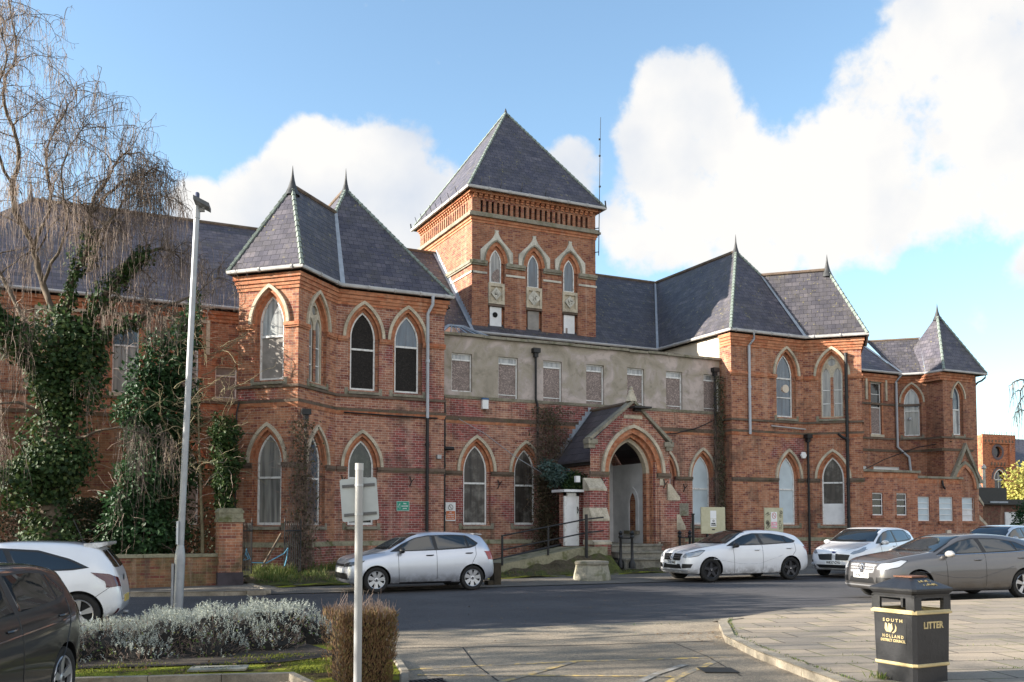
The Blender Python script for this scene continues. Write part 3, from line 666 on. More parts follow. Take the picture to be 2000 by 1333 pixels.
# ---- ranges at the back, both sides
def far_range():
    B = HB
    # left
    w = Wall((-6.0, 33.3), (6.6, 33.3))
    for x in (2.24, 4.13, .30): rect_window(w, x + 6, 5.95, 8.25, .40, B, top=GLASS_B, low=GLASS_F if x == 2.24 else BOARD_G, split=.68, label_mould=True, sill=STONE, bars=(.34,), vert=True)
    rect_window(w, 5.45 + 6, 5.95, 7.05, .36, B, top=BOARD_G, low=OSB, split=.7, sill=STONE)
    w.close(5.2, 8.95, 'range_wall', BRICK, B)
    w = Wall((-6.0, 33.3), (6.6, 33.3))
    for x in (.16, 4.2): arch_window(w, x + 6, SL, ZL, B, GLASS_F, BOARD_G, brick=BRICK_MOSS, hood=BRICK_OR)
    w.close(0, 5.2, 'range_wall', BRICK_MOSS, B)
    q = MB(); ww = Wall((-6.0, 33.3), (6.6, 33.3)); ring(q, ww, 11.45, 7.05, .05, .36, .50, .03, 0); q.build('brick_arch', BRICK_OR, B, recalc=False)
    w = Wall((-6.0, 40.9), (-6.0, 33.3)); w.close(0, 8.95, 'end_wall', BRICK, B)
    path = [(-6.0, 33.3), (6.6, 33.3)]
    # right
    w = Wall((28.35, 33.3), (37.75, 33.3))
    for x in (36.12, 34.0): rect_window(w, x - 28.35, 5.98, 8.50, .36, B, top=GLASS_D, low=OSB, split=.52, label_mould=True, sill=STONE, bars=(.78,))
    for x, hw in ((35.0, .42), (36.75, .88)): rect_window(w, x - 28.35, 4.02, 4.42, hw, B, top=WHITEP, low=WHITEP, split=.5, depth=.05, frame=BOARD_W)
    w.close(0, 8.95, 'range_wall', BRICK_TWR, B)
    for path in ([(-6.0, 33.3), (6.6, 33.3)], [(28.4, 33.3), (37.7, 33.3), (38.38, 32.62), (38.38, 31.45), (40.5, 31.45), (40.5, 34.0)]):
        m = MB(); band(m, path, 5.74, 5.83, .06); m.build('string_course', STRING, B, recalc=False)
        m = MB(); band(m, path, 5.14, 5.26, .07, d0=.03); m.build('string_course', STRING, B, recalc=False)
        for z, d in ((8.55, .04), (8.67, .08), (8.79, .13)):
            m = MB(); band(m, path, z, z + .122, d); m.build('eaves_course', BRICK_OR, B, recalc=False)
    m = MB(); band(m, [(28.4, 33.3), (37.7, 33.3), (38.38, 32.62)], 7.42, 7.52, .05); m.build('impost', STRING, B, recalc=False)
    # back walls, so the block is closed from behind
    m = MB()
    for a, b in (((40.5, 40.9), (-6.0, 40.9)), ((40.5, 31.45), (40.5, 40.9))):
        m.poly([(a[0], a[1], 0), (b[0], b[1], 0), (b[0], b[1], 8.95), (a[0], a[1], 8.95)])
    m.build('rear_wall', BRICK, B, recalc=False)
    # roofs
    ze, zr, yr = EAVE, 13.13, 37.1
    def slope(name, P, mat): m = MB(); m.poly(P); return m.build(name, mat, B, recalc=False)
    slope('range_roof', [(-5.0, 33.0, ze), (6.3, 33.0, ze), (9.0, yr, zr), (-.73, yr, zr)], SLATE)
    slope('range_roof', [(11.76, 33.0, ze), (23.14, 33.0, ze), (25.9, yr, zr), (9.0, yr, zr)], SLATE_L)
    slope('range_roof', [(28.6, 33.0, ze), (37.55, 33.05, ze), (35.3, yr, zr), (25.9, yr, zr)], SLATE)
    slope('range_roof', [(-5.0, 41.2, ze), (-.73, yr, zr), (35.3, yr, zr), (40.5, 41.2, ze)], SLATE); slope('range_roof', [(35.3, yr, zr), (37.55, 33.05, ze), (40.5, 36.0, ze), (40.5, 41.2, ze)], SLATE)
    slope('range_roof', [(-5.0, 33.0, ze), (-.73, yr, zr), (-5.0, 41.2, ze)], SLATE)
    m = MB(); m.tube([(-.73, yr, zr), (35.3, yr, zr)], .08, 7); m.build('ridge_tiles', STRING, B)
    m = MB(); m.lathe([(.24, -.32), (.13, -.06), (.07, .16), (.035, .36), (.004, .75)], (-.73, yr, zr), n=8); m.build('finial', FINIAL, B, smooth=50)
    for a, b in (((-5.0, 33.0), (6.3, 33.0)), ((11.76, 33.0), (23.14, 33.0)), ((28.6, 33.0), (37.55, 33.05))):
        g = MB(); g.tube([(a[0], a[1], ze - .03), (b[0], b[1], ze - .03)], .06, 8); g.build('gutter', GUTTER, B, smooth=40)
    for x in (11.76, 23.14):
        vl = MB(); s = 1 if x < 17 else -1; e2 = Vector((9.0 if s > 0 else 25.9, yr, zr)); e1 = Vector((x, 33.0, ze)); up_ = Vector((0, -.02, .03))
        vl.poly([e1 + up_ + Vector((-.11, 0, 0)), e1 + up_ + Vector((.11, 0, 0)), e2 + up_ + Vector((.08, 0, 0)), e2 + up_ + Vector((-.08, 0, 0))]); vl.build('valley_flashing', LEAD, B, recalc=False)
    # corner turret at the right end
    w = Wall((37.7, 33.3), (38.38, 32.62 - .0)); w = Wall((37.62, 33.38), (38.55, 32.45))
    T = B
    arch_window(w, .68, 5.95, 7.60, B, GLASS_PALE, GLASS_F, k=.86, brick=BRICK_TWR); w.close(0, 8.95, 'bay_wall', BRICK_TWR, B)
    w = Wall((38.55, 32.45), (38.55, 31.45)); w.close(0, 8.95, 'turret_wall', BRICK_TWR, B)
    w = Wall((38.55, 31.45), (40.9, 31.45))
    arch_window(w, 1.02, 5.93, 7.70, B, GLASS_B, GLASS_PALE, k=.74, brick=BRICK_TWR); rect_window(w, 1.58, 1.78, 2.92, .46, B, top=BOARD_B, low=BOARD_W, split=.5, depth=.07, frame=WHITEP, sill=BRICK_EXT, bars=(.26, .74)); w.close(0, 8.95, 'turret_wall', BRICK_TWR, B)
    ww = Wall((38.55, 31.45), (40.9, 31.45))
    q = MB(); ring(q, ww, 1.35, 3.35, .5, .62, .78, .07, 0); q.build('blind_arch', BRICK_OR, B, recalc=False)
    q = MB(); ring(q, ww, 1.35, 3.35, .5, .78, .92, .09, 0); q.build('hood_mould', STONE_D, B, recalc=False)
    q = MB(); zt, zb, hw = 5.55, 3.75, 1.02
    for sg in (-1, 1):
        q.prism([ww.p(1.35, zt, 0), ww.p(1.35, zt - .28, 0), ww.p(1.35 + sg * (hw - .13), zb, 0), ww.p(1.35 + sg * (hw + .08), zb, 0)], ww.N * .16)
        ww.box(q, 1.35 + sg * hw - .14, 1.35 + sg * hw + .14, zb - .14, zb, 0, .16)
    q.build('gablet', STONE_D, B)
    q = MB()
    for z0, z1, d, yy in ((0, 1.6, .55, 31.47), (1.55, 2.6, .33, 31.50)):
        q.prism([(40.85, yy, z0), (40.9 + d, yy, z0), (40.9 + d, yy, z1), (40.85, yy, z1 + .45)], (0, .5 - (yy - 31.47) * 2, 0))
    q.build('buttress', BRICK_TWR, B)
    q = MB()
    for z1, d in ((1.6, .55), (2.6, .33)): q = MB(); q.prism([(40.83, 31.46, z1 + .53), (40.9 + d + .03, 31.46, z1 + .04), (40.9 + d + .03, 31.46, z1 - .10), (40.83, 31.46, z1 + .3)], (0, .54, 0)); q.build('buttress_coping', STONE, B)
    ze2 = 9.0; a, b, c_, d_ = Vector((38.25, 31.12, ze2)), Vector((41.25, 31.12, ze2)), Vector((41.25, 34.2, ze2)), Vector((38.25, 34.2, ze2)); ap = Vector((39.62, 32.55, 12.05))
    m = MB(); m.poly([d_, a, ap]); m.build('turret_roof', SLATE, B, recalc=False)
    m = MB(); m.poly([a, b, ap]); m.poly([b, c_, ap]); m.poly([c_, d_, ap]); m.build('turret_roof', SLATE, B, recalc=False)
    m = MB(); m.poly([(37.45, 33.12, ze2), (38.30, 32.27, ze2), (39.5, 33.5, 11.0), (37.7, 35.3, 11.0)]); m.build('bay_roof', SLATE_L, B, recalc=False)
    m = MB(); m.tube([(37.7, 35.3, 11.0), (39.5, 33.5, 11.0)], .07, 6); m.build('ridge_tiles', STRING, B)
    m = MB(); m.poly([Vector(p) - Vector((0,0,.06)) for p in ((37.4, 33.1, ze2), (38.25, 32.25, ze2), a, b, c_, (37.4, 34.2, ze2))]); m.build('soffit', SOFFIT, B, recalc=False)
    for p in (a, b):
        n = 14; m = MB()
        for i in range(n): m.tube([p.lerp(ap, i / n), p.lerp(ap, (i + 1.1) / n)], .075, 6, r1=.05)
        m.build('hip_tiles', COPPER, B)
    m = MB(); m.lathe([(.22, -.3), (.12, -.05), (.06, .16), (.03, .36), (.004, .55)], ap, n=8); m.build('finial', FINIAL, B, smooth=50)
    m = MB(); m.tube([(37.45, 33.1, ze2 - .03), (38.25, 32.25, ze2 - .03), a - Vector((0,0,.03)), b - Vector((0,0,.03)), (41.25, 33.5, ze2 - .03)], .06, 8); m.build('gutter', GUTTER, B, smooth=40)
    m = MB(); m.tube([(41.2, 31.14, 8.95), (41.2, 31.16, 8.80), (41.1, 31.28, 8.66), (40.97, 31.40, 8.58), (40.96, 31.6, 8.4)], .045, 7); m.build('downpipe', BLACK, B, smooth=50)
    m = MB()
    m.poly([(37.5, 33.0, ze2 + .06), (37.72, 33.0, ze2 + .06), (35.7, 36.4, 12.45), (35.5, 36.4, 12.45)]); m.build('valley_flashing', LEAD, B, recalc=False)
    m = MB(); m.poly([(38.24, 32.2, ze2 + .06), (38.42, 32.1, ze2 + .06), (39.3, 33.2, 10.95), (39.15, 33.3, 10.95)]); m.build('valley_flashing', LEAD, B, recalc=False)
far_range()

# ---- tower
def tower():
    B = HB; x0, x1, y0, y1, zt = 14.65, 20.25, 33.3, 39.0, 14.62
    holder = MB()
    wf = Wall((x0, y0), (x1, y0)); wl_ = Wall((x0, y1), (x0, y0)); wr = Wall((x1, y0), (x1, y1)); wb = Wall((x1, y1), (x0, y1))
    # slots
    n = 21
    for w, u0, u1 in ((wf, .42, 5.18), (wl_, .5, 5.2)):
        for i in range(n):
            u = u0 + (u1 - u0) * i / (n - 1)
            w.hole([(u - .055, 13.86), (u - .055, 14.33), (u + .055, 14.33), (u + .055, 13.86)], .13)
    feats = [(1.05, 'broken'), (2.72, 'blue'), (4.37, 'blue')]
    for u, k in feats: wf.hole(outline(u, 8.0, 11.92, .45, .36), .16)
    T = wf.close(0, zt, 'tower', BRICK_TWR, B)
    T_ = T
    for w in (wl_, wr, wb): w.close(0, zt, 'tower_wall', BRICK_TWR, T_)
    q = MB(); wf.box(q, .3, 5.3, 13.8, 14.4, -.2, -.13); wl_.box(q, .3, 5.4, 13.8, 14.4, -.2, -.13); q.build('slot_backing', VOID, T_)
    for u, k in feats:
        bk = MB(); bk.poly([wf.p(a, b, -.16) for a, b in outline(u, 8.0, 11.92, .45, .36)]); bk.build('recess', BRICK_OR, T_, recalc=False)
        fr = MB(); o2 = outline(u, 11.1, 11.92, .45, .25); o3 = [(u - .205, 11.16)] + arch(u, 11.92, .45, .205) + [(u + .205, 11.16)]
        inset_frame(fr, wf, o2, o3, -.10, .04); fr.ribbon([wf.p(a, b, -.10) for a, b in o2], [wf.p(a, b, -.165) for a, b in o2], True)
        wn_ = fr.build('window', WHITE, T_, recalc=False)
        p = MB(); p.poly([wf.p(a, b, -.125) for a, b in o3]); p.build('pane', GLASS_B if k == 'blue' else GLASS_F, T_, recalc=False)
        if k == 'broken':
            p = MB(); p.prism([wf.p(u + a, 11.16 + b, -.124) for a, b in ((-.12, 0.05), (.17, .0), (.18, .5), (.08, .55), (-.10, .38), (-.16, .2))], wf.N * .006); p.build('broken_board', OSB, T_)
        ab = MB(); ring(ab, wf, u, 11.92, .45, .36, .50, .006, 0); ring(ab, wf, u, 11.92, .45, .255, .36, -.085, -.16); a = arch(u, 11.92, .45, .3595); ab.ribbon([wf.p(x, z, .004) for x, z in a], [wf.p(x, z, -.16) for x, z in a]); ab.build('brick_arch', BRICK_OR, T_, recalc=False)
        # ogee hood
        side = [(-.70, 11.92), (-.70, 12.36), (-.50, 12.56), (-.30, 12.74), (-.16, 12.90), (-.085, 13.03), (-.06, 13.12), (-.085, 13.19)]
        prof = side + [(-a, b) for a, b in reversed(side)]
        inn = arch(u, 11.92, .45, .50)
        og = MB(); out = [(u + a, b) for a, b in prof] + list(reversed(inn))
        wf.face(out, [], .06, og); og.ribbon([wf.p(a, b, .06) for a, b in out], [wf.p(a, b, 0) for a, b in out], True)
        og.build('ogee_hood', STONE_W, T_, recalc=False)
        og = MB(); ring(og, wf, u, 11.92, .45, .50, .56, .085, .06); og.build('hood_bead', STONE_D, T_, recalc=False)
        # carved square panel
        s = MB(); a0, a1, b0, b1 = u - .35, u + .35, 10.27, 11.10
        for (p0, p1, r0, r1) in ((a0, a1, b0, b0 + .13), (a0, a1, b1 - .13, b1), (a0, a0 + .1, b0 + .13, b1 - .13), (a1 - .1, a1, b0 + .13, b1 - .13)): wf.box(s, p0, p1, r0, r1, -.1, .03)
        wf.box(s, a0 + .1, a1 - .1, b0 + .13, b1 - .13, -.1, -.035)
        pn = s.build('carved_panel', STONE, T_)
        s = MB(); cz = 10.69; r = .235 if k != 'blue' or u > 4 else .30
        s.prism([wf.p(u + dx * r, cz + dz * r * 1.1, -.035) for dx, dz in ((0,-1),(1,0),(0,1),(-1,0))], wf.N * .055)
        s.build('shield', STONE_W, T_)
        s = MB(); rr = random.Random(int(u * 10))
        for i in range(9):
            t = rr.uniform(0, 6.28); ra = rr.uniform(.02, .11); pu, pz = u + ra * cos(t), cz + ra * sin(t)
            s.tube([wf.p(pu + .03 * cos(t + j * .9), pz + .035 * sin(t + j * .9), .022) for j in range(4)], .008, 4)
        s.build('carving', BLACK, T_)
        s = MB(); wf.box(s, u - .36, u + .36, 10.18, 10.25, -.1, .02); s.build('lintel', STRING, T_)
        s = MB(); wf.box(s, u - .25, u + .25, 8.1, 10.16, -.14, -.06); s.build('board', BOARD_W if u != 2.72 else BOARD_G, T_)
        if k == 'broken':
            s = MB(); s.lathe([(.105, -.02), (.105, .0)], wf.p(u - .03, 9.85, -.055), 'y', 18); s.build('vent_hole', VOID, T_)
        if u > 4: s = MB(); wf.box(s, u - .17, u - .08, 9.35, 9.62, -.061, -.055); s.build('hatch', OSB, T_)
    # pale stone imposts between the windows, both faces
    runs = [(-.04, .64), (1.46, 2.31), (3.13, 3.96), (4.78, 5.64)]
    for a, b in runs:
        s = MB(); wf.box(s, a, b, 11.80, 11.92, -.02, .10); wf.box(s, a, b, 11.73, 11.80, -.02, .06); s.build('impost', STONE_D, T_)
        s = MB(); wf.box(s, a, b, 11.41, 11.49, -.02, .035); s.build('stone_band', STONE_W, T_)
    s = MB(); wl_.box(s, 0, 5.74, 11.80, 11.92, -.02, .09); wl_.box(s, 0, 5.74, 11.73, 11.80, -.02, .06); s.build('impost', STONE_D, T_)
    s = MB(); wl_.box(s, 0, 5.735, 11.41, 11.49, -.02, .035); s.build('stone_band', STONE_W, T_)
    loop = [(x0, y1), (x0, y0), (x1, y0), (x1, y1), (x0, y1)]
    lp = [(x0, y1 - .0), (x0, y0), (x1, y0), (x1, y1)]
    for z0, z1, d, mat, nm in ((13.42, 13.52, .03, BRICK_OR, 'cornice'), (13.52, 13.64, .07, BRICK_OR, 'cornice'), (13.64, 13.73, .17, STONE_D, 'cornice'), (13.73, 13.82, .13, STONE_D, 'cornice'), (14.56, 14.70, .16, BRICK_OR, 'eaves_course')):
        s = MB(); band(s, lp, z0, z1, d); s.build(nm, mat, T_, recalc=False)
    s = MB()
    for w, L in ((wf, 5.6), (wl_, 5.7)):
        i = 0; u = .05
        while u < L - .1: w.box(s, u, u + .13, 14.40, 14.48, 0, .05); w.box(s, u, u + .13, 14.48, 14.56, 0, .105); u += .228
    s.build('corbel_table', BRICK_OR, T_)
    # roof
    ze = 14.74; a, b, c_, d_ = Vector((14.36, 32.98, ze)), Vector((20.55, 32.98, ze)), Vector((20.55, 39.32, ze)), Vector((14.36, 39.32, ze)); ap = Vector((17.48, 36.15, 19.42))
    for P in ((d_, a, ap), (a, b, ap), (b, c_, ap), (c_, d_, ap)):
        m = MB(); m.poly(P); m.build('tower_roof', SLATE, T_, recalc=False)
    m = MB(); m.poly([p - Vector((0,0,.06)) for p in (a, b, c_, d_)]); m.build('soffit', SOFFIT, T_, recalc=False)
    for p in (a, b, d_):
        n = 26; m = MB()
        for i in range(n): m.tube([p.lerp(ap, i / n), p.lerp(ap, (i + 1.12) / n)], .07, 6, r1=.045)
        m.build('hip_tiles', COPPER, T_)
    m = MB(); m.lathe([(.2, -.26), (.09, -.06), (.05, .08), (.01, .2)], ap, n=8); m.build('finial', FINIAL, T_, smooth=50)
    m = MB(); z = Vector((0,0,.03)); gp = [d_ - z, a - z, b - z, c_ - z]; m.tube(gp, .07, 8)
    for p, q in zip(gp, gp[1:]):
        for i in range(1, 7): r = p.lerp(q, i / 7); dd = (q - p).normalized() * .035; m.tube([r - dd, r + dd], .084, 8)
    m.build('gutter', GUTTER, T_, smooth=40)
    m = MB()
    for p, q, N_, t in ((a, b, Vector((0, -.12, .32)), (.08, .22, .37, .55)), (d_, a, Vector((-.12, 0, .32)), (.08, .18, .27, .36, .45, .55, .67, .8))):
        for i in t: r = p.lerp(q, i); r2 = r + (ap - r).normalized() * .12; m.tube([r2, r2 + N_ * random.uniform(.7, 1.2)], .014, 4)
    m.build('snow_guard_rod', BLACK, T_)
    m = MB(); m.tube([(20.32, 33.16, 12.75), (20.33, 33.10, 15.0), (20.34, 33.05, 17.0), (20.35, 33.0, 18.55)], .019, 6, r1=.010)
    for z_ in (15.6, 16.9, 17.6): m.tube([(20.33, 33.06, z_), (20.33, 33.06, z_ + .06)], .045, 6)
    for z_ in (12.9, 13.9): m.tube([(20.2, 33.32, z_), (20.33, 33.14, z_)], .02, 5)
    m.build('aerial_mast', BLACK, T_)
    m = MB(); m.tube([(20.55, 32.95, ze), (20.52, 32.95, ze + .28)], .03, 6); m.tube([(14.34, 39.3, ze), (14.3, 39.3, ze + .25)], .03, 6); m.build('corner_stub', BLACK, T_)
    # stepped flashing down the range roof
    m = MB(); zz = lambda y: 9.05 + (y - 33.0) * (13.13 - 9.05) / 4.1
    m.poly([(x0 - .02, 33.02, zz(33.02) + .03), (x0 - .16, 33.02, zz(33.02) + .05), (x0 - .16, 37.1, zz(37.1) + .05), (x0 - .02, 37.1, zz(37.1) + .03)])
    for i in range(27):
        y = 33.3 + i * .14; m.poly([(x0 - .012, y, zz(y)), (x0 - .012, y + .14, zz(y + .14)), (x0 - .012, y + .14, zz(y + .14) + .14), (x0 - .012, y, zz(y + .14) + .14)])
    m.build('stepped_flashing', LEAD, T_, recalc=False)
tower()

# ---- central block with the rendered upper storey
def central():
    B = HB
    w = Wall((11.56, 29.2), (23.34, 29.2)); U = lambda x: x - 11.56
    K = 29.2 / 29.0
    for i, (a, b) in enumerate(((12.01, 12.79), (13.75, 14.50), (15.48, 16.24), (17.22, 17.98), (18.96, 19.71), (20.68, 21.43), (22.42, 23.16))):
        uc = U((a + b) / 2 * K)
        rect_window(w, uc, 6.10 if i == 0 else 5.93, 7.40, .375, B, top=GLASS_PALE, low=OSB, split=.845 if i else .83, depth=.10, bars=() if i == 0 else (.11,))
    w.close(5.93, 7.98, 'rendered_wall', RENDER, B)
    w = Wall((11.56, 29.2), (23.34, 29.2))
    arch_window(w, U(12.94 * K), SL, ZL, B, GLASS_M, GLASS_M, k=1.06, brick=BRICK_LOW)
    arch_window(w, U(14.80 * K), SL, ZL, B, GLASS_M, GLASS_M, k=.96, brick=BRICK_LOW)
    arch_window(w, U(20.55 * K), SL, ZL, B, BRICK_LOW, BRICK_LOW, k=.98, brick=BRICK_LOW)
    arch_window(w, U(22.33 * K), SL, ZL, B, BOARD_B, BOARD_B, k=.98, brick=BRICK_LOW)
    w.close(0, 5.93, 'front_wall', BRICK_LOW, B)
    path = [(11.56, 29.2), (23.34, 29.2)]
    m = MB(); band(m, path, 5.86, 5.96, .05, d0=.03); m.build('render_drip', STONE_D, B, recalc=False)
    m = MB(); band(m, path, 5.12, 5.26, .06, d0=.03); m.build('string_course', STRING, B, recalc=False)
    m = MB(); band(m, path, 5.02, 5.12, .035, d0=.01); m.build('string_course', BRICK_OR, B, recalc=False)
    m = MB(); band(m, path, 0, .98, .08); m.build('plinth', BRICK_LOW, B, recalc=False)
    m = MB(); band(m, path, .98, 1.12, .02, d0=.095); m.build('plinth_course', STONE_M, B, recalc=False)
    m = MB()
    for i in range(14):
        a = 11.58 + i * .84; z = random.uniform(-.012, .012); m.box(a, a + .825, 29.08, 29.5, 7.98 + z, 8.07 + z)
    m.build('parapet_coping', STONE_D, B)
    m = MB(); m.poly([(11.56, 29.4, 7.75), (23.34, 29.4, 7.75), (23.34, 33.4, 7.75), (11.56, 33.4, 7.75)]); m.build('flat_roof', SOFFIT, B, recalc=False)
    for a, b in ((U(11.6), U(12.94 * K) - .53), (U(12.94 * K) + .53, U(14.8 * K) - .48), (U(14.8 * K) + .48, U(16.1)), (U(20.55 * K) + .49, U(22.33 * K) - .49), (U(22.33 * K) + .49, U(23.2))):
        m = MB(); w.box(m, a, b, ZL - .10, ZL, -.02, .07); w.box(m, a, b, ZL - .15, ZL - .10, -.02, .035); m.build('impost', STRING, B)
    # lead roof-light on the flat roof
    m = MB(); z0, z1 = 8.05, 8.72; a = [(11.85, 29.9, z0), (14.3, 29.9, z0), (14.3, 32.2, z0), (11.85, 32.2, z0)]; r0, r1 = (12.75, 31.05, z1), (13.35, 31.05, z1)
    m.poly([a[0], a[1], r1, r0]); m.poly([a[1], a[2], r1]); m.poly([a[2], a[3], r0, r1]); m.poly([a[3], a[0], r0]); sk = m.build('roof_light', GLASS_B, B, recalc=False)
    m = MB()
    for p, q in ((a[0], r0), (a[1], r1), (a[2], r1), (a[3], r0), (r0, r1), (a[0], a[1]), (a[1], a[2]), (a[3], a[0])): m.tube([p, q], .055, 5)
    for t in (.2, .4, .6, .8): m.tube([Vector(a[0]).lerp(Vector(a[1]), t), Vector(r0).lerp(Vector(r1), t)], .02, 4)
    m.build('glazing_bar', LEAD, sk)
    m = MB(); m.box(11.9, 14.25, 29.95, 32.15, 7.75, 8.04); m.build('kerb', LEAD, sk)
central()

def pipe(pts, r, mat, top=None, collars=()):
    m = MB(); m.tube(pts, r, 8)
    for c in collars: m.tube([(pts[-1][0], pts[-1][1], c - .05), (pts[-1][0], pts[-1][1], c + .05)], r * 1.3, 8)
    if top:
        x, y, z = top; m.prism([(x - .13, y - .13, z), (x + .13, y - .13, z), (x + .13, y + .1, z), (x - .13, y + .1, z)], (0, 0, .16)); m.prism([(x - .07, y - .07, z - .15), (x + .07, y - .07, z - .15), (x + .07, y + .07, z - .15), (x - .07, y + .07, z - .15)], (0,0,.16))
    return m.build('downpipe', mat, HB, smooth=50)
yf = 28.5 - .09; yc = 29.2 - .09
pipe([(11.05, 28.22, 9.0), (11.05, 28.24, 8.72), (10.95, yf, 8.45), (10.95, yf, 5.05)], .055, PIPEW, collars=(6.9,))
pipe([(10.95, yf, 5.05), (10.95, yf, .3)], .055, BLACK, collars=(2.8, 4.2))
pipe([(11.9, 28.9, 8.85), (11.72, 29.0, 8.72), (11.68, yc, 8.45), (11.68, yc, 6.1), (11.78, yc - .03, 5.85), (11.82, yc, 5.6), (11.82, yc, .3)], .05, BLACK, collars=(2.0, 3.6, 4.6, 5.4))
pipe([(11.82, yc - .02, 4.15), (12.0, yc - .1, 4.15), (12.12, yc - .1, 4.15)], .06, BLACK)
pipe([(15.25, yc, 7.62), (15.25, yc, 6.0), (15.32, yc, 5.8), (15.32, yc, 3.55), (15.7, yc, 3.35), (16.05, yc, 3.2)], .042, BLACK, top=(15.25, yc, 7.62))
pipe([(23.05, yc, 7.45), (23.05, yc, 4.35), (23.05, yc, .3)], .055, BLACK, top=(23.05, yc, 7.5), collars=(5.5, 3.0, 1.5))
pipe([(23.05, yc - .02, 4.2), (23.05, yc - .02, 4.0)], .12, BLACK)
pipe([(24.25, 28.22, 9.0), (24.25, 28.24, 8.75), (24.15, yf, 8.5), (24.15, yf, 5.08)], .055, PIPEW, collars=(6.9,))
pipe([(26.98, 28.33, 5.0), (26.98, 28.33, .3)], .045, BLACK, top=(26.98, 28.33, 5.02), collars=(3.4, 2.0))
pipe([(25.2, yf, 5.45), (26.9, 28.36, 5.38)], .028, GUTTER)
bx, by = 28.03, 27.30
pipe([(bx, by, 8.35), (bx, by, .3)], .06, BLACK, collars=(8.3, 6.6, 4.9, 3.2, 1.9))
pipe([(bx, by, 4.95), (bx - .2, by + .05, 5.02), (bx - .38, by + .1, 5.15)], .055, BLACK)
pipe([(37.55, 33.02, 8.95), (37.4, 33.2, 8.6), (37.4, 33.2, 5.4), (37.9, 32.95, 4.9), (37.95, 32.9, 4.0)], .06, PIPEW, collars=(6.8,))
pipe([(6.62, 26.83, 4.75), (6.62, 26.83, .3)], .045, BLACK, top=(6.62, 26.83, 4.78))
pipe([(5.0, 28.2, 5.2), (4.93, 28.2, 4.9), (4.93, 28.2, .4)], .025, BLACK)

# ---- flat-roofed additions at the right
def additions():
    B = HB; y = 28.5
    w = Wall((28.6, y), (33.24, y))
    for a, b in ((30.60, 31.19), (31.99, 32.59)): rect_window(w, (a + b) / 2 - 28.6, 2.0, 2.93, .31, B, top=GLASS_D, low=GLASS_D, split=.42, depth=.07, frame=WHITEP, sill=BRICK_EXT, bars=(.7,))
    w.close(0, 3.80, 'extension_wall', BRICK_EXT, B)
    w = Wall((33.24, y), (33.24, 33.3)); w.close(0, 3.8, 'extension_wall', BRICK_EXT, B)
    m = MB(); m.box(28.5, 33.34, y - .1, 33.3, 3.80, 3.90); m.build('extension_coping', STONE_D, B)
    m = MB(); m.box(28.6, 33.25, y - .012, y, 3.56, 3.795); m.build('soldier_course', BRICK_OR, B)
    y2 = 31.3
    w = Wall((33.24, y2), (39.5, y2))
    for x, hw in ((36.85, .44), (38.4, .475)): rect_window(w, x - 33.24, 1.78, 2.92, hw, B, top=BOARD_B, low=BOARD_B, split=.5, depth=.07, frame=WHITEP, sill=BRICK_EXT, bars=(.26, .74))
    w.close(0, 3.78, 'extension_wall', BRICK_EXT, B)
    m = MB(); m.box(33.25, 39.55, y2 - .08, 33.3, 3.78, 3.88); m.build('extension_coping', STONE_D, B)
    m = MB(); m.box(33.25, 39.5, y2 - .012, y2, 3.55, 3.775); m.build('soldier_course', BRICK_OR, B)
    w = Wall((39.5, y2), (39.5, 31.45)); w.close(0, 3.78, 'extension_wall', BRICK_EXT, B)
    m = MB(); m.tube([(38.1, y2 - .06, 3.7), (38.1, y2 - .1, 3.45), (38.22, y2 - .1, 3.3)], .05, 6); m.build('downpipe', BLACK, B)
additions()

STEPC = stone_mat('worn_step_concrete', (.24, .225, .19), .4)
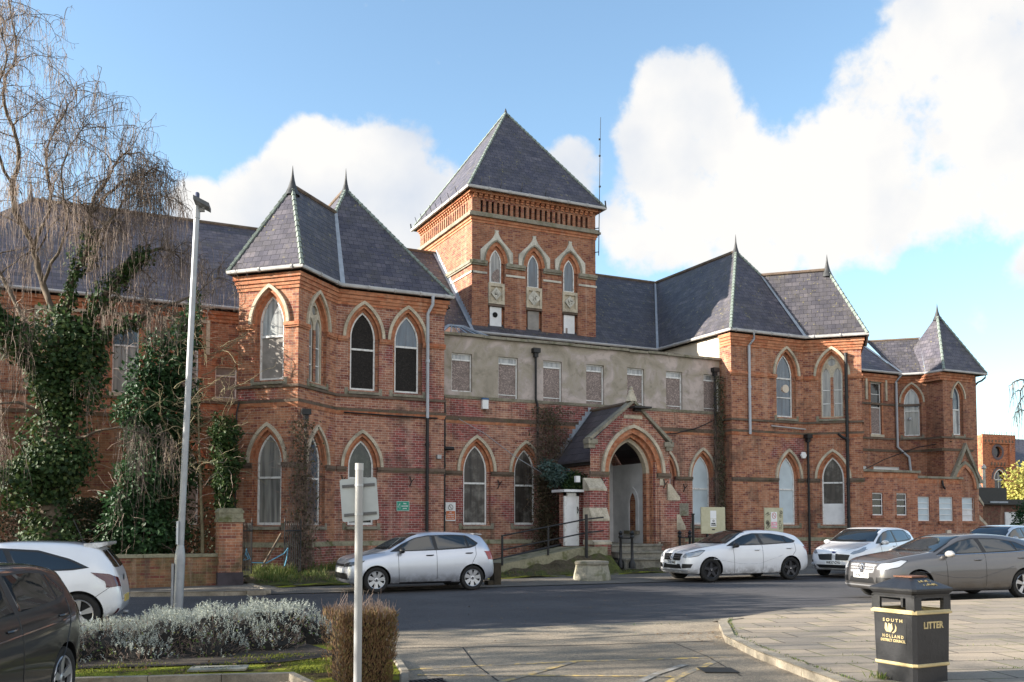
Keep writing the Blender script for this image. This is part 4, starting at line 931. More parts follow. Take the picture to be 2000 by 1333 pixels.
# ---- entrance porch (a part of the building)
def porch():
    B = HB; x0, x1, y, zs, c = 15.85, 18.98, 26.45, 3.36, .386; g = .30
    xc = 17.5; h = .98
    w = Wall((x0, y), (x1, y)); u = xc - x0
    gable = [(0, .2), (x1 - x0, .2), (x1 - x0, 4.28), (u + .3, 5.45), (u, 5.72), (u - .3, 5.45), (0, 4.28)]
    o1 = outline(u, .35, zs, c, h); w.hole(o1, .14)
    P = w.close(0, 0, 'porch', BRICK_LOW, B, outline=gable)
    # orders of the arch
    m = MB(); ring(m, w, u, zs, c, h, h + .17, .006, 0); a = arch(u, zs, c, h - .001); m.ribbon([w.p(x, z, .005) for x, z in a], [w.p(x, z, -.14) for x, z in a])
    ring(m, w, u, zs, c, h - .12, h, -.14); a = arch(u, zs, c, h - .12); m.ribbon([w.p(x, z, -.14) for x, z in a], [w.p(x, z, -.30) for x, z in a]); m.build('brick_arch', BRICK_OR, P, recalc=False)
    m = MB(); ring(m, w, u, zs, c, h + .17, h + .275, .10, 0); m.build('hood_mould', STONE, P, recalc=False)
    m = MB(); ring(m, w, u, zs, c, h - .25, h - .12, -.30, -.52); m.build('inner_stone_arch', STONE, P, recalc=False)
    m = MB()
    for sg in (-1, 1):
        a, b = sorted((u + sg * (h - .12), u + sg * h)); w.box(m, a, b, .35, zs, -.52, -.14)
        a, b = sorted((u + sg * (h - .25), u + sg * (h - .12))); w.box(m, a, b, .35, zs, -.52, -.30)
    m.build('jamb', BRICK, P)
    m = MB()
    for a, b in ((-.03, u - h + .02), (u + h - .02, x1 - x0 + .03)): w.box(m, a, b, zs - .11, zs, -.02, .075); w.box(m, a, b, zs - .17, zs - .11, -.02, .04)
    m.build('impost', STRING, P)
    # gable coping with kneelers, stone collar and broken finial
    m = MB(); zt = 5.78
    for sg in (-1, 1):
        xe = (x1 - x0) / 2 + .06; ct = (x1 - x0) / 2
        a = [w.p(u + sg * .02, zt, -.26), w.p(u + sg * .02, zt - .11, -.26), w.p(ct + sg * (xe - .03) , 4.36, -.26), w.p(ct + sg * xe, 4.47, -.26)]
        m.prism(a, w.N * .36)
        w.box(m, *sorted((ct + sg * (xe - .30), ct + sg * (xe + .06))), 4.26, 4.42, -.26, .10)
        w.box(m, *sorted((ct + sg * (xe - .22), ct + sg * (xe + .03))), 4.12, 4.26, -.26, .06)
    m.build('gable_coping', STONE_D, P)
    m = MB(); w.box(m, u - .36, u + .36, 5.16, 5.27, -.01, .03); m.build('stone_collar', STONE, P)
    m = MB(); m.lathe([(.20, 0), (.17, .12), (.09, .30), (.10, .34), (.055, .40), (.07, .46), (.02, .52)], w.p(u, 5.74, -.08), n=8); m.build('finial', STONE, P, smooth=40)
    # side walls, inner lining, roof
    xl, xr, yb = 16.15, 18.68, 29.15
    for xa, xb in ((xl, xl + .28), (xr - .28, xr)): m = MB(); m.box(xa, xb, y + .02, yb, .1, 3.72); m.build('porch_side_wall', BRICK_LOW, P)
    m = MB(); e = .285
    m.poly([(xl + e, y + .52, .98), (xl + e, yb - .02, .98), (xl + e, yb - .02, 3.74), (xl + e, y + .52, 3.74)])
    m.poly([(xr - e, y + .52, .98), (xr - e, yb - .02, .98), (xr - e, yb - .02, 3.74), (xr - e, y + .52, 3.74)])
    m.poly([(xl + e, yb - .03, .98), (xr - e, yb - .03, .98), (xr - e, yb - .03, 3.74), (17.45, yb - .03, 5.5), (xl + e, yb - .03, 3.74)])
    m.build('white_lining', BOARD_W, P, recalc=False)
    # blind lancet inside and inner door leaf
    wi = Wall((xr - e - .004, yb), (xr - e - .004, y)); 
    m = MB(); ring(m, wi, 1.35, 2.35, .3, .20, .36, .04, 0, foot=.95); m.build('niche_arch', BOARD_W, P, recalc=False)
    m = MB(); m.poly([wi.p(a, b, .012) for a, b in outline(1.35, 1.42, 2.35, .3, .19)]); m.build('niche', BRICK, P, recalc=False)
    m = MB(); wi.box(m, .95, 1.75, 1.30, 1.42, -.02, .13); m.build('niche_sill', STONE_D, P)
    wb = Wall((xl + e, yb - .04), (xr - e, yb - .04))
    m = MB(); ring(m, wb, .98, 2.9, .386, .78, .95, .06, 0, foot=1.9); m.build('inner_arch', BOARD_W, P, recalc=False)
    m = MB(); m.poly([wb.p(a, b, .012) for a, b in outline(.98, .98, 2.9, .386, .78)]); m.build('inner_doorway', VOID, P, recalc=False)
    m = MB(); m.box(xl + e + .05, xl + e + .10, y + .75, y + 1.75, 1.0, 3.2); m.build('door', simple('blue_grey_paint', (.22, .25, .29), .5), P)
    m = MB()
    for sg, xe in ((-1, 15.98), (1, 18.86)):
        m.prism([(xc, y + .05, 5.62), (xc, yb, 5.62), (xe, yb, 3.70), (xe, y + .05, 3.70)], (0, 0, .07))
    m.build('porch_roof', SLATE_P, P)
    m = MB(); m.tube([(xc, y + .1, 5.70), (xc, yb, 5.70)], .07, 6); m.build('ridge_tiles', STRING, P)
    m = MB(); m.prism([(xl - .1, y + .3, 3.60), (xl - .1, yb, 3.60), (xl + .02, yb, 3.60), (xl + .02, y + .3, 3.60)], (0, 0, .12)); m.build('eaves_board', SOFFIT, P)
    m = MB()
    for i in range(12):
        t0, t1 = i / 12, (i + 1) / 12; za, zb = 5.72 - 1.94 * t0, 5.72 - 1.94 * t1; xa, xb = xc - 1.54 * t0, xc - 1.54 * t1
        m.poly([(xa, yb - .02, za), (xb, yb - .02, zb), (xb, yb - .02, za + .10), (xa, yb - .02, za + .10)])
        m.poly([(xa, yb, za + .02), (xb, yb, zb + .02), (xb, yb - .16, zb + .02), (xa, yb - .16, za + .02)])
    m.build('stepped_flashing', LEAD, P, recalc=False)
    m = MB(); m.box(17.32, 17.98, 26.02, 26.38, 5.48, 5.54); m.box(17.5, 17.75, 26.3, 26.47, 5.40, 5.48); m.build('lamp_housing', BLACK, P)
    # buttresses with stone weatherings
    xa, xb = 15.62, 16.24; yb2 = y + .05; m = MB()
    for z0, z1, d in ((.1, 1.0, .62), (1.0, 1.75, .50), (1.75, 2.72, .34)):
        m.prism([(xa, yb2, z0), (xa, y - d, z0), (xa, y - d, z1), (xa, yb2, z1)], (xb - xa, 0, 0))
    m.build('buttress', BRICK_LOW, P)
    for z, d, d2, hh in ((1.0, .62, .50, .14), (1.75, .50, .34, .42), (2.72, .34, .0, .42)):
        s = MB(); s.prism([(xa - .02, y + .06, z), (xa - .02, y - d - .02, z), (xa - .02, y - d - .02, z + .07), (xa - .02, y - d2, z + hh), (xa - .02, y + .06, z + hh)], (xb - xa + .04, 0, 0)); s.build('buttress_weathering', STONE, P)
    xr0 = 18.55; yo = y - .06; m = MB()
    for z0, z1, d in ((.1, 1.45, 1.0), (1.45, 2.45, .78)):
        m.prism([(xr0, yo, z0), (xr0 + d, yo, z0), (xr0 + d, yo, z1), (xr0, yo, z1)], (0, .52, 0))
    m.build('buttress', BRICK_LOW, P)
    for z, d, d2, hh in ((1.45, 1.0, .78, .52), (2.45, .78, .42, .55)):
        s = MB(); s.prism([(xr0 + d2 - .12, yo - .02, z), (xr0 + d + .02, yo - .02, z), (xr0 + d + .02, yo - .02, z + .1), (xr0 + d2, yo - .02, z + hh), (xr0 + d2 - .12, yo - .02, z + hh)], (0, .56, 0)); s.build('buttress_weathering', STONE, P)
    for z in (1.9, 2.75): s = MB(); s.box(16.245, 16.36, y - .008, y + .01, z, z + .3); s.build('quoin', STONE, P)
    for z in (1.9, 2.95): s = MB(); s.box(18.58, 18.74, y - .008, y + .01, z, z + .3); s.build('quoin', STONE, P)
    m = MB(); w.box(m, 0, u - h - .005, .9, 1.04, 0, .06); w.box(m, u + h + .005, x1 - x0, .9, 1.04, 0, .06); m.build('plinth_course', STONE, P)
    # steps
    for i, (z, d) in enumerate(((.98, .30), (.76, .68), (.55, 1.06))):
        m = MB(); x2, x3, y2 = 16.46 + .02 * i, 18.42 + .1 * i, y - d
        m.box(x2, x3, y2, y + (.6 if i == 0 else -.1), .1, z - .055); m.box(x2 - .02, x3 + .02, y2 - .05, y + (.6 if i == 0 else -.1), z - .05, z); m.build('step', STEPC, P)
    m = MB(); m.box(xl + .28, xr - .28, y + .3, yb, .3, .985); m.build('porch_floor', CONC, P)
    for bx_, by_ in ((16.42, 25.55), (16.62, 25.2), (18.75, 25.6), (19.12, 25.55)):
        m = MB(); m.lathe([(.11, .25), (.11, .42), (.05, .52), (.04, 1.18), (.075, 1.24), (.045, 1.30), (.075, 1.36), (.02, 1.44)], (bx_, by_, 0), n=10); m.build('step_post', BLACK, P, smooth=50)
    for p, q in (((16.42, 25.55), (16.62, 25.2)), ((18.75, 25.6), (19.12, 25.55))):
        m = MB(); m.tube([(*p, 1.2), (*q, 1.2)], .022, 6); m.build('step_rail', BLACK, P)
    # ramp door lobby at the left
    m = MB(); m.box(14.98, 15.06, 26.62, 26.70, .95, 2.66); m.box(15.42, 15.52, 26.62, 26.70, .95, 2.66); m.box(14.98, 15.52, 26.62, 26.70, 2.55, 2.66); fr = m.build('lobby_door', WHITE, P)
    m = MB(); m.box(15.06, 15.42, 26.64, 26.68, .95, 2.55); m.build('door_panel', BOARD_W, fr)
    m = MB(); m.box(15.0, 16.2, 26.72, 27.0, .2, 2.64); m.build('lobby_wall', BRICK_LOW, P)
    m = MB(); m.box(14.88, 15.75, 26.45, 27.3, 2.68, 2.76); m.build('lobby_roof', BOARD_W, P)
    m = MB(); m.tube([(15.45, 26.6, 2.0), (15.45, 26.55, 2.1), (15.45, 26.6, 2.2)], .02, 6); m.build('handle', BLACK, P)
porch()

# ---- ramp and rail: a thing of their own
def ramp():
    r = tag(empty('ramp', (13.6, 26.2, .3)), 'mossy concrete wheelchair ramp with black tube handrail climbing to the white lobby door', 'ramp')
    m = MB(); m.prism([(11.3, 25.5, .05), (15.9, 25.5, .05), (15.9, 25.5, .94), (14.9, 25.5, .92), (11.3, 25.5, .30)], (0, 1.35, 0)); m.build('slope', STONE_M, r)
    for x, z, t in ((12.2, .42, 1.32), (13.75, .70, 1.58), (15.1, .4, 1.95)):
        m = MB(); m.tube([(x, 25.45, z), (x, 25.45, t)], .035 if x < 15 else .05, 7); m.build('post', BLACK, r)
    for dz in (0, -.42):
        m = MB(); m.tube([(12.2, 25.45, 1.30 + dz), (15.1, 25.45, 1.80 + dz), (15.75, 25.5, 1.86 + dz)], .024, 7); m.build('rail', BLACK, r)
    m = MB(); m.tube([(12.3, 26.9, .45), (15.0, 26.9, .98)], .05, 6); m.build('kerb_rail', BLACK, r)
ramp()

# ------------------------------------------------------------------ signs, boards and fittings
def wall_sign(name, label, cat, p, w, h, N_, draw, mat):
    U_ = Vector((-N_.y, N_.x, 0)); o = empty(name, p); tag(o, label, cat)
    m = MB(); m.obox(Vector(p), U_, Vector((0,0,1)), N_, -w/2, w/2, -h/2, h/2, 0, .012); m.build('panel', mat, o)
    draw(o, Vector(p) + N_ * .013, U_, Vector((0,0,1)), N_)
    return o
GREEN = simple('green_sign', (0.015, 0.25, 0.16), 0.45, .08); WHT = simple('white_lettering', (.78, .78, .78), .5, .04); ORG = simple('orange_sign', (.52, .15, .05), .5, .08); RED = simple('red_print', (.55, .05, .05), .5, .05); PNK = simple('faded_pink_print', (.75, .36, .42), .6, .08)
F = Vector((0, -1, 0)); Zv = Vector((0, 0, 1))
def d1(o, p, u, w, n):
    m = MB(); m.obox(p, u, w, n, -.105, -.098, -.10, .10, 0, .002); text_mesh(m, 'Fire', p, u, w, n, .062, .06, .075, bold=.0015); text_mesh(m, 'assembly', p, u, w, n, .062, .06, .0, bold=.0015); text_mesh(m, 'point', p, u, w, n, .062, .06, -.075, bold=.0015)
    m.tube([p + u * -.19 + w * -.005 + n * .003, p + u * -.165 + w * -.05 + n * .003, p + u * -.12 + w * .06 + n * .003], .009, 5)
    for a, b, c_, d_ in ((-.2, .2, .14, .148), (-.2, .2, -.148, -.14), (-.208, -.2, -.148, .148), (.2, .208, -.148, .148)): m.obox(p, u, w, n, a, b, c_, d_, 0, .002)
    m.build('lettering', WHT, o)
wall_sign('assembly_sign', 'green fire assembly point sign with a white tick on the brick wall', 'sign', (10.16, 28.485, 2.22), .43, .31, F, d1, GREEN)
def d2(o, p, u, w, n):
    m = MB(); m.obox(p, u, w, n, -.16, .16, -.27, .02, 0, .003); m.build('orange_panel', ORG, o)
    m = MB()
    for i, (t, s) in enumerate((('NO', .045), ('PARKING', .045), ('KEEP CLEAR', .036), ('AT ALL TIMES', .032))): text_mesh(m, t, p + n * .004, u, w, n, s * 1.2, 0, -.03 - i * .065, bold=.001)
    m.build('lettering', WHT, o)
    m = MB(); m.tube([p + u * .085 * cos(t * pi / 10) + w * (.14 + .085 * sin(t * pi / 10)) + n * .003 for t in range(21)], .008, 5, cap=False); m.tube([p + u * -.055 + w * .195 + n * .004, p + u * .055 + w * .085 + n * .004], .008, 5); m.build('prohibition_ring', BLACK, o)
wall_sign('parking_notice', 'white and orange no parking notice beside the black downpipe', 'sign', (12.08, 29.185, 2.06), .36, .62, F, d2, WHITEP)

def yboard(name, label, x0, x1, z0, z1, y, extra):
    q = NT('cream_board_' + name, .7, .3); P_ = q.pos(); a = q.noise(P_, 4, 6, .7)
    q.base(q.ramp(a, [(.3, (.16, .14, .07)), (.40, (.46, .43, .29)), (.7, (.56, .53, .37))]))
    o = tag(empty('notice_board', ((x0 + x1) / 2, y, GZ(x0, y) + .1)), label, 'notice board', 'cream notice boards on posts')
    m = MB(); m.box(x0, x1, y - .02, y + .02, z0, z1); m.build('board', q.m, o)
    m = MB(); m.tube([((x0 + x1) / 2 - .2, y + .06, .1), ((x0 + x1) / 2 - .2, y + .06, z1 - .1)], .045, 8); m.build('post', BLACK, o)
    extra(o, Vector(((x0 + x1) / 2, y - .022, (z0 + z1) / 2)))
    return o
U1 = Vector((1, 0, 0))
def e1(o, p):
    m = MB(); m.obox(p, U1, Zv, F, -.13, .12, .06, .33, 0, .004); m.build('paper', WHT, o)
    m = MB(); m.obox(p, U1, Zv, F, -.13, .12, -.22, .05, 0, .004); m.build('plate', WHITEP, o)
    m = MB(); text_mesh(m, 'O', p, U1, Zv, F, .10, 0, -.02, m=0, depth=.012, bold=.002); text_mesh(m, 'WHEEL', p, U1, Zv, F, .055, 0, -.11, depth=.012, bold=.003); text_mesh(m, 'CLAMPING', p, U1, Zv, F, .042, 0, -.165, depth=.012, bold=.002)
    m.obox(p, U1, Zv, F, -.06, .06, -.33, -.29, 0, .006); m.build('lettering', BLACK, o)
yboard('a', 'larger cream notice board with a blank white paper above a clamping notice', 19.85, 20.86, 1.32, 2.22, 25.9, e1)
def e2(o, p):
    m = MB(); m.obox(p, U1, Zv, F, -.14, .14, -.28, .30, 0, .004); m.build('plate', WHT, o)
    m = MB(); m.obox(p, U1, Zv, F, -.135, .135, -.275, -.05, .002, .006); m.build('pink_panel', PNK, o)
    m = MB(); text_mesh(m, 'No', p, U1, Zv, F, .08, 0, -.115, depth=.016, bold=.002); text_mesh(m, 'parking', p, U1, Zv, F, .075, 0, -.20, depth=.016, bold=.002); m.build('lettering', WHT, o)
    m = MB(); q = p + Zv * .17 + F * .007
    m.tube([q + U1 * .085 * cos(t * pi / 10) + Zv * .1 * sin(t * pi / 10) for t in range(21)], .008, 5, cap=False); m.tube([q + U1 * -.06 + Zv * .07, q + U1 * .06 - Zv * .07], .008, 5); m.build('prohibition_ring', RED, o)
    m = MB(); r = random.Random(4)
    for i in range(26):
        cx, cz = r.choice((-.30, -.26, .28, .33)), r.uniform(-.28, .33); t = r.uniform(0, 6); s = r.uniform(.02, .05)
        m.tube([p + U1 * (cx + s * cos(t + k * 1.1) * (1 + .3 * k)) + Zv * (cz + s * sin(t + k * 1.3)) + F * .004 for k in range(5)], .006, 4)
    q = p + U1 * .34 + Zv * .28 + F * .004; m.tube([q + U1 * .05 * cos(t * pi / 8) + Zv * .05 * sin(t * pi / 8) for t in range(17)], .007, 4, cap=False); m.tube([q + Zv * .05, q - Zv * .05], .006, 4)
    m.build('graffiti', BLACK, o)
yboard('b', 'smaller cream notice board covered in black graffiti round a pink no parking plate', 22.68, 23.52, 1.32, 2.22, 26.0, e2)
m = MB(); m.tube([(19.52, 25.9, .1), (19.52, 25.9, 1.95)], .045, 8); m.tube([(19.52, 25.9, 1.95), (19.52, 25.9, 2.0)], .06, 8); tag(m.build('bollard_post', BLACK, None), 'plain black post standing left of the larger cream board', 'post')
# stone plaque, alarm boxes and lights on the walls
m = MB(); m.box(20.95, 21.75, 29.12, 29.2, 1.95, 2.42); tag(m.build('stone_plaque', CONC, None), 'blank stone plaque on the brickwork right of the porch', 'plaque')
m = MB(); m.box(13.20, 13.42, 29.08, 29.2, 5.55, 5.86); a = tag(m.build('alarm_box', WHITEP, None), 'white alarm box with a blue lid under the rendered wall', 'alarm box')
m = MB(); m.box(13.19, 13.43, 29.07, 29.21, 5.86, 5.92); m.build('lid', simple('blue_plastic', (.03, .10, .24), .5), a)
m = MB(); m.lathe([(.14, -.07), (.15, -.03), (.14, 0)], (26.75, 28.38, 4.35), 'y', 6); tag(m.build('alarm_box', WHITEP, None), 'white hexagonal alarm box between the lower windows of the right wing', 'alarm box')
m = MB(); m.box(11.28, 11.42, 28.36, 28.5, 3.75, 3.88); tag(m.build('floodlight', STEEL, None), 'small grey floodlight on the left wing corner above the downpipes', 'floodlight')
m = MB(); m.box(15.35, 15.5, 26.5, 26.62, 3.0, 3.2); tag(m.build('porch_light', WHITEP, None), 'white box light above the lobby door by the ivy', 'light')
m = MB(); m.lathe([(.16, -.16), (.16, -.1), (.11, -.02), (.11, 0)], (25.75, 28.34, 6.9), 'y', 16); tag(m.build('fan_vent', CREAM, None), 'round cream extractor fan set in the right wing window glass', 'vent')
# cables
def cable(pts, r, label, mat=BLACK):
    m = MB(); m.tube(pts, r, 5); tag(m.build('cable', mat, None), label, 'cable')
cable([(19.2, 29.1, 5.02), (20.2, 29.1, 4.95), (21.2, 29.1, 5.05), (22.2, 29.1, 5.3), (22.9, 29.08, 5.6)], .02, 'black cable sagging across the brickwork right of the porch gable')
cable([(12.3, 29.02, 5.15), (13.2, 28.95, 4.7), (14.2, 28.7, 3.95), (15.4, 28.3, 3.2)], .012, 'thin pale cable slanting from the left downpipe to the ivy by the lobby', STEEL)
cable([(34.7, 33.1, 4.1), (36.2, 32.9, 4.75), (38.0, 32.6, 5.35), (39.0, 31.38, 5.6)], .022, 'black cable rising across the far right brickwork')
cable([(8.2, 28.42, 5.1), (9.6, 28.42, 5.07), (11.3, 28.42, 5.06)], .022, 'black cable clipped under the string course of the left wing')
# shutter hooks on the ground-floor piers
for i, (x, y) in enumerate(((7.99 + .2, 28.5), (10.42, 28.5), (13.85, 29.2), (16.3, 26.45), (18.75, 26.45), (21.6, 29.2))):
    m = MB(); m.tube([(x - .03, y - .02, 3.16), (x, y - .06, 2.98), (x - .04, y - .03, 2.85)], .018, 5); m.tube([(x, y - .06, 2.98), (x + .08, y - .12, 3.1)], .014, 5)
    tag(m.build('wall_hook', BLACK, None), 'small black iron hook bracket just under the impost of a ground floor pier', 'hook', 'iron hooks on the piers')

# ------------------------------------------------------------------ far buildings
def far():
    o = tag(empty('chapel', (97.0, 72.0, .1)), 'distant sunlit red brick building with a round window and slate roof, right of the hospital', 'building')
    br = brick_mat('distant_brick', (.42, .13, .06), (.5, .18, .09), (.36, .22, .15), patch=.95, grime=.25, moss=False)
    w = Wall((91.6, 70.0), (96.4, 69.6)); U_, N_ = w.U, w.N
    w.hole([(2.4 + .62 * cos(2*pi*i/20), 9.5 + .62 * sin(2*pi*i/20)) for i in range(20)], .25)
    w.hole(outline(2.6, 4.5, 6.5, .3, .75), .25)
    w.close(0, 11.4, 'wall', br, o)
    m = MB()
    for a, b in ((0, 1.0), (4.0, 4.85)): w.box(m, a, b, 0, 11.0, 0, .16)
    w.box(m, 0, 4.85, 10.4, 11.4, 0, .2); w.box(m, 1, 4, 8.1, 8.3, 0, .08); w.box(m, 0, 4.85, 7.85, 7.95, 0, .18); m.build('pilaster', br, o)
    m = MB()
    for i in range(9): w.box(m, .35 + i * .5, .55 + i * .5, 10.55, 10.8, .195, .215)
    for i in range(5): w.box(m, 1.3 + i * .48, 1.5 + i * .48, 8.0, 8.35, .07, .09)
    m.build('brick_ornament', STRING, o)
    m = MB(); a = [(2.4 + .62 * cos(2*pi*i/20), 9.5 + .62 * sin(2*pi*i/20)) for i in range(20)]; b = [(2.4 + .9 * cos(2*pi*i/20), 9.5 + .9 * sin(2*pi*i/20)) for i in range(20)]
    m.ribbon([w.p(*p, .05) for p in a], [w.p(*p, .05) for p in b], True); m.build('round_surround', simple('blue_brick', (.12, .09, .1), .8), o, recalc=False)
    m = MB(); w.box(m, 1.6, 3.4, 4.4, 10.3, -.3, -.25); m.build('pane', GLASS_D, o)
    m = MB(); ring(m, w, 2.6, 6.5, .3, .75, .85, .01, 0); w.box(m, 2.57, 2.63, 4.5, 7.3, -.24, -.2); w.box(m, 1.9, 3.3, 6.4, 6.5, -.24, -.2); m.build('window', WHITE, o)
    m = MB(); ring(m, w, 2.6, 6.5, .3, 1.0, 1.2, .05, 0); m.build('brick_arch', simple('blue_brick', (.12, .09, .1), .8), o, recalc=False)
    w2 = Wall((96.4, 69.9), (112, 68.6)); w2.hole(outline(1.9, 4.4, 6.2, .3, .7), .25); w2.close(0, 7.9, 'wall', br, o)
    m = MB(); w2.box(m, 1.0, 2.8, 4.3, 7.2, -.3, -.26); m.build('pane', simple('lit_blind', (.62, .55, .32), .6), o)
    m = MB(); ring(m, w2, 1.9, 6.2, .3, .95, 1.15, .05, 0); m.build('brick_arch', simple('blue_brick', (.12, .09, .1), .8), o, recalc=False)
    m = MB(); m.poly([w2.p(0, 7.9, .3), w2.p(15, 7.9, .3), w2.p(15, 11.6, -4.5), w2.p(0, 11.6, -4.5)]); m.build('roof', SLATE, o, recalc=False)
    m = MB(); m.box(91.7, 96.5, 70.1, 74.5, 0, 11.3); m.box(96.5, 111.8, 74.0, 74.4, 0, 11.5); m.build('rear_wall', br, o)
    m = MB()
    for i in range(14): m.tube([w.p(.1 + i * .36, 11.4, .1), w.p(.1 + i * .36, 11.75, .1)], .03, 4)
    m.build('cresting', BLACK, o)
    # low garage beside the turret
    o = tag(empty('garage', (49.5, 36, .1)), 'low flat roofed dark brick garage with a black fascia and white shutter', 'building')
    bd = brick_mat('garage_brick', (.13, .065, .045), (.17, .09, .06), (.15, .12, .1), patch=.95, grime=.5)
    m = MB(); m.box(44.2, 60, 36.0, 44, 0, 2.72); m.build('wall', bd, o)
    m = MB(); m.box(44.0, 60.2, 35.7, 44.2, 2.72, 3.02); m.build('fascia', BLACK, o)
    m = MB(); m.box(46.6, 49.3, 36.1, 40, 3.02, 3.68); m.build('raised_roof', BLACK, o)
    m = MB(); m.box(48.9, 52.5, 35.94, 36.0, .3, 2.3); m.build('shutter', BOARD_W, o)
    m = MB(); m.box(47.3, 48.8, 35.66, 35.72, 2.8, 2.9); m.build('skylight', LEAD, o)
    for x in (46.9, 48.0, 48.6):
        m = MB()
        if x == 48.0: m.lathe([(.28, 0), (.12, .4), (.1, .5), (.14, .55), (.05, .9)], (x, 37, 3.68), n=8); m.box(x - .28, x + .28, 36.9, 37.05, 4.25, 4.37); l = 'white stone cross ornament on the garage roof'
        else: m.lathe([(.09, 0), (.07, 1.1), (.15, 1.15), (.1, 1.3), (.02, 1.4)], (x, 37, 3.68), n=8); l = 'slim white post with a cap on the garage roof, ' + ('left of the cross' if x < 47.5 else 'right of the cross')
        tag(m.build('roof_ornament', STONE_W, None, smooth=40), l, 'ornament')
    # two gas meter boxes low on the addition
    for x, l in ((38.45, 'cream meter box low on the brick wall under the middle blue window'), (40.35, 'cream meter box low on the brick wall under the rightmost blue window')):
        yy = 31.3 if x < 39 else 31.45
        m = MB(); m.box(x - .14, x + .14, yy - .1, yy, .95, 1.35); tag(m.build('meter_box', CREAM, None), l, 'meter box')
far()

# ------------------------------------------------------------------ ground, roads, pavements
def asphalt(name, c, grain=1.0, patchy=0.25, leaf=False):
    q = NT(name, 0.88, 0.3); P = q.pos()
    a = q.noise(P, 0.35, 6, .6); b = q.noise(P, 85, 2, .7); d = q.noise(P, 2.2, 7, .65); b2 = q.noise(P, 26, 3, .75); e = q.noise(P, .9, 5, .7, 1.5)
    col = q.ramp(a, [(.3, tuple(v * (1 - patchy) for v in c)), (.7, tuple(v * (1 + patchy) for v in c))])
    col = q.mix(q.math('MULTIPLY', q.step(d, .5, .75), .35), col, tuple(v * .55 for v in c))
    col = q.mix(.8 * grain, col, q.ramp(b, [(.32, (.42, .42, .43)), (.5, (1, 1, 1)), (.68, (1.75, 1.7, 1.6))]), 'MULTIPLY')
    col = q.mix(.75 * grain, col, q.ramp(b2, [(.33, (.55, .55, .56)), (.5, (1, 1, 1)), (.67, (1.5, 1.45, 1.38))]), 'MULTIPLY')
    col = q.mix(q.math('MULTIPLY', q.step(e, .60, .64), .35 * grain), col, tuple(v * .5 for v in c))
    q.base(col); q.bump(q.math('ADD', b, b2), .8 * grain, .015); return q.m
TARMAC = asphalt('dark_tarmac', (.072, .069, .072), .7)
OLDTAR = asphalt('worn_tarmac', (.235, .198, .150), .9)
APRON = asphalt('pale_apron_tarmac', (.255, .212, .158), .9)
FORE = asphalt('forecourt_tarmac', (.150, .135, .115), .7, .4)
def verge_mat():
    q = NT('rough_verge', .95, .1); P = q.pos(); a = q.noise(P, 1.1, 7, .65); b = q.noise(P, 14, 6, .7)
    col = q.ramp(a, [(.34, (.055, .045, .03)), (.46, (.10, .08, .055)), (.56, (.075, .080, .030)), (.68, (.12, .135, .035))])
    col = q.mix(.7, col, q.ramp(b, [(.3, (.45, .45, .45)), (.7, (1.5, 1.5, 1.4))]), 'MULTIPLY'); q.base(col); q.bump(b, 1, .05); return q.m
VERGE = verge_mat()
def moss_mat():
    q = NT('moss_and_soil', .95, .1); P = q.pos(); a = q.noise(P, 2.3, 7, .68); b = q.noise(P, 30, 5, .7)
    col = q.ramp(a, [(.36, (.05, .036, .022)), (.45, (.12, .10, .035)), (.52, (.24, .25, .03)), (.68, (.34, .36, .05))])
    col = q.mix(.7, col, q.ramp(b, [(.3, (.45, .45, .45)), (.7, (1.5, 1.5, 1.4))]), 'MULTIPLY'); q.base(col); q.bump(b, 1, .04); return q.m
MOSSY = moss_mat()
SOIL = simple('dark_soil', (.04, .028, .018), .95, .4, 9, bump=.8)
LAWN = simple('rough_grass', (.07, .085, .03), .95, .4, 2, bump=.6)
def flag_mat():
    q = NT('paving_flags', .85, .25); P = q.pos()
    mp = q.n('ShaderNodeMapping'); mp.inputs['Rotation'].default_value = (0, 0, radians(19)); q.l(P, mp.inputs[0])
    t = q.n('ShaderNodeTexBrick'); q.l(mp.outputs[0], t.inputs['Vector']); t.inputs['Scale'].default_value = 1
    t.inputs['Brick Width'].default_value = .90; t.inputs['Row Height'].default_value = .60; t.inputs['Mortar Size'].default_value = .014; t.inputs['Mortar Smooth'].default_value = .3
    t.inputs['Color1'].default_value = (.36, .29, .215, 1); t.inputs['Color2'].default_value = (.24, .205, .165, 1)
    md = q.step(q.noise(P, 1.7, 4), .44, .56); t_m = q.mix(md, (.055, .045, .035), (.13, .14, .035)); q.l(t_m, t.inputs['Mortar'])
    a = q.noise(P, 1.4, 7, .65); b = q.noise(P, 50, 3)
    col = q.mix(q.math('MULTIPLY', q.step(a, .5, .72), .45), t.outputs['Color'], (.14, .125, .10))
    col = q.mix(.5, col, q.ramp(b, [(.3, (.65, .65, .65)), (.7, (1.25, 1.25, 1.25))]), 'MULTIPLY')
    q.base(col); q.bump(q.math('ADD', q.math('MULTIPLY', t.outputs['Fac'], -1.0), q.math('MULTIPLY', b, .2)), .7, .02); return q.m
FLAGS = flag_mat()
def kerb_mat():
    q = NT('concrete_kerb', .85, .25); P = q.pos(); a = q.noise(P, 3, 6, .65); b = q.noise(P, 60, 3)
    col = q.ramp(a, [(.35, (.19, .16, .12)), (.6, (.33, .285, .22))]); col = q.mix(.5, col, q.ramp(b, [(.3, (.65, .65, .65)), (.7, (1.3, 1.3, 1.3))]), 'MULTIPLY')
    q.base(col); q.bump(b, .5, .01); return q.m
KERB = kerb_mat()
YLINE = None
def faded(name, c):
    q = NT(name, .85, .2); P = q.pos(); a = q.noise(P, 7, 7, .72); b = q.noise(P, 85, 2)
    col = q.mix(q.step(a, .44, .62), (.215, .190, .155), c); q.base(col); q.bump(b, .6, .01); return q.m
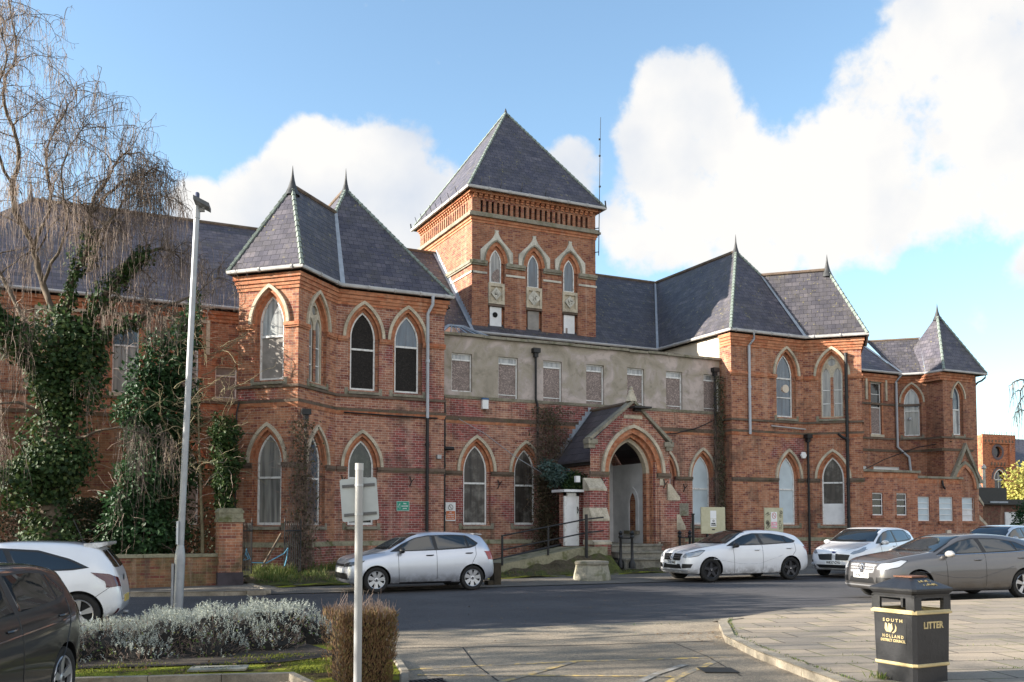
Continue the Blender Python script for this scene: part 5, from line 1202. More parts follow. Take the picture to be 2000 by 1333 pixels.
YLINE = faded('faded_yellow_paint', (.52, .36, .13)); WLINE = faded('faded_white_paint', (.30, .29, .27))

def sheet(name, pts, dz, mat, res=None, zf=None, parent=None):
    # a ground sheet: polygon fan-triangulated then cut on a grid so it follows the gentle slope
    bm = bmesh.new(); vs = [bm.verts.new((x, y, 0)) for x, y in pts]; bm.faces.new(vs)
    bmesh.ops.triangulate(bm, faces=bm.faces)
    if res:
        xs = [p[0] for p in pts]; ys = [p[1] for p in pts]
        for ax, lo, hi in ((0, min(xs), max(xs)), (1, min(ys), max(ys))):
            k = math.ceil(lo / res) * res
            while k < hi:
                co = [0, 0, 0]; co[ax] = k; no = [0, 0, 0]; no[ax] = 1
                bmesh.ops.bisect_plane(bm, geom=bm.verts[:] + bm.edges[:] + bm.faces[:], plane_co=co, plane_no=no); k += res
    f = zf or GZ
    me = bpy.data.meshes.new(name)
    for v in bm.verts: v.co.z = f(v.co.x, v.co.y) + dz
    bm.normal_update()
    for fc in bm.faces:
        if fc.normal.z < 0: fc.normal_flip()
    bm.to_mesh(me); bm.free(); me.materials.append(mat)
    for p in me.polygons: p.use_smooth = True
    o = bpy.data.objects.new(name, me); COL.objects.link(o); o['kind'] = 'structure'; o['base'] = [0, 0, 0]
    return o
sheet('ground', [(-1500, -900), (1800, -900), (1800, 2500), (-1500, 2500)], -.05, LAWN, 15 if False else None)
# the gentle cross fall: ground sheet near the camera has its own level, so rebuild it on a coarse grid
def _ground():
    o = bpy.data.objects['ground']; bm = bmesh.new(); bm.from_mesh(o.data)
    for ax, ks in ((0, (-30, -15, 0, 15, 30, 45)), (1, (0, 10, 20, 30, 60))):
        for k in ks:
            co = [0, 0, 0]; co[ax] = k; no = [0, 0, 0]; no[ax] = 1
            bmesh.ops.bisect_plane(bm, geom=bm.verts[:] + bm.edges[:] + bm.faces[:], plane_co=co, plane_no=no)
    for v in bm.verts: v.co.z = GZ(v.co.x, v.co.y) - .05
    bm.to_mesh(o.data); bm.free()
_ground()
EDGE = [(-30, 24.6), (-8, 24.2), (1.8, 23.75), (3.8, 23.0), (5, 22.85), (7, 22.5), (11, 22.3), (16, 21.75), (22, 21.95), (30, 22.6), (60, 24.5)]
JOINT = [(60, 13.0), (19, 13.3), (14.6, 14.0), (11, 13.85), (7, 14.25), (3.5, 15.2), (-2, 17.0), (-30, 20)]
sheet('road', EDGE + JOINT, 0, TARMAC, 4)
sheet('road_apron', [(-30, 20), (-2, 17), (3.5, 15.2), (7, 14.25), (11, 13.85), (14.6, 14.0), (19, 13.3), (60, 13), (60, 9), (9.0, 11.37), (6.7, 11.96), (4.3, 12.9), (-4, 15.5), (-30, 18)], 0, APRON, 4)
sheet('car_park', [(-30, 18), (-4, 15.5), (4.3, 12.9), (6.7, 11.96), (9.0, 11.37), (60, 9), (60, -15), (-30, -15)], 0, OLDTAR, 4)
def line(name, pts, w, dz, mat, kind='structure'):
    m = MB(); L = []; R = []
    P = []
    for a, b in zip(pts, pts[1:]):
        n = max(1, int((Vector(b) - Vector(a)).length / .5))
        for i in range(n): P.append(Vector(a).lerp(Vector(b), i / n))
    P.append(Vector(pts[-1]))
    for i, p in enumerate(P):
        d = (P[min(i+1, len(P)-1)] - P[max(0, i-1)]).normalized(); n = Vector((-d.y, d.x)) * w / 2
        a, b = p + n, p - n; L.append((a.x, a.y, GZ(a.x, a.y) + dz)); R.append((b.x, b.y, GZ(b.x, b.y) + dz))
    m.ribbon(L, R); o = m.build(name, mat, None, recalc=False)
    if kind: o['kind'] = kind
    return o
SEAM = simple('bitumen_seam', (.018, .017, .016), .8, .3, 6)
line('tarmac_joint', [(3.6, 13.15), (4.3, 12.9), (6.7, 11.98), (8.95, 11.39)], .035, .004, SEAM)
line('tarmac_joint', [(3.9, 13.45), (5.6, 12.75), (7.9, 12.5), (9.7, 12.3)], .018, .004, SEAM)
line('tarmac_joint', [(5.35, 12.45), (4.9, 11.0), (4.6, 9.6), (4.3, 8)], .02, .004, SEAM)
line('tarmac_joint', [(8.3, 11.5), (7.9, 10.2), (7.3, 8.8)], .018, .004, SEAM)
line('yellow_marking', [(3.85, 11.02), (5.18, 10.82), (6.2, 10.62), (7.22, 10.29), (8.2, 10.05)], .10, .004, YLINE)
line('yellow_marking', [(6.1, 10.60), (4.62, 9.68), (4.0, 9.2)], .10, .008, YLINE)
line('yellow_marking', [(3.97, 10.58), (5.1, 9.95), (6.05, 9.43), (6.6, 9.1)], .09, .006, YLINE)
line('yellow_marking', [(7.78, 9.85), (6.78, 9.2), (6.0, 8.6)], .10, .004, YLINE)
line('white_marking', [(7.2, 9.75), (6.5, 9.35), (5.9, 8.9)], .10, .010, WLINE)
# forecourt strip and verge in front of the hospital
sheet('forecourt', [(4.75, 22.87), (7, 22.5), (11, 22.3), (16, 21.75), (22, 21.95), (30, 22.6), (45, 23.5), (45, 27.0), (30, 26.0), (20, 25.0), (13, 25.0), (4.75, 24.9)], .01, FORE, 2, lambda x, y: GZ(x, y) + max(0, y - 22.6) * .03)
line('tarmac_joint', [(4.8, 22.85), (7, 22.5), (11, 22.32), (16, 21.78), (22, 21.97), (30, 22.62)], .07, .016, SEAM)
def vz(x, y):
    t = min(1, max(0, (y - 24.5) / 2.2)); t = t * t * (3 - 2 * t)
    return GZ(x, y) + .07 + t * .26 + .05 * sin(x * 1.7 + 2 * sin(y * 1.3)) * t + .03 * sin(x * 5.1 + y * 3)
sheet('verge', [(4.75, 24.55), (13, 24.75), (20, 24.75), (23, 25.0), (23, 29.3), (4.75, 29.3)], .0, VERGE, .5, vz)
sheet('verge', [(23, 25.0), (30, 25.8), (45, 26.8), (45, 36), (23, 36)], -.06, FORE, 1.5, vz)
sheet('moss_strip', [(5.3, 24.1), (9.5, 24.2), (13, 24.4), (19.5, 24.5), (19.5, 24.85), (13, 24.95), (5.3, 24.75)], .085, MOSSY, .6, lambda x, y: GZ(x, y) + .02 * sin(x * 3.1))
sheet('garden', [(-30, 25.3), (4.7, 25.3), (4.7, 33.4), (-30, 33.4)], .12, SOIL, 2)
# left pavement with kerb
def kerb(name, pts, w, h, mat, z=GZ):
    m = MB(); n = len(pts); P = []
    for a, b in zip(pts, pts[1:]):
        k = max(1, round((Vector(b) - Vector(a)).length / .9))
        for i in range(k): P.append((Vector(a).lerp(Vector(b), i / k), Vector(a).lerp(Vector(b), (i + .988) / k)))
    for a, b in P:
        d = (b - a).normalized(); nn = Vector((d.y, -d.x))
        q = [a, b, b + nn * w, a + nn * w]
        lo = [(p.x, p.y, z(p.x, p.y) - .15) for p in q]; hi = [(p.x, p.y, z(p.x, p.y) + h) for p in q]
        bev = nn * .02
        hi2 = [Vector((a.x, a.y, z(a.x, a.y) + h - .02)), Vector((b.x, b.y, z(b.x, b.y) + h - .02))]
        t0 = Vector((a.x + bev.x, a.y + bev.y, z(a.x, a.y) + h)); t1 = Vector((b.x + bev.x, b.y + bev.y, z(b.x, b.y) + h))
        m.add([lo[0], lo[1], hi2[0], hi2[1], t0, t1, hi[2], hi[3], lo[2], lo[3]], [(0, 1, 3, 2), (2, 3, 5, 4), (4, 5, 6, 7), (7, 6, 8, 9), (0, 2, 4, 7, 9), (1, 8, 6, 5, 3)])
    o = m.build(name, mat, None, recalc=True); o['kind'] = 'structure'; return o
sheet('pavement', [(-30, 24.6), (-8, 24.2), (1.8, 23.75), (3.8, 23.0), (4.75, 22.87), (4.75, 25.4), (-30, 25.4)], .10, FORE, 3)
kerb('kerb', [(4.4, 22.9), (3.8, 22.98), (1.8, 23.73), (-8, 24.18), (-30, 24.58)][::-1], -.13, .11, KERB)
kerb('kerb', [(4.74, 25.3), (4.74, 22.92), (4.3, 22.93)][::-1], .13, .115, KERB)
# right pavement
PV = [(10.7, 12.98), (10.28, 12.88), (10.02, 12.62), (9.55, 11.95), (9.0, 11.2), (8.36, 9.76), (7.9, 8.46), (7.55, 7.4), (7.0, 5.2), (6.4, 2.0)]
PZ = lambda x, y: GZ(x, y)
sheet('pavement', PV + [(40, 2.0), (40, 12.4), (18.9, 13.3), (16.9, 13.6), (14.6, 14.0), (12.66, 13.8)], .10, FLAGS, 2)
kerb('kerb', PV, -.13, .115, KERB)
m = MB()
P2 = [(10.7, 12.98), (12.66, 13.8), (14.6, 14.0), (16.9, 13.6), (18.9, 13.3), (40, 12.4)]
for a, b in zip(P2, P2[1:]): m.poly([(a[0], a[1], GZ(*a) + .10), (b[0], b[1], GZ(*b) + .10), (b[0] - .2, b[1] + .45, GZ(*b) + .006), (a[0] - .2, a[1] + .45, GZ(*a) + .006)])
struct(m.build('dropped_kerb', APRON, None, recalc=False))
m = MB(); k = 22
for i in range(k):
    xa, xb = 11.6 + i * .2, 11.8 + i * .2; za, zb = .30 + (xa - 11.3) / 3.6 * .55, .30 + (xb - 11.3) / 3.6 * .55; d = lambda x: .05 * sin(x * 4.3)
    m.poly([(xa, 24.75 + d(xa), GZ(xa, 24.8) + .07), (xb, 24.75 + d(xb), GZ(xb, 24.8) + .07), (xb, 25.48, min(zb, .9) - .20 + d(xb * 2)), (xa, 25.48, min(za, .9) - .20 + d(xa * 2))])
struct(m.build('verge_bank', VERGE, None, recalc=False, weld=True))
line('drain_cover', [(12.9, 8.35), (14.4, 7.5)], .42, .112, STONE_D)
m = MB(); o_ = Vector((13.0, 8.1, 0))
# planting bed
BED = [(-3.5, 12.9), (.35, 11.75), (2.62, 10.98), (2.70, 9.75), (2.95, 9.5), (3.45, 9.75), (3.72, 10.5), (3.95, 11.45), (3.85, 12.6), (3.2, 14.6), (1.5, 15.5), (-1, 15.9), (-4, 16.2)]
sheet('planting_bed', BED, .07, MOSSY, .8)
sheet('bed_soil', [(-3, 13.25), (.4, 12.35), (2.6, 11.75), (3.5, 12.0), (3.3, 13.5), (2.6, 14.5), (0, 15.4), (-3.5, 15.7)], .085, SOIL, .8)
kerb('kerb', [(-3.5, 12.9), (.35, 11.75), (2.62, 10.98)], .12, .085, KERB)
kerb('kerb', [(2.62, 10.98), (2.70, 9.75), (2.95, 9.5), (3.45, 9.75), (3.72, 10.5), (3.95, 11.45), (3.85, 12.6), (3.2, 14.6), (1.5, 15.5)], .10, .085, KERB)
m = MB()
for i in range(9): a = i * .055; m.box(3.62 + a, 3.645 + a, 9.55, 10.15, GZ(3.8, 10) + .004, GZ(3.8, 10) + .018)
m.box(3.58, 4.12, 9.5, 9.55, GZ(3.8, 10) + .002, GZ(3.8, 10) + .02); m.box(3.58, 4.12, 10.15, 10.2, GZ(3.8, 10) + .002, GZ(3.8, 10) + .02)
o = m.build('drain_grate', BLACK, None); tag(o, 'black slotted drain grate in the tarmac by the clipped hedge', 'drain'); 
m = MB(); z = GZ(1.8, 11.4) + .085; m.prism([(1.50, 11.50, z), (2.12, 11.30, z), (2.22, 11.62, z), (1.60, 11.82, z)], (0, 0, .02)); o = m.build('manhole_cover', CONC, None); tag(o, 'worn stone cover plate set in the moss in front of the silver shrub', 'cover')
mm = MB(); rr_ = random.Random(8)
for i in range(9): q_ = Vector((1.66, 11.62, z + .021)) + Vector((.952, -.307, 0)) * (i * .045); mm.obox(q_, Vector((.952, -.307, 0)), Vector((.307, .952, 0)), Zv, 0, rr_.uniform(.015, .035), rr_.uniform(-.02, 0), rr_.uniform(.01, .04), 0, .003)
for q_ in (Vector((1.6, 11.72, z + .02)), Vector((2.12, 11.55, z + .02))): mm.lathe([(.02, 0), (.02, .004)], q_, n=8)
mm.build('worn_lettering', BLACK, o)
m = MB(); z = GZ(3.62, 10.9) + .006; r = random.Random(3); pts = [(3.63 + .10 * cos(i * .63) * r.uniform(.6, 1.2), 10.75 + .07 * sin(i * .63) * r.uniform(.6, 1.2), z) for i in range(10)]; m.poly([(x, y, zz + r.uniform(.0, .03)) for x, y, zz in pts]); m.poly(pts); tag(m.build('paper_scrap', WHT, None, recalc=False), 'crumpled white paper scrap on the tarmac by the hedge', 'litter')
m = MB(); z = GZ(7.5, 9.1) + .004; m.prism([(7.05, 9.15, z), (7.4, 8.95, z), (7.55, 9.3, z), (7.2, 9.5, z)], (0, 0, .01)); tag(m.build('access_cover', SEAM, None), 'small square dark cover in the tarmac below the curved kerb', 'cover')

# ------------------------------------------------------------------ boundary wall, pier, gate
o = tag(empty('low_wall', (-2, 25.3, .05)), 'low mossy brick boundary wall behind the white car and lamp post', 'wall')
m = MB(); m.box(-14, 3.98, 25.15, 25.42, 0, .82); m.build('brickwork', BRICK_MOSS, o)
m = MB()
for i in range(20): m.box(-14 + i * .9, -14 + i * .9 + .885, 25.12, 25.45, .82, .90)
m.build('coping', STONE_M, o)
o = tag(empty('gate_pier', (4.27, 25.25, .05)), 'square brick gate pier with a mossy carved stone cap', 'pier')
m = MB(); m.box(3.98, 4.56, 24.96, 25.54, -.05, 1.70); m.build('shaft', BRICK, o)
m = MB(); m.box(3.95, 4.59, 24.93, 25.57, -.05, .42); m.build('base', simple('blue_black_brick', (.05, .04, .045), .8, .3, 4), o)
m = MB(); m.box(3.94, 4.60, 24.92, 25.58, 1.70, 1.78); m.box(3.97, 4.57, 24.95, 25.55, 1.78, 1.94); m.box(3.95, 4.59, 24.93, 25.57, 1.94, 1.98)
m.prism([(3.95, 24.93, 1.98), (4.59, 24.93, 1.98), (4.52, 24.93, 2.06), (4.02, 24.93, 2.06)], (0, .64, 0))
for x in (4.09, 4.27, 4.45): m.lathe([(.065, -.02), (.06, 0), (.04, 0), (.035, .012), (.01, .012)], (x, 24.95, 1.86), 'y', 12)
m.build('cap', STONE_M, o)
def railing(name, x0, x1, y0, y1, z0, z1, n, label, fin=True):
    o = tag(empty(name, ((x0 + x1) / 2, (y0 + y1) / 2, z0)), label, 'gate' if 'gate' in name else 'railing')
    for i in range(n):
        t = i / max(1, n - 1); x, y = x0 + (x1 - x0) * t, y0 + (y1 - y0) * t; m = MB(); big = i in (0, n - 1)
        m.tube([(x, y, z0), (x, y, z1 + (.1 if big else 0))], .02 if big else .011, 6)
        m.tube([(x, y, z1 + (.1 if big else 0)), (x, y, z1 + (.2 if big else .08))], .022 if big else .016, 5, r1=.002); m.build('bar', BLACK, o)
    m = MB()
    for z in (z0 + .15, z1 - .15): m.tube([(x0, y0, z), (x1, y1, z)], .018, 6)
    m.build('rail', BLACK, o)
railing('iron_gate', 4.62, 5.05, 25.6, 26.3, .12, 1.62, 9, 'black iron gate leaf standing open beside the brick pier')
railing('iron_railing', 5.92, 6.4, 26.2, 26.35, .2, 1.62, 9, 'short black iron railing against the left bay corner')
m = MB(); m.tube([(5.28, 26.0, .5), (5.85, 26.3, 1.4)], .03, 6); tag(m.build('timber_prop', BARK, None), 'slanting bare timber prop between the gate leaf and the railing', 'prop')
ROPE = simple('blue_rope', (.10, .30, .42), .7, .1)
for pts, l in (([(4.85, 25.95, 1.0), (4.83, 25.95, .85), (4.9, 25.95, .72), (4.78, 25.93, .68), (4.84, 25.95, .98), (4.95, 25.95, .7)], 'blue rope end knotted on the open gate leaf'), ([(5.0, 26.0, .62), (5.4, 26.05, .60), (5.9, 26.15, .85), (6.0, 26.15, 1.0), (5.96, 26.12, .7), (5.9, 26.1, .5)], 'blue rope strung from the timber prop to the railing')):
    m = MB(); m.tube(pts, .016, 5); tag(m.build('rope', ROPE, None), l, 'rope')
# octagonal concrete planter and stump
o = tag(empty('planter', (14.0, 23.3, GZ(14, 23.3))), 'squat mossy octagonal concrete block between the silver and white hatchbacks', 'concrete block')
z = GZ(14, 23.3); m = MB(); m.lathe([(.56, z - .02), (.545, z + .12), (.47, z + .46), (.44, z + .47)], (14.0, 23.3, 0), n=8); m.build('body', CONC, o)
m = MB(); m.lathe([(.47, z + .46), (.49, z + .48), (.49, z + .54), (.46, z + .56)], (14.0, 23.3, 0), n=16); m.build('lid', STONE_D, o)
m = MB(); z = GZ(10.75, 23.0); m.box(10.72, 10.92, 22.85, 23.15, z, z + .60); m.box(10.54, 10.70, 22.84, 23.1, z, z + .14); tag(m.build('timber_block', simple('dark_timber', (.045, .035, .022), .9, .3, 8), None), 'low dark timber post behind the tail of the silver hatchback', 'post')

# ------------------------------------------------------------------ lamp post
lx, ly = 2.43, 20.2; z = GZ(lx, ly)
o = tag(empty('street_lamp', (lx, ly, z)), 'tall slightly leaning galvanised street lamp with a flat lantern', 'street lamp')
lean = Vector((.24, 0, 8.25)); L = lambda t: Vector((lx, ly, z)) + lean * t
m = MB(); m.tube([L(0), L(.125), L(.14), L(.155)], [.105, .105, .092, .07], 14); m.build('base', STEEL, o, smooth=40)
m = MB(); m.tube([L(.15), L(.6), L(.985)], [.068, .062, .055], 12); m.build('pole', STEEL, o, smooth=40)
m = MB(); t = L(.985); m.tube([t - Vector((0,0,.1)), t + Vector((0, 0, .16))], .068, 10); m.tube([t + Vector((0, 0, .08)), t + Vector((.15, -.02, .10))], .05, 8); m.build('bracket', STEEL, o, smooth=40)
m = MB(); t = L(1.0); d = Vector((.50, -.06, -.22)); w_ = Vector((.1, .38, 0)); n_ = Vector((0, 0, .085))
m.prism([t + Vector((-.06, 0, .12)) - w_ * .5, t + Vector((-.06, 0, .12)) + w_ * .5, t + d * .62 + Vector((-.06,0,.12)) + w_ * .5, t + d * .62 + Vector((-.06, 0, .12)) - w_ * .5], n_); m.build('lantern', simple('lantern_grey', (.09, .095, .10), .5), o)
m = MB(); m.lathe([(.045, 0), (.045, .1), (.03, .12)], t + Vector((.0, 0, .205)), n=10); m.build('photocell', simple('blue_black_plastic', (.03, .04, .09), .4), o)
m = MB(); p = L(.20); m.box(p.x - .09, p.x - .072, p.y - .1, p.y + .1, p.z - .35, p.z + .12); m.build('number_plate', WHITEP, o)
m = MB(); p = L(.05); m.box(p.x - .14, p.x - .105, p.y - .05, p.y + .05, p.z - .35, p.z + .5); m.build('cable_guard', STEEL, o)

# ------------------------------------------------------------------ sign post with the sign seen from behind
sx, sy = 2.68, 8.75; z = GZ(sx, sy)
o = tag(empty('sign_post', (sx, sy, z)), 'grey round sign post with a small tilted plate seen from behind', 'sign post')
m = MB(); m.tube([(sx, sy, z), (sx, sy, 2.19)], .038, 14); m.build('post', GREYPOST, o, smooth=40)
m = MB(); m.tube([(sx, sy, 2.185), (sx, sy, 2.25)], .0405, 14); m.build('cap', simple('cap_grey', (.40, .39, .38), .5), o, smooth=40)
ca = radians(-16); u = Vector((cos(ca), sin(ca), 0)); n = Vector((sin(ca), -cos(ca), 0)); tl = radians(4.5); U2 = (u * cos(tl) + Zv * sin(tl)); W2 = (Zv * cos(tl) - u * sin(tl)); c0 = Vector((sx, sy, 1.905)) - n * .06 + u * .005
m = MB(); rr = .025; w2, h2 = .175, .205; pts = []
for sgx, sgz, a0 in ((1, 1, 0), (-1, 1, 90), (-1, -1, 180), (1, -1, 270)):
    for k in range(5): a = radians(a0 + k * 22.5); pts.append(c0 + U2 * (sgx * (w2 - rr) + rr * cos(a)) + W2 * (sgz * (h2 - rr) + rr * sin(a)))
m.prism(pts, n * .006); pl = m.build('sign_plate', ALU, o)
for zz in (.135, -.14):
    m = MB(); m.obox(c0 + n * .006, U2, W2, n, -.155, .155, zz - .014, zz + .014, 0, .014); m.obox(c0 + n * .006, U2, W2, n, -.155, .155, zz - .006, zz + .002, .014, .016); m.build('channel', simple('channel_dark', (.10, .10, .10), .5), pl)
for zz in (2.04, 1.765):
    m = MB(); m.tube([(sx, sy, zz - .012), (sx, sy, zz + .012)], .042, 14); m.build('clamp', STEEL, o, smooth=40)

# ------------------------------------------------------------------ litter bin
def litter_bin():
    bx_, by_ = 8.44, 7.36; z = GZ(bx_, by_) + .10
    B1 = simple('black_bin_plastic', (.022, .022, .024), .38, .25, 5, bump=.15); GOLD = simple('worn_gold_paint', (.48, .38, .19), .5, .22, 7)
    o = tag(empty('litter_bin', (bx_, by_, z), 0), 'black square litter bin with gold bands and gold lettering on the pavement', 'litter bin')
    rz = radians(1)         # near corner points at the camera
    c, s = cos(rz), sin(rz); 
    a1 = Vector((c, s, 0)); a2 = Vector((-s, c, 0))
    P = lambda a, b, h: Vector((bx_, by_, z)) + a1 * a + a2 * b + Zv * h
    def sq(h, r, cut=.035): return [P(r, -r + cut, h), P(r, r - cut, h), P(r - cut, r, h), P(-r + cut, r, h), P(-r, r - cut, h), P(-r, -r + cut, h), P(-r + cut, -r, h), P(r - cut, -r, h)]
    def loft(prof, name, mat, cap=True):
        m = MB(); R = [sq(h, r) for h, r in prof]
        for A, Bq in zip(R, R[1:]): m.ribbon(A, Bq, True)
        if cap: m.poly(R[0]); m.poly(R[-1])
        return m.build(name, mat, o, recalc=True)
    loft([(0, .262), (.17, .262), (.17, .272), (.72, .282), (.72, .25)], 'body', B1)
    loft([(.165, .27), (.175, .28), (.195, .28), (.205, .27)], 'lower_band', GOLD, False)
    loft([(.715, .285), (.722, .305), (.74, .305), (.75, .295), (.762, .288)], 'upper_band', GOLD, False)
    loft([(.90, .282), (.925, .285), (.94, .30), (.965, .315), (.985, .315), (1.0, .29), (1.09, .12), (1.10, .10)], 'lid', B1)
    m = MB()
    for sa in (-1, 1):
        for sb in (-1, 1):
            m.prism([P(sa * .28, sb * .28, .74), P(sa * .17, sb * .28, .74), P(sa * .17, sb * .25, .74), P(sa * .25, sb * .25, .74), P(sa * .25, sb * .17, .74), P(sa * .28, sb * .17, .74)], (0, 0, .17))
    for sa, k in ((1, 0), (-1, 0), (1, 1), (-1, 1)):
        f = (lambda a, b, h: P(a, b, h)) if k == 0 else (lambda a, b, h: P(b, a, h))
        m.prism([f(sa * .279, -.28, .885), f(sa * .279, .28, .885), f(sa * .25, .28, .885), f(sa * .25, -.28, .885)], (0, 0, .03))
    m.build('aperture_posts', B1, o)
    m = MB(); m.prism([P(-.12, -.12, 1.095), P(.12, -.12, 1.095), P(.12, .12, 1.095), P(-.12, .12, 1.095)], (0, 0, .015)); m.build('stub_plate', simple('rusty_plate', (.16, .07, .04), .7), o)
    # lettering: LITTER on the right-hand face, council mark on the left-hand face
    nR = -a2; uR = a1; fR = P(0, -.279, 0)
    m = MB(); text_mesh(m, 'LITTER', fR, uR, Zv, nR, .098, 0.0, .60, depth=.006, bold=.0032, sx=1.0); m.build('lettering', GOLD, o)
    nL = -a1; uL = -a2; fL = P(-.278, 0, 0)
    m = MB(); m.obox(fL, uL, Zv, nL, -.17, .17, .40, .665, 0, .003); m.build('plaque', BLACKP, o)
    m = MB(); text_mesh(m, 'S O U T H', fL, uL, Zv, nL, .047, 0, .64, depth=.008, bold=.001, sx=1.25); text_mesh(m, 'H O L L A N D', fL, uL, Zv, nL, .047, 0, .47, depth=.008, bold=.001, sx=.92); text_mesh(m, 'DISTRICT COUNCIL', fL, uL, Zv, nL, .040, 0, .425, depth=.008, bold=.001, sx=.90); m.build('lettering', GOLD, o)
    m = MB(); f0 = fL + nL * .004
    def petal(pts): m.prism([f0 + uL * a + Zv * b for a, b in pts], nL * .004)
    petal([(-.10, .61), (-.075, .60), (-.065, .545), (-.06, .515), (-.085, .515), (-.105, .545)]); petal([(-.055, .61), (-.03, .595), (-.01, .61), (0, .55), (-.025, .512), (-.055, .512), (-.06, .55)]); petal([(.03, .605), (.05, .57), (.045, .53), (.01, .505), (-.01, .505), (.025, .535), (.035, .57)])
    m.build('tulip_emblem', GOLD, o)
    m = MB(); 
    for t, a_, h in (('GARAGES', 0, 1.035), ('LTD', 0, 1.06)): pass
    rl = Vector((0, 0, 0)); sl_ = (P(0, -.12, 1.09) - P(0, -.29, 1.0)).normalized(); nn = a1.cross(sl_)
    rr = random.Random(2)
    for i in range(26): q_ = P(rr.uniform(-.10, .10), -.25 + (.06 if i > 17 else 0), 1.024 + (.033 if i > 17 else 0)); m.obox(q_, a1, sl_, nn, 0, rr.uniform(.004, .012), rr.uniform(-.02, 0), rr.uniform(.0, .025), 0, .003)
    m.build('lid_lettering', simple('dull_gold', (.26, .20, .08), .6), o)
litter_bin()

# ------------------------------------------------------------------ cars
def paint(name, c, metal=0.0, rough=0.32):
    q = NT(name, rough, 0.5); q.b.inputs['Metallic'].default_value = metal
    q.b.inputs['Coat Weight'].default_value = 1.0; q.b.inputs['Coat Roughness'].default_value = 0.06
    O = q.obj(); a = q.noise(O, 3, 5); col = q.ramp(a, [(.3, tuple(v * .94 for v in c)), (.7, c)])
    dz = q.math('SUBTRACT', 1.0, q.step(q.sepz(O), .22, .52)); dn = q.noise(O, 5, 6, .65)
    dirt = q.math('MULTIPLY', q.math('MULTIPLY', dz, q.step(dn, .35, .6)), .55)
    q.base(q.mix(dirt, col, (.085, .072, .058))); q.l(q.math('SUBTRACT', 1.0, q.math('MULTIPLY', dirt, .9)), q.b.inputs['Coat Weight']); return q.m
def plain(name, c, rough=.5, metal=0., spec=.5):
    q = NT(name, rough, spec); q.base(c); q.b.inputs['Metallic'].default_value = metal; return q.m
CGLASS = plain('car_glass', (.010, .014, .017), .03, 0, 1.0)
def seeglass():
    q = NT('clear_car_glass', .03, .9); q.base((.012, .02, .024))
    t = q.n('ShaderNodeBsdfTransparent'); t.inputs[0].default_value = (.55, .62, .62, 1); mx = q.n('ShaderNodeMixShader'); mx.inputs[0].default_value = .45
    q.l(q.b.outputs[0], mx.inputs[1]); q.l(t.outputs[0], mx.inputs[2]); q.l(mx.outputs[0], q.t.nodes['Material Output'].inputs[0]); return q.m
TRIM = plain('black_trim', (.012, .012, .013), .45)
TYRE = simple('tyre_rubber', (.020, .019, .018), .85, .25, 12)
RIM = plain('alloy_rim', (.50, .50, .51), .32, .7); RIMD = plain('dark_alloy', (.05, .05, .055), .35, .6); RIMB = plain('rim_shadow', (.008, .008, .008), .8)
CHROME = plain('chrome', (.72, .72, .74), .15, 1.0)
LENS = plain('headlamp_lens', (.30, .33, .36), .08, .2, 1.0); LENSD = plain('headlamp_dark', (.05, .055, .06), .08, .2, 1.0); LENSW = plain('lamp_reflector', (.50, .52, .55), .18, .4)
TAIL = plain('red_tail_lamp', (.30, .012, .016), .12, 0, .8); TAILD = plain('dark_red_tail_lamp', (.075, .006, .012), .1, 0, .9)
PLW = plain('white_number_plate', (.74, .74, .72), .5); PLY = plain('yellow_number_plate', (.52, .38, .10), .5)
INT = plain('cabin_dark', (.02, .02, .022), .8); SEAT = plain('cream_seat', (.42, .38, .32), .7); SEATD = plain('dark_seat', (.03, .03, .034), .8)

def interp(keys, x):
    keys = sorted(keys)
    if x <= keys[0][0]: return keys[0][1]
    if x >= keys[-1][0]: return keys[-1][1]
    for i in range(len(keys) - 1):
        (x0, y0), (x1, y1) = keys[i], keys[i + 1]
        if x0 <= x <= x1:
            d = (y1 - y0) / (x1 - x0)
            def sl(j):
                if j <= 0 or j >= len(keys) - 1: return d
                a = (keys[j][1] - keys[j-1][1]) / (keys[j][0] - keys[j-1][0]); b = (keys[j+1][1] - keys[j][1]) / (keys[j+1][0] - keys[j][0])
                return 0 if a * b <= 0 else 2 * a * b / (a + b)
            m0, m1 = sl(i), sl(i + 1); t = (x - x0) / (x1 - x0); h = x1 - x0
            return (2*t**3 - 3*t**2 + 1) * y0 + (t**3 - 2*t**2 + t) * h * m0 + (-2*t**3 + 3*t**2) * y1 + (t**3 - t**2) * h * m1

# unit shapes: x from +1 (nose) to -1 (tail); heights as fractions of the roof height; widths as fractions of the half width
HATCH = dict(
  top=[(1.0,.36),(.99,.47),(.965,.53),(.90,.575),(.74,.625),(.55,.675),(.485,.70),(.30,.835),(.13,.945),(.0,.985),(-.2,1.0),(-.5,.99),(-.72,.955),(-.80,.93),(-.87,.83),(-.94,.70),(-.965,.62),(-.985,.52),(-1.0,.40)],
  belt=[(1.0,.33),(.985,.42),(.95,.48),(.86,.525),(.70,.565),(.5,.605),(.3,.63),(-.2,.655),(-.6,.69),(-.78,.70),(-.9,.66),(-.96,.56),(-.985,.47),(-1.0,.37)],
  wid=[(1.0,.60),(.985,.74),(.95,.84),(.88,.91),(.74,.97),(.5,.99),(0,1.0),(-.5,1.0),(-.74,.985),(-.88,.93),(-.95,.86),(-.985,.78),(-1.0,.68)],
  roof=[(1.0,.52),(.9,.72),(.6,.80),(.49,.80),(.3,.74),(.1,.70),(-.2,.70),(-.6,.69),(-.8,.68),(-.9,.70),(-1.0,.6)],
  sill=[(1.0,.27),(.985,.19),(.95,.15),(.8,.13),(.5,.125),(-.5,.13),(-.85,.16),(-.95,.20),(-.99,.25),(-1.0,.30)])
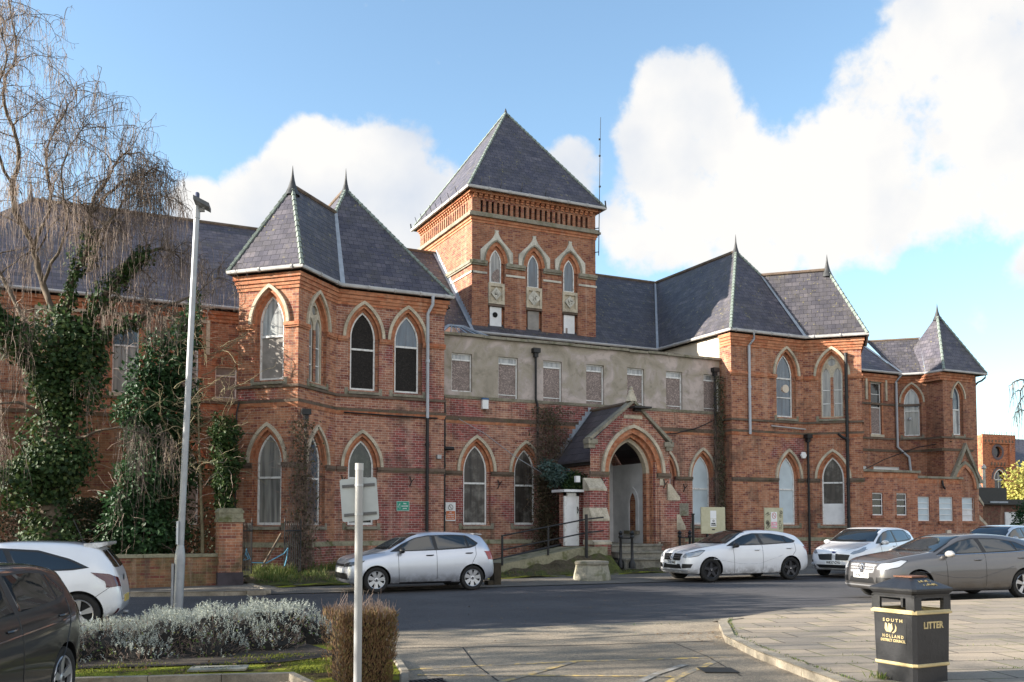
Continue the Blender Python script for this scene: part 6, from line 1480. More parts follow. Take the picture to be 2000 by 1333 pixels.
ACLASS = dict(HATCH,
  top=[(1.0,.38),(.99,.48),(.965,.55),(.91,.60),(.74,.655),(.52,.705),(.43,.725),(.26,.84),(.08,.955),(-.05,.99),(-.2,1.0),(-.45,.985),(-.68,.935),(-.79,.89),(-.87,.80),(-.93,.715),(-.96,.62),(-.985,.52),(-1.0,.40)],
  belt=[(1.0,.34),(.985,.44),(.95,.51),(.86,.56),(.70,.60),(.5,.635),(.3,.65),(-.2,.675),(-.6,.70),(-.78,.70),(-.9,.66),(-.96,.56),(-.985,.47),(-1.0,.37)])
SALOON = dict(HATCH, top=HATCH['top'])

class Car:
    def __init__(s, name, label, pos, head, L, W, H, shape, pmat, fa, ra, wr=.31, group=None):
        s.L, s.W, s.H, s.sh = L, W, H, shape; s.paint = pmat; s.fa, s.ra, s.wr = fa, ra, wr
        s.o = tag(empty(name, (pos[0], pos[1], GZ(*pos) + (pos[2] if len(pos) > 2 else 0.01)), atan2(head[1], head[0])), label, 'car', group)
        s.o['base'] = [0, 0, 0]
        s.body()
    def sect(s, x):
        u = x / (s.L / 2); g = lambda k: interp(s.sh[k], u)
        zt, zb, w, zs = g('top') * s.H, g('belt') * s.H, g('wid') * s.W / 2, g('sill') * s.H
        zb = min(zb, zt - .012); wr_ = min(g('roof') * s.W / 2, w * .93); wb = w * .945
        dz = zb - zs; P = [(0, zs), (w * .80, zs), (w * .93, zs + .03), (w * .975, zs + .10 * dz + .02), (w * .992, zs + .30 * dz), (w, zs + .52 * dz), (w * .995, zs + .74 * dz), (w * .975, zs + .90 * dz), (wb, zb)]
        for f, g_ in ((.25, .20), (.5, .44), (.75, .70), (.88, .86)): P.append((wb + (wr_ - wb) * g_, zb + (zt - zb) * f))
        P += [(wr_ * .96, zb + (zt - zb) * .945), (wr_ * .86, zb + (zt - zb) * .972), (wr_ * .6, zb + (zt - zb) * .99), (wr_ * .3, zb + (zt - zb) * .998), (0, zt)]
        return P
    def body(s):
        xs = []; n = 66
        for i in range(n + 1): t = i / n; xs.append(cos(pi * t) * .5 + (1 - 2 * t) * .5)
        xs = sorted(set(xs + [.992, -.992]), reverse=True); xs = [x * s.L / 2 for x in xs]
        vs = []; fs = []; k = None
        for x in xs:
            P = s.sect(x); ring_ = [(x, y, z) for y, z in P] + [(x, -y, z) for y, z in reversed(P[1:-1])]; k = len(ring_); vs += ring_
        for i in range(len(xs) - 1):
            for j in range(k): fs.append((i*k+j, i*k+(j+1)%k, (i+1)*k+(j+1)%k, (i+1)*k+j))
        fs += [list(range(k)), list(range((len(xs)-1)*k, len(xs)*k))[::-1]]
        me = bpy.data.meshes.new('body'); me.from_pydata(vs, [], fs)
        bm = bmesh.new(); bm.from_mesh(me); bmesh.ops.recalc_face_normals(bm, faces=bm.faces); bm.to_mesh(me)
        s.bvh = BVHTree.FromBMesh(bm); bm.free()
        me.materials.append(s.paint)
        ob = bpy.data.objects.new('body', me); COL.objects.link(ob)
        # wheel arches cut out of the shell
        cut = MB(); R = s.wr + .045
        for xa in (s.fa, s.ra):
            for sg in (-1, 1): cut.lathe([(R, sg * (s.W / 2 - .28)), (R, sg * (s.W / 2 + .2))], (xa, 0, s.wr), 'y', 40)
        co = cut.build('cutter', TRIM, None, uv=False); co.location = (0, 0, 0)
        off = co.data; 
        # cutter mesh was recentred by build(): put it back
        co.location = Vector(co['base'])
        md = ob.modifiers.new('b', 'BOOLEAN'); md.object = co; md.operation = 'DIFFERENCE'; md.solver = 'EXACT'; md.material_mode = 'TRANSFER'
        bpy.context.view_layer.update()
        me2 = bpy.data.meshes.new_from_object(ob.evaluated_get(bpy.context.evaluated_depsgraph_get()))
        ob.modifiers.clear(); ob.data = me2; bpy.data.objects.remove(co); bpy.data.meshes.remove(me)
        for p in me2.polygons: p.use_smooth = True
        me2.set_sharp_from_angle(angle=radians(38))
        ob.parent = s.o; s.body_o = ob; ob['base'] = [0, 0, 0]
    def hit(s, p, d):
        r = s.bvh.ray_cast(Vector(p), Vector(d)); return (r[0], r[1]) if r[0] is not None else (None, None)
    def proj(s, view, a, b, off, side=1):
        # a point on the shell seen from the side, the front, the back or above
        if view == 'side': p, d = (a, side * 3, b), (0, -side, 0)
        elif view == 'front': p, d = (5, a, b), (-1, 0, 0)
        elif view == 'rear': p, d = (-5, a, b), (1, 0, 0)
        else: p, d = (b, a, 5), (0, 0, -1)       # top: a = y, b = x
        h, n = s.hit(p, d)
        if h is None: return None
        if n.dot(Vector(d)) > 0: n = -n
        return h + n * off
    def patch(s, name, poly, view, mat, off=.004, side=1, nu=16, nv=8, parent=None):
        us = [p[0] for p in poly]; u0, u1 = min(us), max(us); rows = []
        n = len(poly)
        for i in range(nu + 1):
            u = u0 + (u1 - u0) * min(max(i / nu, 1e-4), 1 - 1e-4); hits = []
            for k in range(n):
                (a, b), (c, d) = poly[k], poly[(k + 1) % n]
                if (a - u) * (c - u) < 0: hits.append(b + (d - b) * (u - a) / (c - a))
            if len(hits) < 2: rows.append(None); continue
            lo, hi = min(hits), max(hits)
            rows.append([s.proj(view, u, lo + (hi - lo) * j / nv, off, side) for j in range(nv + 1)])
        m = MB(); idx = {}
        for i, r in enumerate(rows):
            if r is None: continue
            for j, p in enumerate(r):
                if p is not None: idx[i, j] = len(m.v); m.v.append(p)
        for i in range(nu):
            for j in range(nv):
                q = [(i, j), (i + 1, j), (i + 1, j + 1), (i, j + 1)]
                if all(t in idx for t in q): m.f.append([idx[t] for t in q]); m.mi.append(0)
        if not m.f: return None
        pr = parent or s.o
        return m.build(name, mat, pr, smooth=40, uv=False)
    def line(s, name, pts, view, mat=None, w=.008, off=.0025, side=1, parent=None, n=10, m=None):
        P = []
        for a, b in zip(pts, pts[1:]):
            for i in range(n): t = i / n; P.append((a[0] + (b[0] - a[0]) * t, a[1] + (b[1] - a[1]) * t))
        P.append(pts[-1]); Q = [s.proj(view, a, b, off, side) for a, b in P]; Q = [q for q in Q if q is not None]
        if len(Q) < 2: return
        own = m is None; m = m or MB(); m.tube(Q, w / 2, 4)
        if own: return m.build(name, mat or TRIM, parent or s.o, uv=False)
    def wheels(s, style, rim=None, n=5):
        for xa, fr in ((s.fa, 1), (s.ra, 0)):
            for sg in (1, -1):
                y = sg * (s.W / 2 - .015 - (0.012 if fr else .012)); R = s.wr; rr = R * .70
                root = MB(); w_ = .2
                root.lathe([(rr, y - sg * w_), (R * .94, y - sg * w_), (R, y - sg * (w_ - .03)), (R, y - sg * .03), (R * .955, y - sg * .004), (R * .86, y + sg * .004), (rr + .012, y - sg * .008), (rr, y - sg * .02)], (xa, 0, R), 'y', 32, cap=False)
                t = root.build('wheel', TYRE, s.o, smooth=40, uv=False)
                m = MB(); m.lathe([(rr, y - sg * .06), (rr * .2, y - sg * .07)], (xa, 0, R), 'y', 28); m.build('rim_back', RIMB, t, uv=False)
                m = MB(); m.lathe([(rr + .004, y - sg * .012), (rr * .985, y - sg * .004), (rr * .93, y - sg * .012), (rr * .92, y - sg * .05)], (xa, 0, R), 'y', 32, cap=False)
                for k in range(n):
                    a = 2 * pi * k / n + .3
                    for off in ((-.11, .11) if style == 'twin' else (0,)):
                        d = Vector((cos(a + off), 0, sin(a + off))); pz = Vector((-sin(a + off), 0, cos(a + off)))
                        w0, w1 = {'twin': (.020, .024), 'star': (.050, .030), 'cover': (.030, .055), 'thin': (.022, .020)}[style]
                        c = Vector((xa, 0, R)); yv = Vector((0, sg, 0))
                        i_, o_ = c + d * rr * .18, c + d * rr * .955
                        yi, yo = yv * (abs(y) - .022), yv * (abs(y) - .012)
                        m.prism([i_ - pz * w0 + yi, i_ + pz * w0 + yi, o_ + pz * w1 + yo, o_ - pz * w1 + yo], yv * -.022)
                m.lathe([(rr * .24, y - sg * .045), (rr * .24, y - sg * .018), (rr * .14, y - sg * .010), (.005, y - sg * .008)], (xa, 0, R), 'y', 14)
                m.build('rim', rim or RIM, t, smooth=35, uv=False)
                m = MB(); m.lathe([(rr * .12, y - sg * .010), (rr * .11, y - sg * .005)], (xa, 0, R), 'y', 12); m.build('hub_cap', RIMD if rim is not RIMD else CHROME, t, uv=False)
    def mirrors(s, x, z, mat, size=1.0):
        for sg in (1, -1):
            p = s.proj('side', x, z, 0, sg); 
            if p is None: continue
            m = MB(); c = p + Vector((-.02, sg * .125, .045)); vs = []; fs = []
            N1, N2 = 10, 7
            for i in range(N2 + 1):
                t = pi * i / N2
                for k in range(N1):
                    a = 2 * pi * k / N1; q = Vector((.085 * sin(t) * cos(a), .115 * cos(t), .070 * sin(t) * sin(a))) * size
                    if q.x < -.03: q.x = -.03
                    vs.append(c + q)
            for i in range(N2):
                for k in range(N1): fs.append((i*N1+k, i*N1+(k+1)%N1, (i+1)*N1+(k+1)%N1, (i+1)*N1+k))
            m.add(vs, fs); mr = m.build('mirror', mat, s.o, smooth=50, uv=False)
            m = MB(); m.tube([p + Vector((0, 0, -.01)), c + Vector((0, -sg * .06, -.045))], .028, 6); m.build('mirror_foot', TRIM, mr, uv=False)
            m = MB(); m.prism([c + Vector((-.034 * size, y_ * size, z_ * size)) for y_, z_ in ((-.085, -.045), (.085, -.045), (.09, .03), (.05, .052), (-.08, .045))], (-.003, 0, 0)); m.build('mirror_glass', CHROME, mr, uv=False)
    def handles(s, pts, mat):
        for x, z in pts:
            for sg in (1, -1):
                p = s.proj('side', x, z, .0, sg)
                if p is None: continue
                m = MB(); m.tube([p + Vector((.09, sg * .002, 0)), p + Vector((.06, sg * .024, .004)), p + Vector((-.06, sg * .026, .008)), p + Vector((-.10, sg * .002, .008))], .0125, 6); h = m.build('door_handle', mat, s.o, smooth=50, uv=False)
                m = MB(); q = s.proj('side', x, z, .003, sg); m.prism([q + Vector((a * .07, 0, -.018 + b * .03)) for a, b in ((-1, 0), (1, 0), (1, 1), (-1, 1))], (0, sg * .002, 0)); m.build('handle_recess', TRIM, h, uv=False)
    def plate(s, txt, z, front=True, mat=None, y0=0.0):
        x = (s.L / 2 + .3) * (1 if front else -1); h = s.proj('front' if front else 'rear', y0, z, .012)
        u = Vector((0, 1 if front else -1, 0)); n = Vector((1 if front else -1, 0, 0)); m = MB(); m.obox(h, u, Zv, n, -.26, .26, -.056, .056, -.02, .008)
        pl = m.build('number_plate', mat or PLW, s.o, uv=False)
        if txt: m = MB(); text_mesh(m, txt, h + n * .008, u, Zv, n, .102, 0, 0, depth=.002, bold=.004, sx=.84); m.build('lettering', TRIM, pl, uv=False)
        return h
    def cabin(s, seat):
        m = MB(); L2 = s.L / 2
        z0 = .34 * s.H; w = s.W / 2 * .80
        m.box(-L2 * .78, L2 * .40, -w, w, z0, z0 + .06); c = m.build('cabin_floor', INT, s.o, uv=False)
        for x, ys in ((.12 * L2, (-.36, .36)), (-.36 * L2, (-.38, .38))):
            for y in ys:
                m = MB(); m.prism([(x + .25, y - .23, z0 + .1), (x - .2, y - .23, z0 + .1), (x - .32, y - .2, z0 + .72), (x - .22, y - .2, z0 + .74), (x - .10, y - .22, z0 + .24), (x + .25, y - .23, z0 + .22)], (0, .45, 0))
                m.prism([(x - .33, y - .12, z0 + .76), (x - .25, y - .12, z0 + .76), (x - .26, y - .10, z0 + .92), (x - .34, y - .10, z0 + .92)], (0, .23, 0)); m.build('seat', seat, s.o, uv=False)
        m = MB(); m.tube([(.30 * L2 + .05 * cos(t * pi / 8) * 0 - .02 * sin(t * pi / 8), -.36 + .18 * cos(t * pi / 8), z0 + .48 + .17 * sin(t * pi / 8)) for t in range(17)], .016, 6, cap=False); m.build('steering_wheel', INT, s.o, uv=False)
        m = MB(); m.prism([(.30 * L2, -w, z0 + .2), (.52 * L2, -w, z0 + .2), (.50 * L2, -w, z0 + .46), (.33 * L2, -w, z0 + .48)], (0, 2 * w, 0)); m.build('dashboard', INT, s.o, uv=False)

def X_(car, f): return f * car.L / 2
def glazing(c, sides, screen=True, rear=True, glass=CGLASS, wide=None, trim=True, quarter=None):
    """sides: list of polygons (x fraction, height fraction) for the side windows, front one first"""
    H = c.H
    for sg in (1, -1):
        if trim:
            allp = sides['trim']; c.patch('window_trim', [(X_(c, a), b * H) for a, b in allp], 'side', TRIM, .002, sg, 30, 6)
        for poly in sides['glass']: c.patch('side_window', [(X_(c, a), b * H) for a, b in poly], 'side', glass, .0045, sg, 18, 6)
    if screen:
        f0, f1 = sides['screen']; w0, w1 = sides.get('sw', (.78, .66)); hw = c.W / 2
        P = [(-w0 * hw, X_(c, f0) - .05), (-.4 * hw, X_(c, f0) + .0), (.4 * hw, X_(c, f0) + .0), (w0 * hw, X_(c, f0) - .05), (w1 * hw, X_(c, f1) - .03), (.3 * hw, X_(c, f1)), (-.3 * hw, X_(c, f1)), (-w1 * hw, X_(c, f1) - .03)]
        g = c.patch('windscreen', P, 'top', glass, .005, 1, 22, 10)
        k = .02; c.patch('windscreen_surround', [(a * 1.03, b + (k if i < 4 else -k)) for i, (a, b) in enumerate(P)], 'top', TRIM, .002, 1, 22, 10)
        m = MB()
        for y0, y1 in ((-.55, .05), (.02, .52)):
            p = c.proj('top', y0 * hw, X_(c, f0) - .01, .018); q = c.proj('top', y1 * hw, X_(c, f0) - .10, .018)
            if p and q: m.tube([p, q], .009, 5)
        m.build('wiper', TRIM, c.o, uv=False)
    if rear:
        z0, z1 = sides['rear']; hw = c.W / 2; a, b = sides.get('rw', (.66, .58))
        P = [(-a * hw, z0 * H + .02), (0, z0 * H), (a * hw, z0 * H + .02), (b * hw, z1 * H - .01), (0, z1 * H), (-b * hw, z1 * H - .01)]
        c.patch('rear_window', P, 'rear', glass, .005, 1, 18, 6)

S_HATCH = dict(
  trim=[(.46,.665),(.30,.79),(.12,.895),(-.05,.935),(-.40,.945),(-.60,.93),(-.745,.80),(-.74,.765),(-.62,.715),(-.2,.685)],
  glass=[[(.34,.685),(.255,.80),(.11,.882),(-.05,.918),(-.105,.92),(-.13,.70)], [(-.175,.705),(-.15,.925),(-.40,.927),(-.555,.912),(-.585,.74)], [(-.605,.745),(-.575,.908),(-.63,.87),(-.715,.785),(-.69,.765)]],
  screen=(.478,.10), rear=(.70,.92))
S_ACLASS = dict(
  trim=[(.40,.68),(.27,.775),(.10,.885),(-.05,.93),(-.35,.925),(-.58,.875),(-.745,.775),(-.70,.735),(-.2,.70)],
  glass=[[(.325,.70),(.245,.785),(.09,.875),(-.05,.912),(-.10,.913),(-.14,.715)], [(-.185,.72),(-.145,.912),(-.36,.907),(-.52,.878),(-.555,.742)], [(-.575,.745),(-.54,.872),(-.60,.845),(-.70,.772),(-.675,.748)]],
  screen=(.425,.06), rear=(.70,.875), sw=(.80,.66))

def star_badge(c, y, z, r, mat=CHROME):
    p = c.proj('front', y, z, .03); m = MB()
    R = lambda a, k: p + Vector((0, cos(a) * k, sin(a) * k))
    m.tube([R(2 * pi * i / 20, r) for i in range(21)], r * .10, 6, cap=False)
    for i in range(3):
        a = pi / 2 + 2 * pi * i / 3; t = R(a, r); b1, b2 = R(a + pi / 2, r * .13), R(a - pi / 2, r * .13); f = p + Vector((.012, 0, 0))
        m.add([p, b1, t, b2, f], [(4, 1, 2), (4, 2, 3), (0, 1, 4), (0, 4, 3)])
    m.build('star_badge', mat, c.o, uv=False)

def seams(c, front_door, b_post, rear_edge, belt, sill=.15, hood=None):
    H = c.H
    for sg in (1, -1):
        m = MB(); ln = lambda P: c.line('', [(X_(c, a), b * H) for a, b in P], 'side', side=sg, m=m, w=.010, off=.001)
        ln(front_door); ln(b_post)
        if rear_edge: ln(rear_edge)
        m.build('door_seam', TRIM, c.o, uv=False)
    if hood:
        m = MB()
        for sg in (1, -1): c.line('', [(a * sg * c.W / 2, X_(c, b)) for a, b in hood], 'top', m=m, w=.009, off=.001)
        m.build('bonnet_seam', TRIM, c.o, uv=False)

def lowtrim(c, mat=TRIM, z0=.135, z1=.165):
    for sg in (1, -1):
        c.patch('sill_trim', [(X_(c, .34), z0 * c.H), (X_(c, .34), z1 * c.H), (X_(c, -.36), z1 * c.H), (X_(c, -.36), z0 * c.H)], 'side', mat, .004, sg, 16, 2)

# --- 1 silver hatchback
def silver():
    L, W, H = 3.82, 1.68, 1.46
    c = Car('hatchback', 'silver five door hatchback parked in front of the left wing', (8.40, 22.62), (-.995, .04), L, W, H, HATCH, paint('silver_paint', (.56, .58, .63), .55, .34), 1.22, -1.25, .305)
    glazing(c, S_HATCH); lowtrim(c)
    seams(c, [(.36,.66),(.355,.45),(.345,.17)], [(-.155,.69),(-.16,.17)], [(-.70,.74),(-.70,.60),(-.62,.40),(-.50,.25),(-.46,.17)], .6, hood=[(.86,.52),(.80,.7),(.62,.92),(.30,.965)])
    c.wheels('cover', RIM, 7); c.mirrors(X_(c, .33), .655 * H, BLACKP); c.handles([(X_(c, -.06), .60 * H), (X_(c, -.60), .63 * H)], BLACKP)
    for sg in (1, -1):
        c.patch('headlight', [(sg * .42, .475 * H), (sg * .70, .51 * H), (sg * .70, .435 * H), (sg * .40, .42 * H)], 'front', LENSD, .006)
        c.patch('headlight', [(X_(c, .965), .445 * H), (X_(c, .965), .50 * H), (X_(c, .78), .53 * H), (X_(c, .86), .455 * H)], 'side', LENSD, .006, sg)
        c.patch('tail_light', [(X_(c, -.995), .52 * H), (X_(c, -.96), .66 * H), (X_(c, -.90), .665 * H), (X_(c, -.93), .505 * H)], 'side', TAIL, .008, sg, 8, 6)
        c.patch('tail_light', [(sg * .54, .52 * H), (sg * .60, .66 * H), (sg * .78, .66 * H), (sg * .78, .52 * H)], 'rear', TAIL, .007)
    c.patch('grille', [(-.38, .465 * H), (.38, .465 * H), (.38, .425 * H), (-.38, .425 * H)], 'front', TRIM, .006)
    c.patch('lower_grille', [(-.60, .32 * H), (.60, .32 * H), (.66, .22 * H), (-.66, .22 * H)], 'front', TRIM, .006); c.plate('', .36 * H)
    c.plate('', .42 * H, False, PLY)
    m = MB(); m.prism([(-1.38, -.55, 1.385), (-1.38, .55, 1.385), (-1.60, .52, 1.365), (-1.60, -.52, 1.365)], (0, 0, .028)); m.build('spoiler', c.paint, c.o, uv=False)
silver()

# --- 2 white hatchback with star badge
def white_a():
    L, W, H = 4.20, 1.78, 1.43
    c = Car('hatchback', 'white hatchback with black roof and star badge parked in front of the porch', (17.92, 21.85), (-1, .06), L, W, H, ACLASS, paint('white_paint', (.80, .80, .81)), 1.37, -1.33, .325)
    glazing(c, S_ACLASS)
    seams(c, [(.31,.675),(.30,.45),(.29,.16)], [(-.165,.70),(-.165,.16)], [(-.71,.73),(-.715,.58),(-.60,.38),(-.47,.22),(-.44,.16)], .6, hood=[(.72,.50),(.70,.70),(.60,.86),(.36,.945)])
    for sg in (1, -1):
        m = MB(); c.line('', [(X_(c, .62), .44 * H), (X_(c, .2), .34 * H), (X_(c, -.1), .33 * H), (X_(c, -.5), .50 * H)], 'side', m=m, side=sg, w=.014, off=-.003); m.build('crease', c.paint, c.o, uv=False)
    c.wheels('star', RIMD, 5); c.mirrors(X_(c, .30), .665 * H, BLACKP); c.handles([(X_(c, -.07), .60 * H), (X_(c, -.60), .625 * H)], c.paint)
    c.patch('roof_panel', [(-.55, X_(c, .05)), (.55, X_(c, .05)), (.56, X_(c, -.42)), (-.56, X_(c, -.42))], 'top', CGLASS, .004, 1, 14, 10)
    front_a(c, 'TY12 NAE', TRIM, LENS)
    for sg in (1, -1): c.patch('tail_light', [(X_(c, -.985), .56 * H), (X_(c, -.965), .65 * H), (X_(c, -.86), .665 * H), (X_(c, -.90), .60 * H)], 'side', TAIL, .007, sg, 8, 5)
def front_a(c, reg, gm, lens):
    H = c.H
    c.patch('grille', [(-.46, .535 * H), (0, .545 * H), (.46, .535 * H), (.40, .405 * H), (-.40, .405 * H)], 'front', gm, .006, 1, 16, 6)
    for zz in (.49, .455): c.line('grille_bar', [(-.40, zz * H), (.40, zz * H)], 'front', CHROME if gm is not TRIM else RIM, .018 if gm is not TRIM else .008, .012)
    star_badge(c, 0, .475 * H, .088)
    for sg in (1, -1):
        c.patch('headlight', [(sg * .50, .47 * H), (sg * .56, .545 * H), (sg * .74, .565 * H), (sg * .80, .555 * H), (sg * .76, .475 * H), (sg * .62, .455 * H)], 'front', lens, .007, 1, 12, 6)
        hl = c.patch('headlight', [(X_(c, .955), .475 * H), (X_(c, .95), .545 * H), (X_(c, .80), .60 * H), (X_(c, .745), .595 * H), (X_(c, .84), .505 * H)], 'side', lens, .007, sg, 12, 6)
        c.patch('headlight_surround', [(X_(c, .965), .465 * H), (X_(c, .955), .555 * H), (X_(c, .79), .612 * H), (X_(c, .73), .605 * H), (X_(c, .84), .495 * H)], 'side', TRIM, .004, sg, 12, 6)
        c.patch('side_intake', [(sg * .48, .26 * H), (sg * .50, .345 * H), (sg * .78, .345 * H), (sg * .76, .27 * H)], 'front', TRIM, .006, 1, 10, 5)
    c.patch('lower_grille', [(-.44, .34 * H), (.44, .34 * H), (.47, .25 * H), (-.47, .25 * H)], 'front', TRIM, .005, 1, 12, 4)
    c.patch('splitter', [(-.80, .225 * H), (.80, .225 * H), (.78, .205 * H), (-.78, .205 * H)], 'front', RIM, .012, 1, 16, 2)
    c.plate(reg, .365 * H)
white_a()

# --- 3 white hatchback with oval badge
def white_f():
    L, W, H = 4.04, 1.735, 1.475
    c = Car('hatchback', 'white hatchback with wide black grille and blue oval badge, front turned to the camera', (22.6, 21.35), (-.955, -.296), L, W, H, HATCH, paint('white_paint_clean', (.80, .80, .81)), 1.22, -1.27, .305)
    glazing(c, S_HATCH); lowtrim(c)
    seams(c, [(.36,.66),(.355,.45),(.345,.17)], [(-.155,.69),(-.16,.17)], [(-.70,.74),(-.70,.60),(-.62,.40),(-.50,.25),(-.46,.17)], .6, hood=[(.70,.52),(.74,.7),(.66,.86),(.40,.95)])
    c.wheels('twin', RIM, 5); c.mirrors(X_(c, .33), .66 * H, c.paint); c.handles([(X_(c, -.06), .61 * H), (X_(c, -.60), .635 * H)], c.paint)
    c.patch('grille', [(-.50, .455 * H), (0, .475 * H), (.50, .455 * H), (.44, .345 * H), (-.44, .345 * H)], 'front', TRIM, .006, 1, 18, 6)
    for zz in (.37, .395, .42, .445): c.line('grille_bar', [(-.45, zz * H), (.45, zz * H)], 'front', RIMD, .008, .010)
    p = c.proj('front', 0, .50 * H, .008); m = MB(); m.lathe([(.001, .01), (.045, .01), (.05, 0)], (0, 0, 0), 'x', 18); m.v = [Vector((p.x + v.x - .0, v.y * 1.35, p.z + v.z * .62)) for v in m.v]; m.build('oval_badge', plain('badge_blue', (.01, .03, .16), .25), c.o, uv=False)
    for sg in (1, -1):
        c.patch('headlight', [(sg * .50, .475 * H), (sg * .58, .53 * H), (sg * .74, .565 * H), (sg * .79, .565 * H), (sg * .74, .50 * H), (sg * .60, .465 * H)], 'front', LENS, .007, 1, 12, 6)
        c.patch('headlight', [(X_(c, .95), .485 * H), (X_(c, .94), .535 * H), (X_(c, .78), .60 * H), (X_(c, .72), .605 * H), (X_(c, .82), .53 * H)], 'side', LENS, .007, sg, 12, 6)
        c.patch('fog_light_recess', [(sg * .58, .20 * H), (sg * .64, .335 * H), (sg * .78, .37 * H), (sg * .74, .25 * H)], 'front', TRIM, .006, 1, 10, 5)
        p = c.proj('front', sg * .68, .27 * H, .008)
        if p: m = MB(); m.lathe([(.05, 0), (.045, .012), (.01, .016)], p, 'x', 12); m.build('fog_light', LENSW, c.o, uv=False)
    c.patch('lower_grille', [(-.56, .255 * H), (.56, .255 * H), (.50, .19 * H), (-.50, .19 * H)], 'front', TRIM, .006, 1, 12, 4)
    c.plate('WK17 CYO', .295 * H)
    m = MB(); p = c.proj('top', .05, X_(c, .14), -.25); m.box(p.x - .01, p.x + .01, .02, .09, p.z - .08, p.z + .05); m.build('hanging_tag', plain('pink', (.7, .3, .35), .6), c.o, uv=False)
    for sg in (1, -1): c.patch('tail_light', [(X_(c, -.97), .60 * H), (X_(c, -.95), .70 * H), (X_(c, -.90), .72 * H), (X_(c, -.90), .60 * H)], 'side', TAIL, .007, sg, 8, 5)
white_f()

# --- 4 bronze-grey hatchback, near right
def grey_a():
    L, W, H = 4.29, 1.78, 1.43
    c = Car('hatchback', 'bronze grey hatchback with a chrome diamond grille behind the litter bin', (18.24, 14.95), (-.98, .2), L, W, H, ACLASS, paint('bronze_grey_paint', (.118, .114, .116), .45, .34), 1.33, -1.37, .318)
    g = seeglass()
    # open the cabin: clear glass needs an opening behind it
    glazing(c, S_ACLASS, glass=CGLASS)
    seams(c, [(.31,.675),(.30,.45),(.29,.16)], [(-.165,.70),(-.165,.16)], [(-.71,.73),(-.715,.58),(-.60,.38),(-.47,.22),(-.44,.16)], .6, hood=[(.72,.50),(.70,.70),(.60,.86),(.36,.945)])
    for sg in (1, -1):
        c.line('chrome_strip', [(X_(c, .38), .672 * H), (X_(c, 0), .688 * H), (X_(c, -.45), .708 * H), (X_(c, -.72), .735 * H)], 'side', CHROME, .02, .004, sg)
        m = MB(); c.line('', [(X_(c, .62), .44 * H), (X_(c, .2), .34 * H), (X_(c, -.1), .33 * H), (X_(c, -.5), .50 * H)], 'side', m=m, side=sg, w=.014, off=-.003); m.build('crease', c.paint, c.o, uv=False)
    c.wheels('twin', RIM, 5); c.mirrors(X_(c, .30), .665 * H, plain('silver_mirror', (.5, .48, .46), .3, .5), 1.1); c.handles([(X_(c, -.07), .60 * H), (X_(c, -.60), .625 * H)], c.paint)
    gm = NT('diamond_grille', .35, .5); ck = gm.n('ShaderNodeTexChecker'); ck.inputs['Scale'].default_value = 46; gm.l(gm.obj(), ck.inputs[0]); ck.inputs[1].default_value = (.45, .45, .46, 1); ck.inputs[2].default_value = (.03, .03, .03, 1); gm.base(ck.outputs[0])
    front_a(c, 'WA67 ZVL', gm.m, LENSW)
grey_a()

# --- 5 pale saloon beyond, far right
def pale():
    L, W, H = 4.2, 1.72, 1.47
    c = Car('hatchback', 'pale silver car half out of frame behind the bronze grey hatchback', (30.3, 22.6), (-.98, -.2), L, W, H, HATCH, paint('pale_silver_paint', (.60, .62, .65), .3, .35), 1.27, -1.3, .31)
    glazing(c, S_HATCH); lowtrim(c); c.wheels('thin', RIM, 8); c.mirrors(X_(c, .33), .66 * H, c.paint); c.handles([(X_(c, -.06), .61 * H), (X_(c, -.60), .635 * H)], c.paint)
    seams(c, [(.36,.66),(.355,.45),(.345,.17)], [(-.155,.69),(-.16,.17)], [(-.70,.74),(-.70,.60),(-.62,.40),(-.50,.25),(-.46,.17)], .6)
    for sg in (1, -1): c.patch('headlight', [(X_(c, .95), .485 * H), (X_(c, .94), .535 * H), (X_(c, .78), .60 * H), (X_(c, .72), .605 * H), (X_(c, .82), .53 * H)], 'side', LENS, .007, sg, 12, 6)
    c.patch('grille', [(-.38, .465 * H), (.38, .465 * H), (.38, .40 * H), (-.38, .40 * H)], 'front', TRIM, .006); c.plate('', .33 * H)
pale()

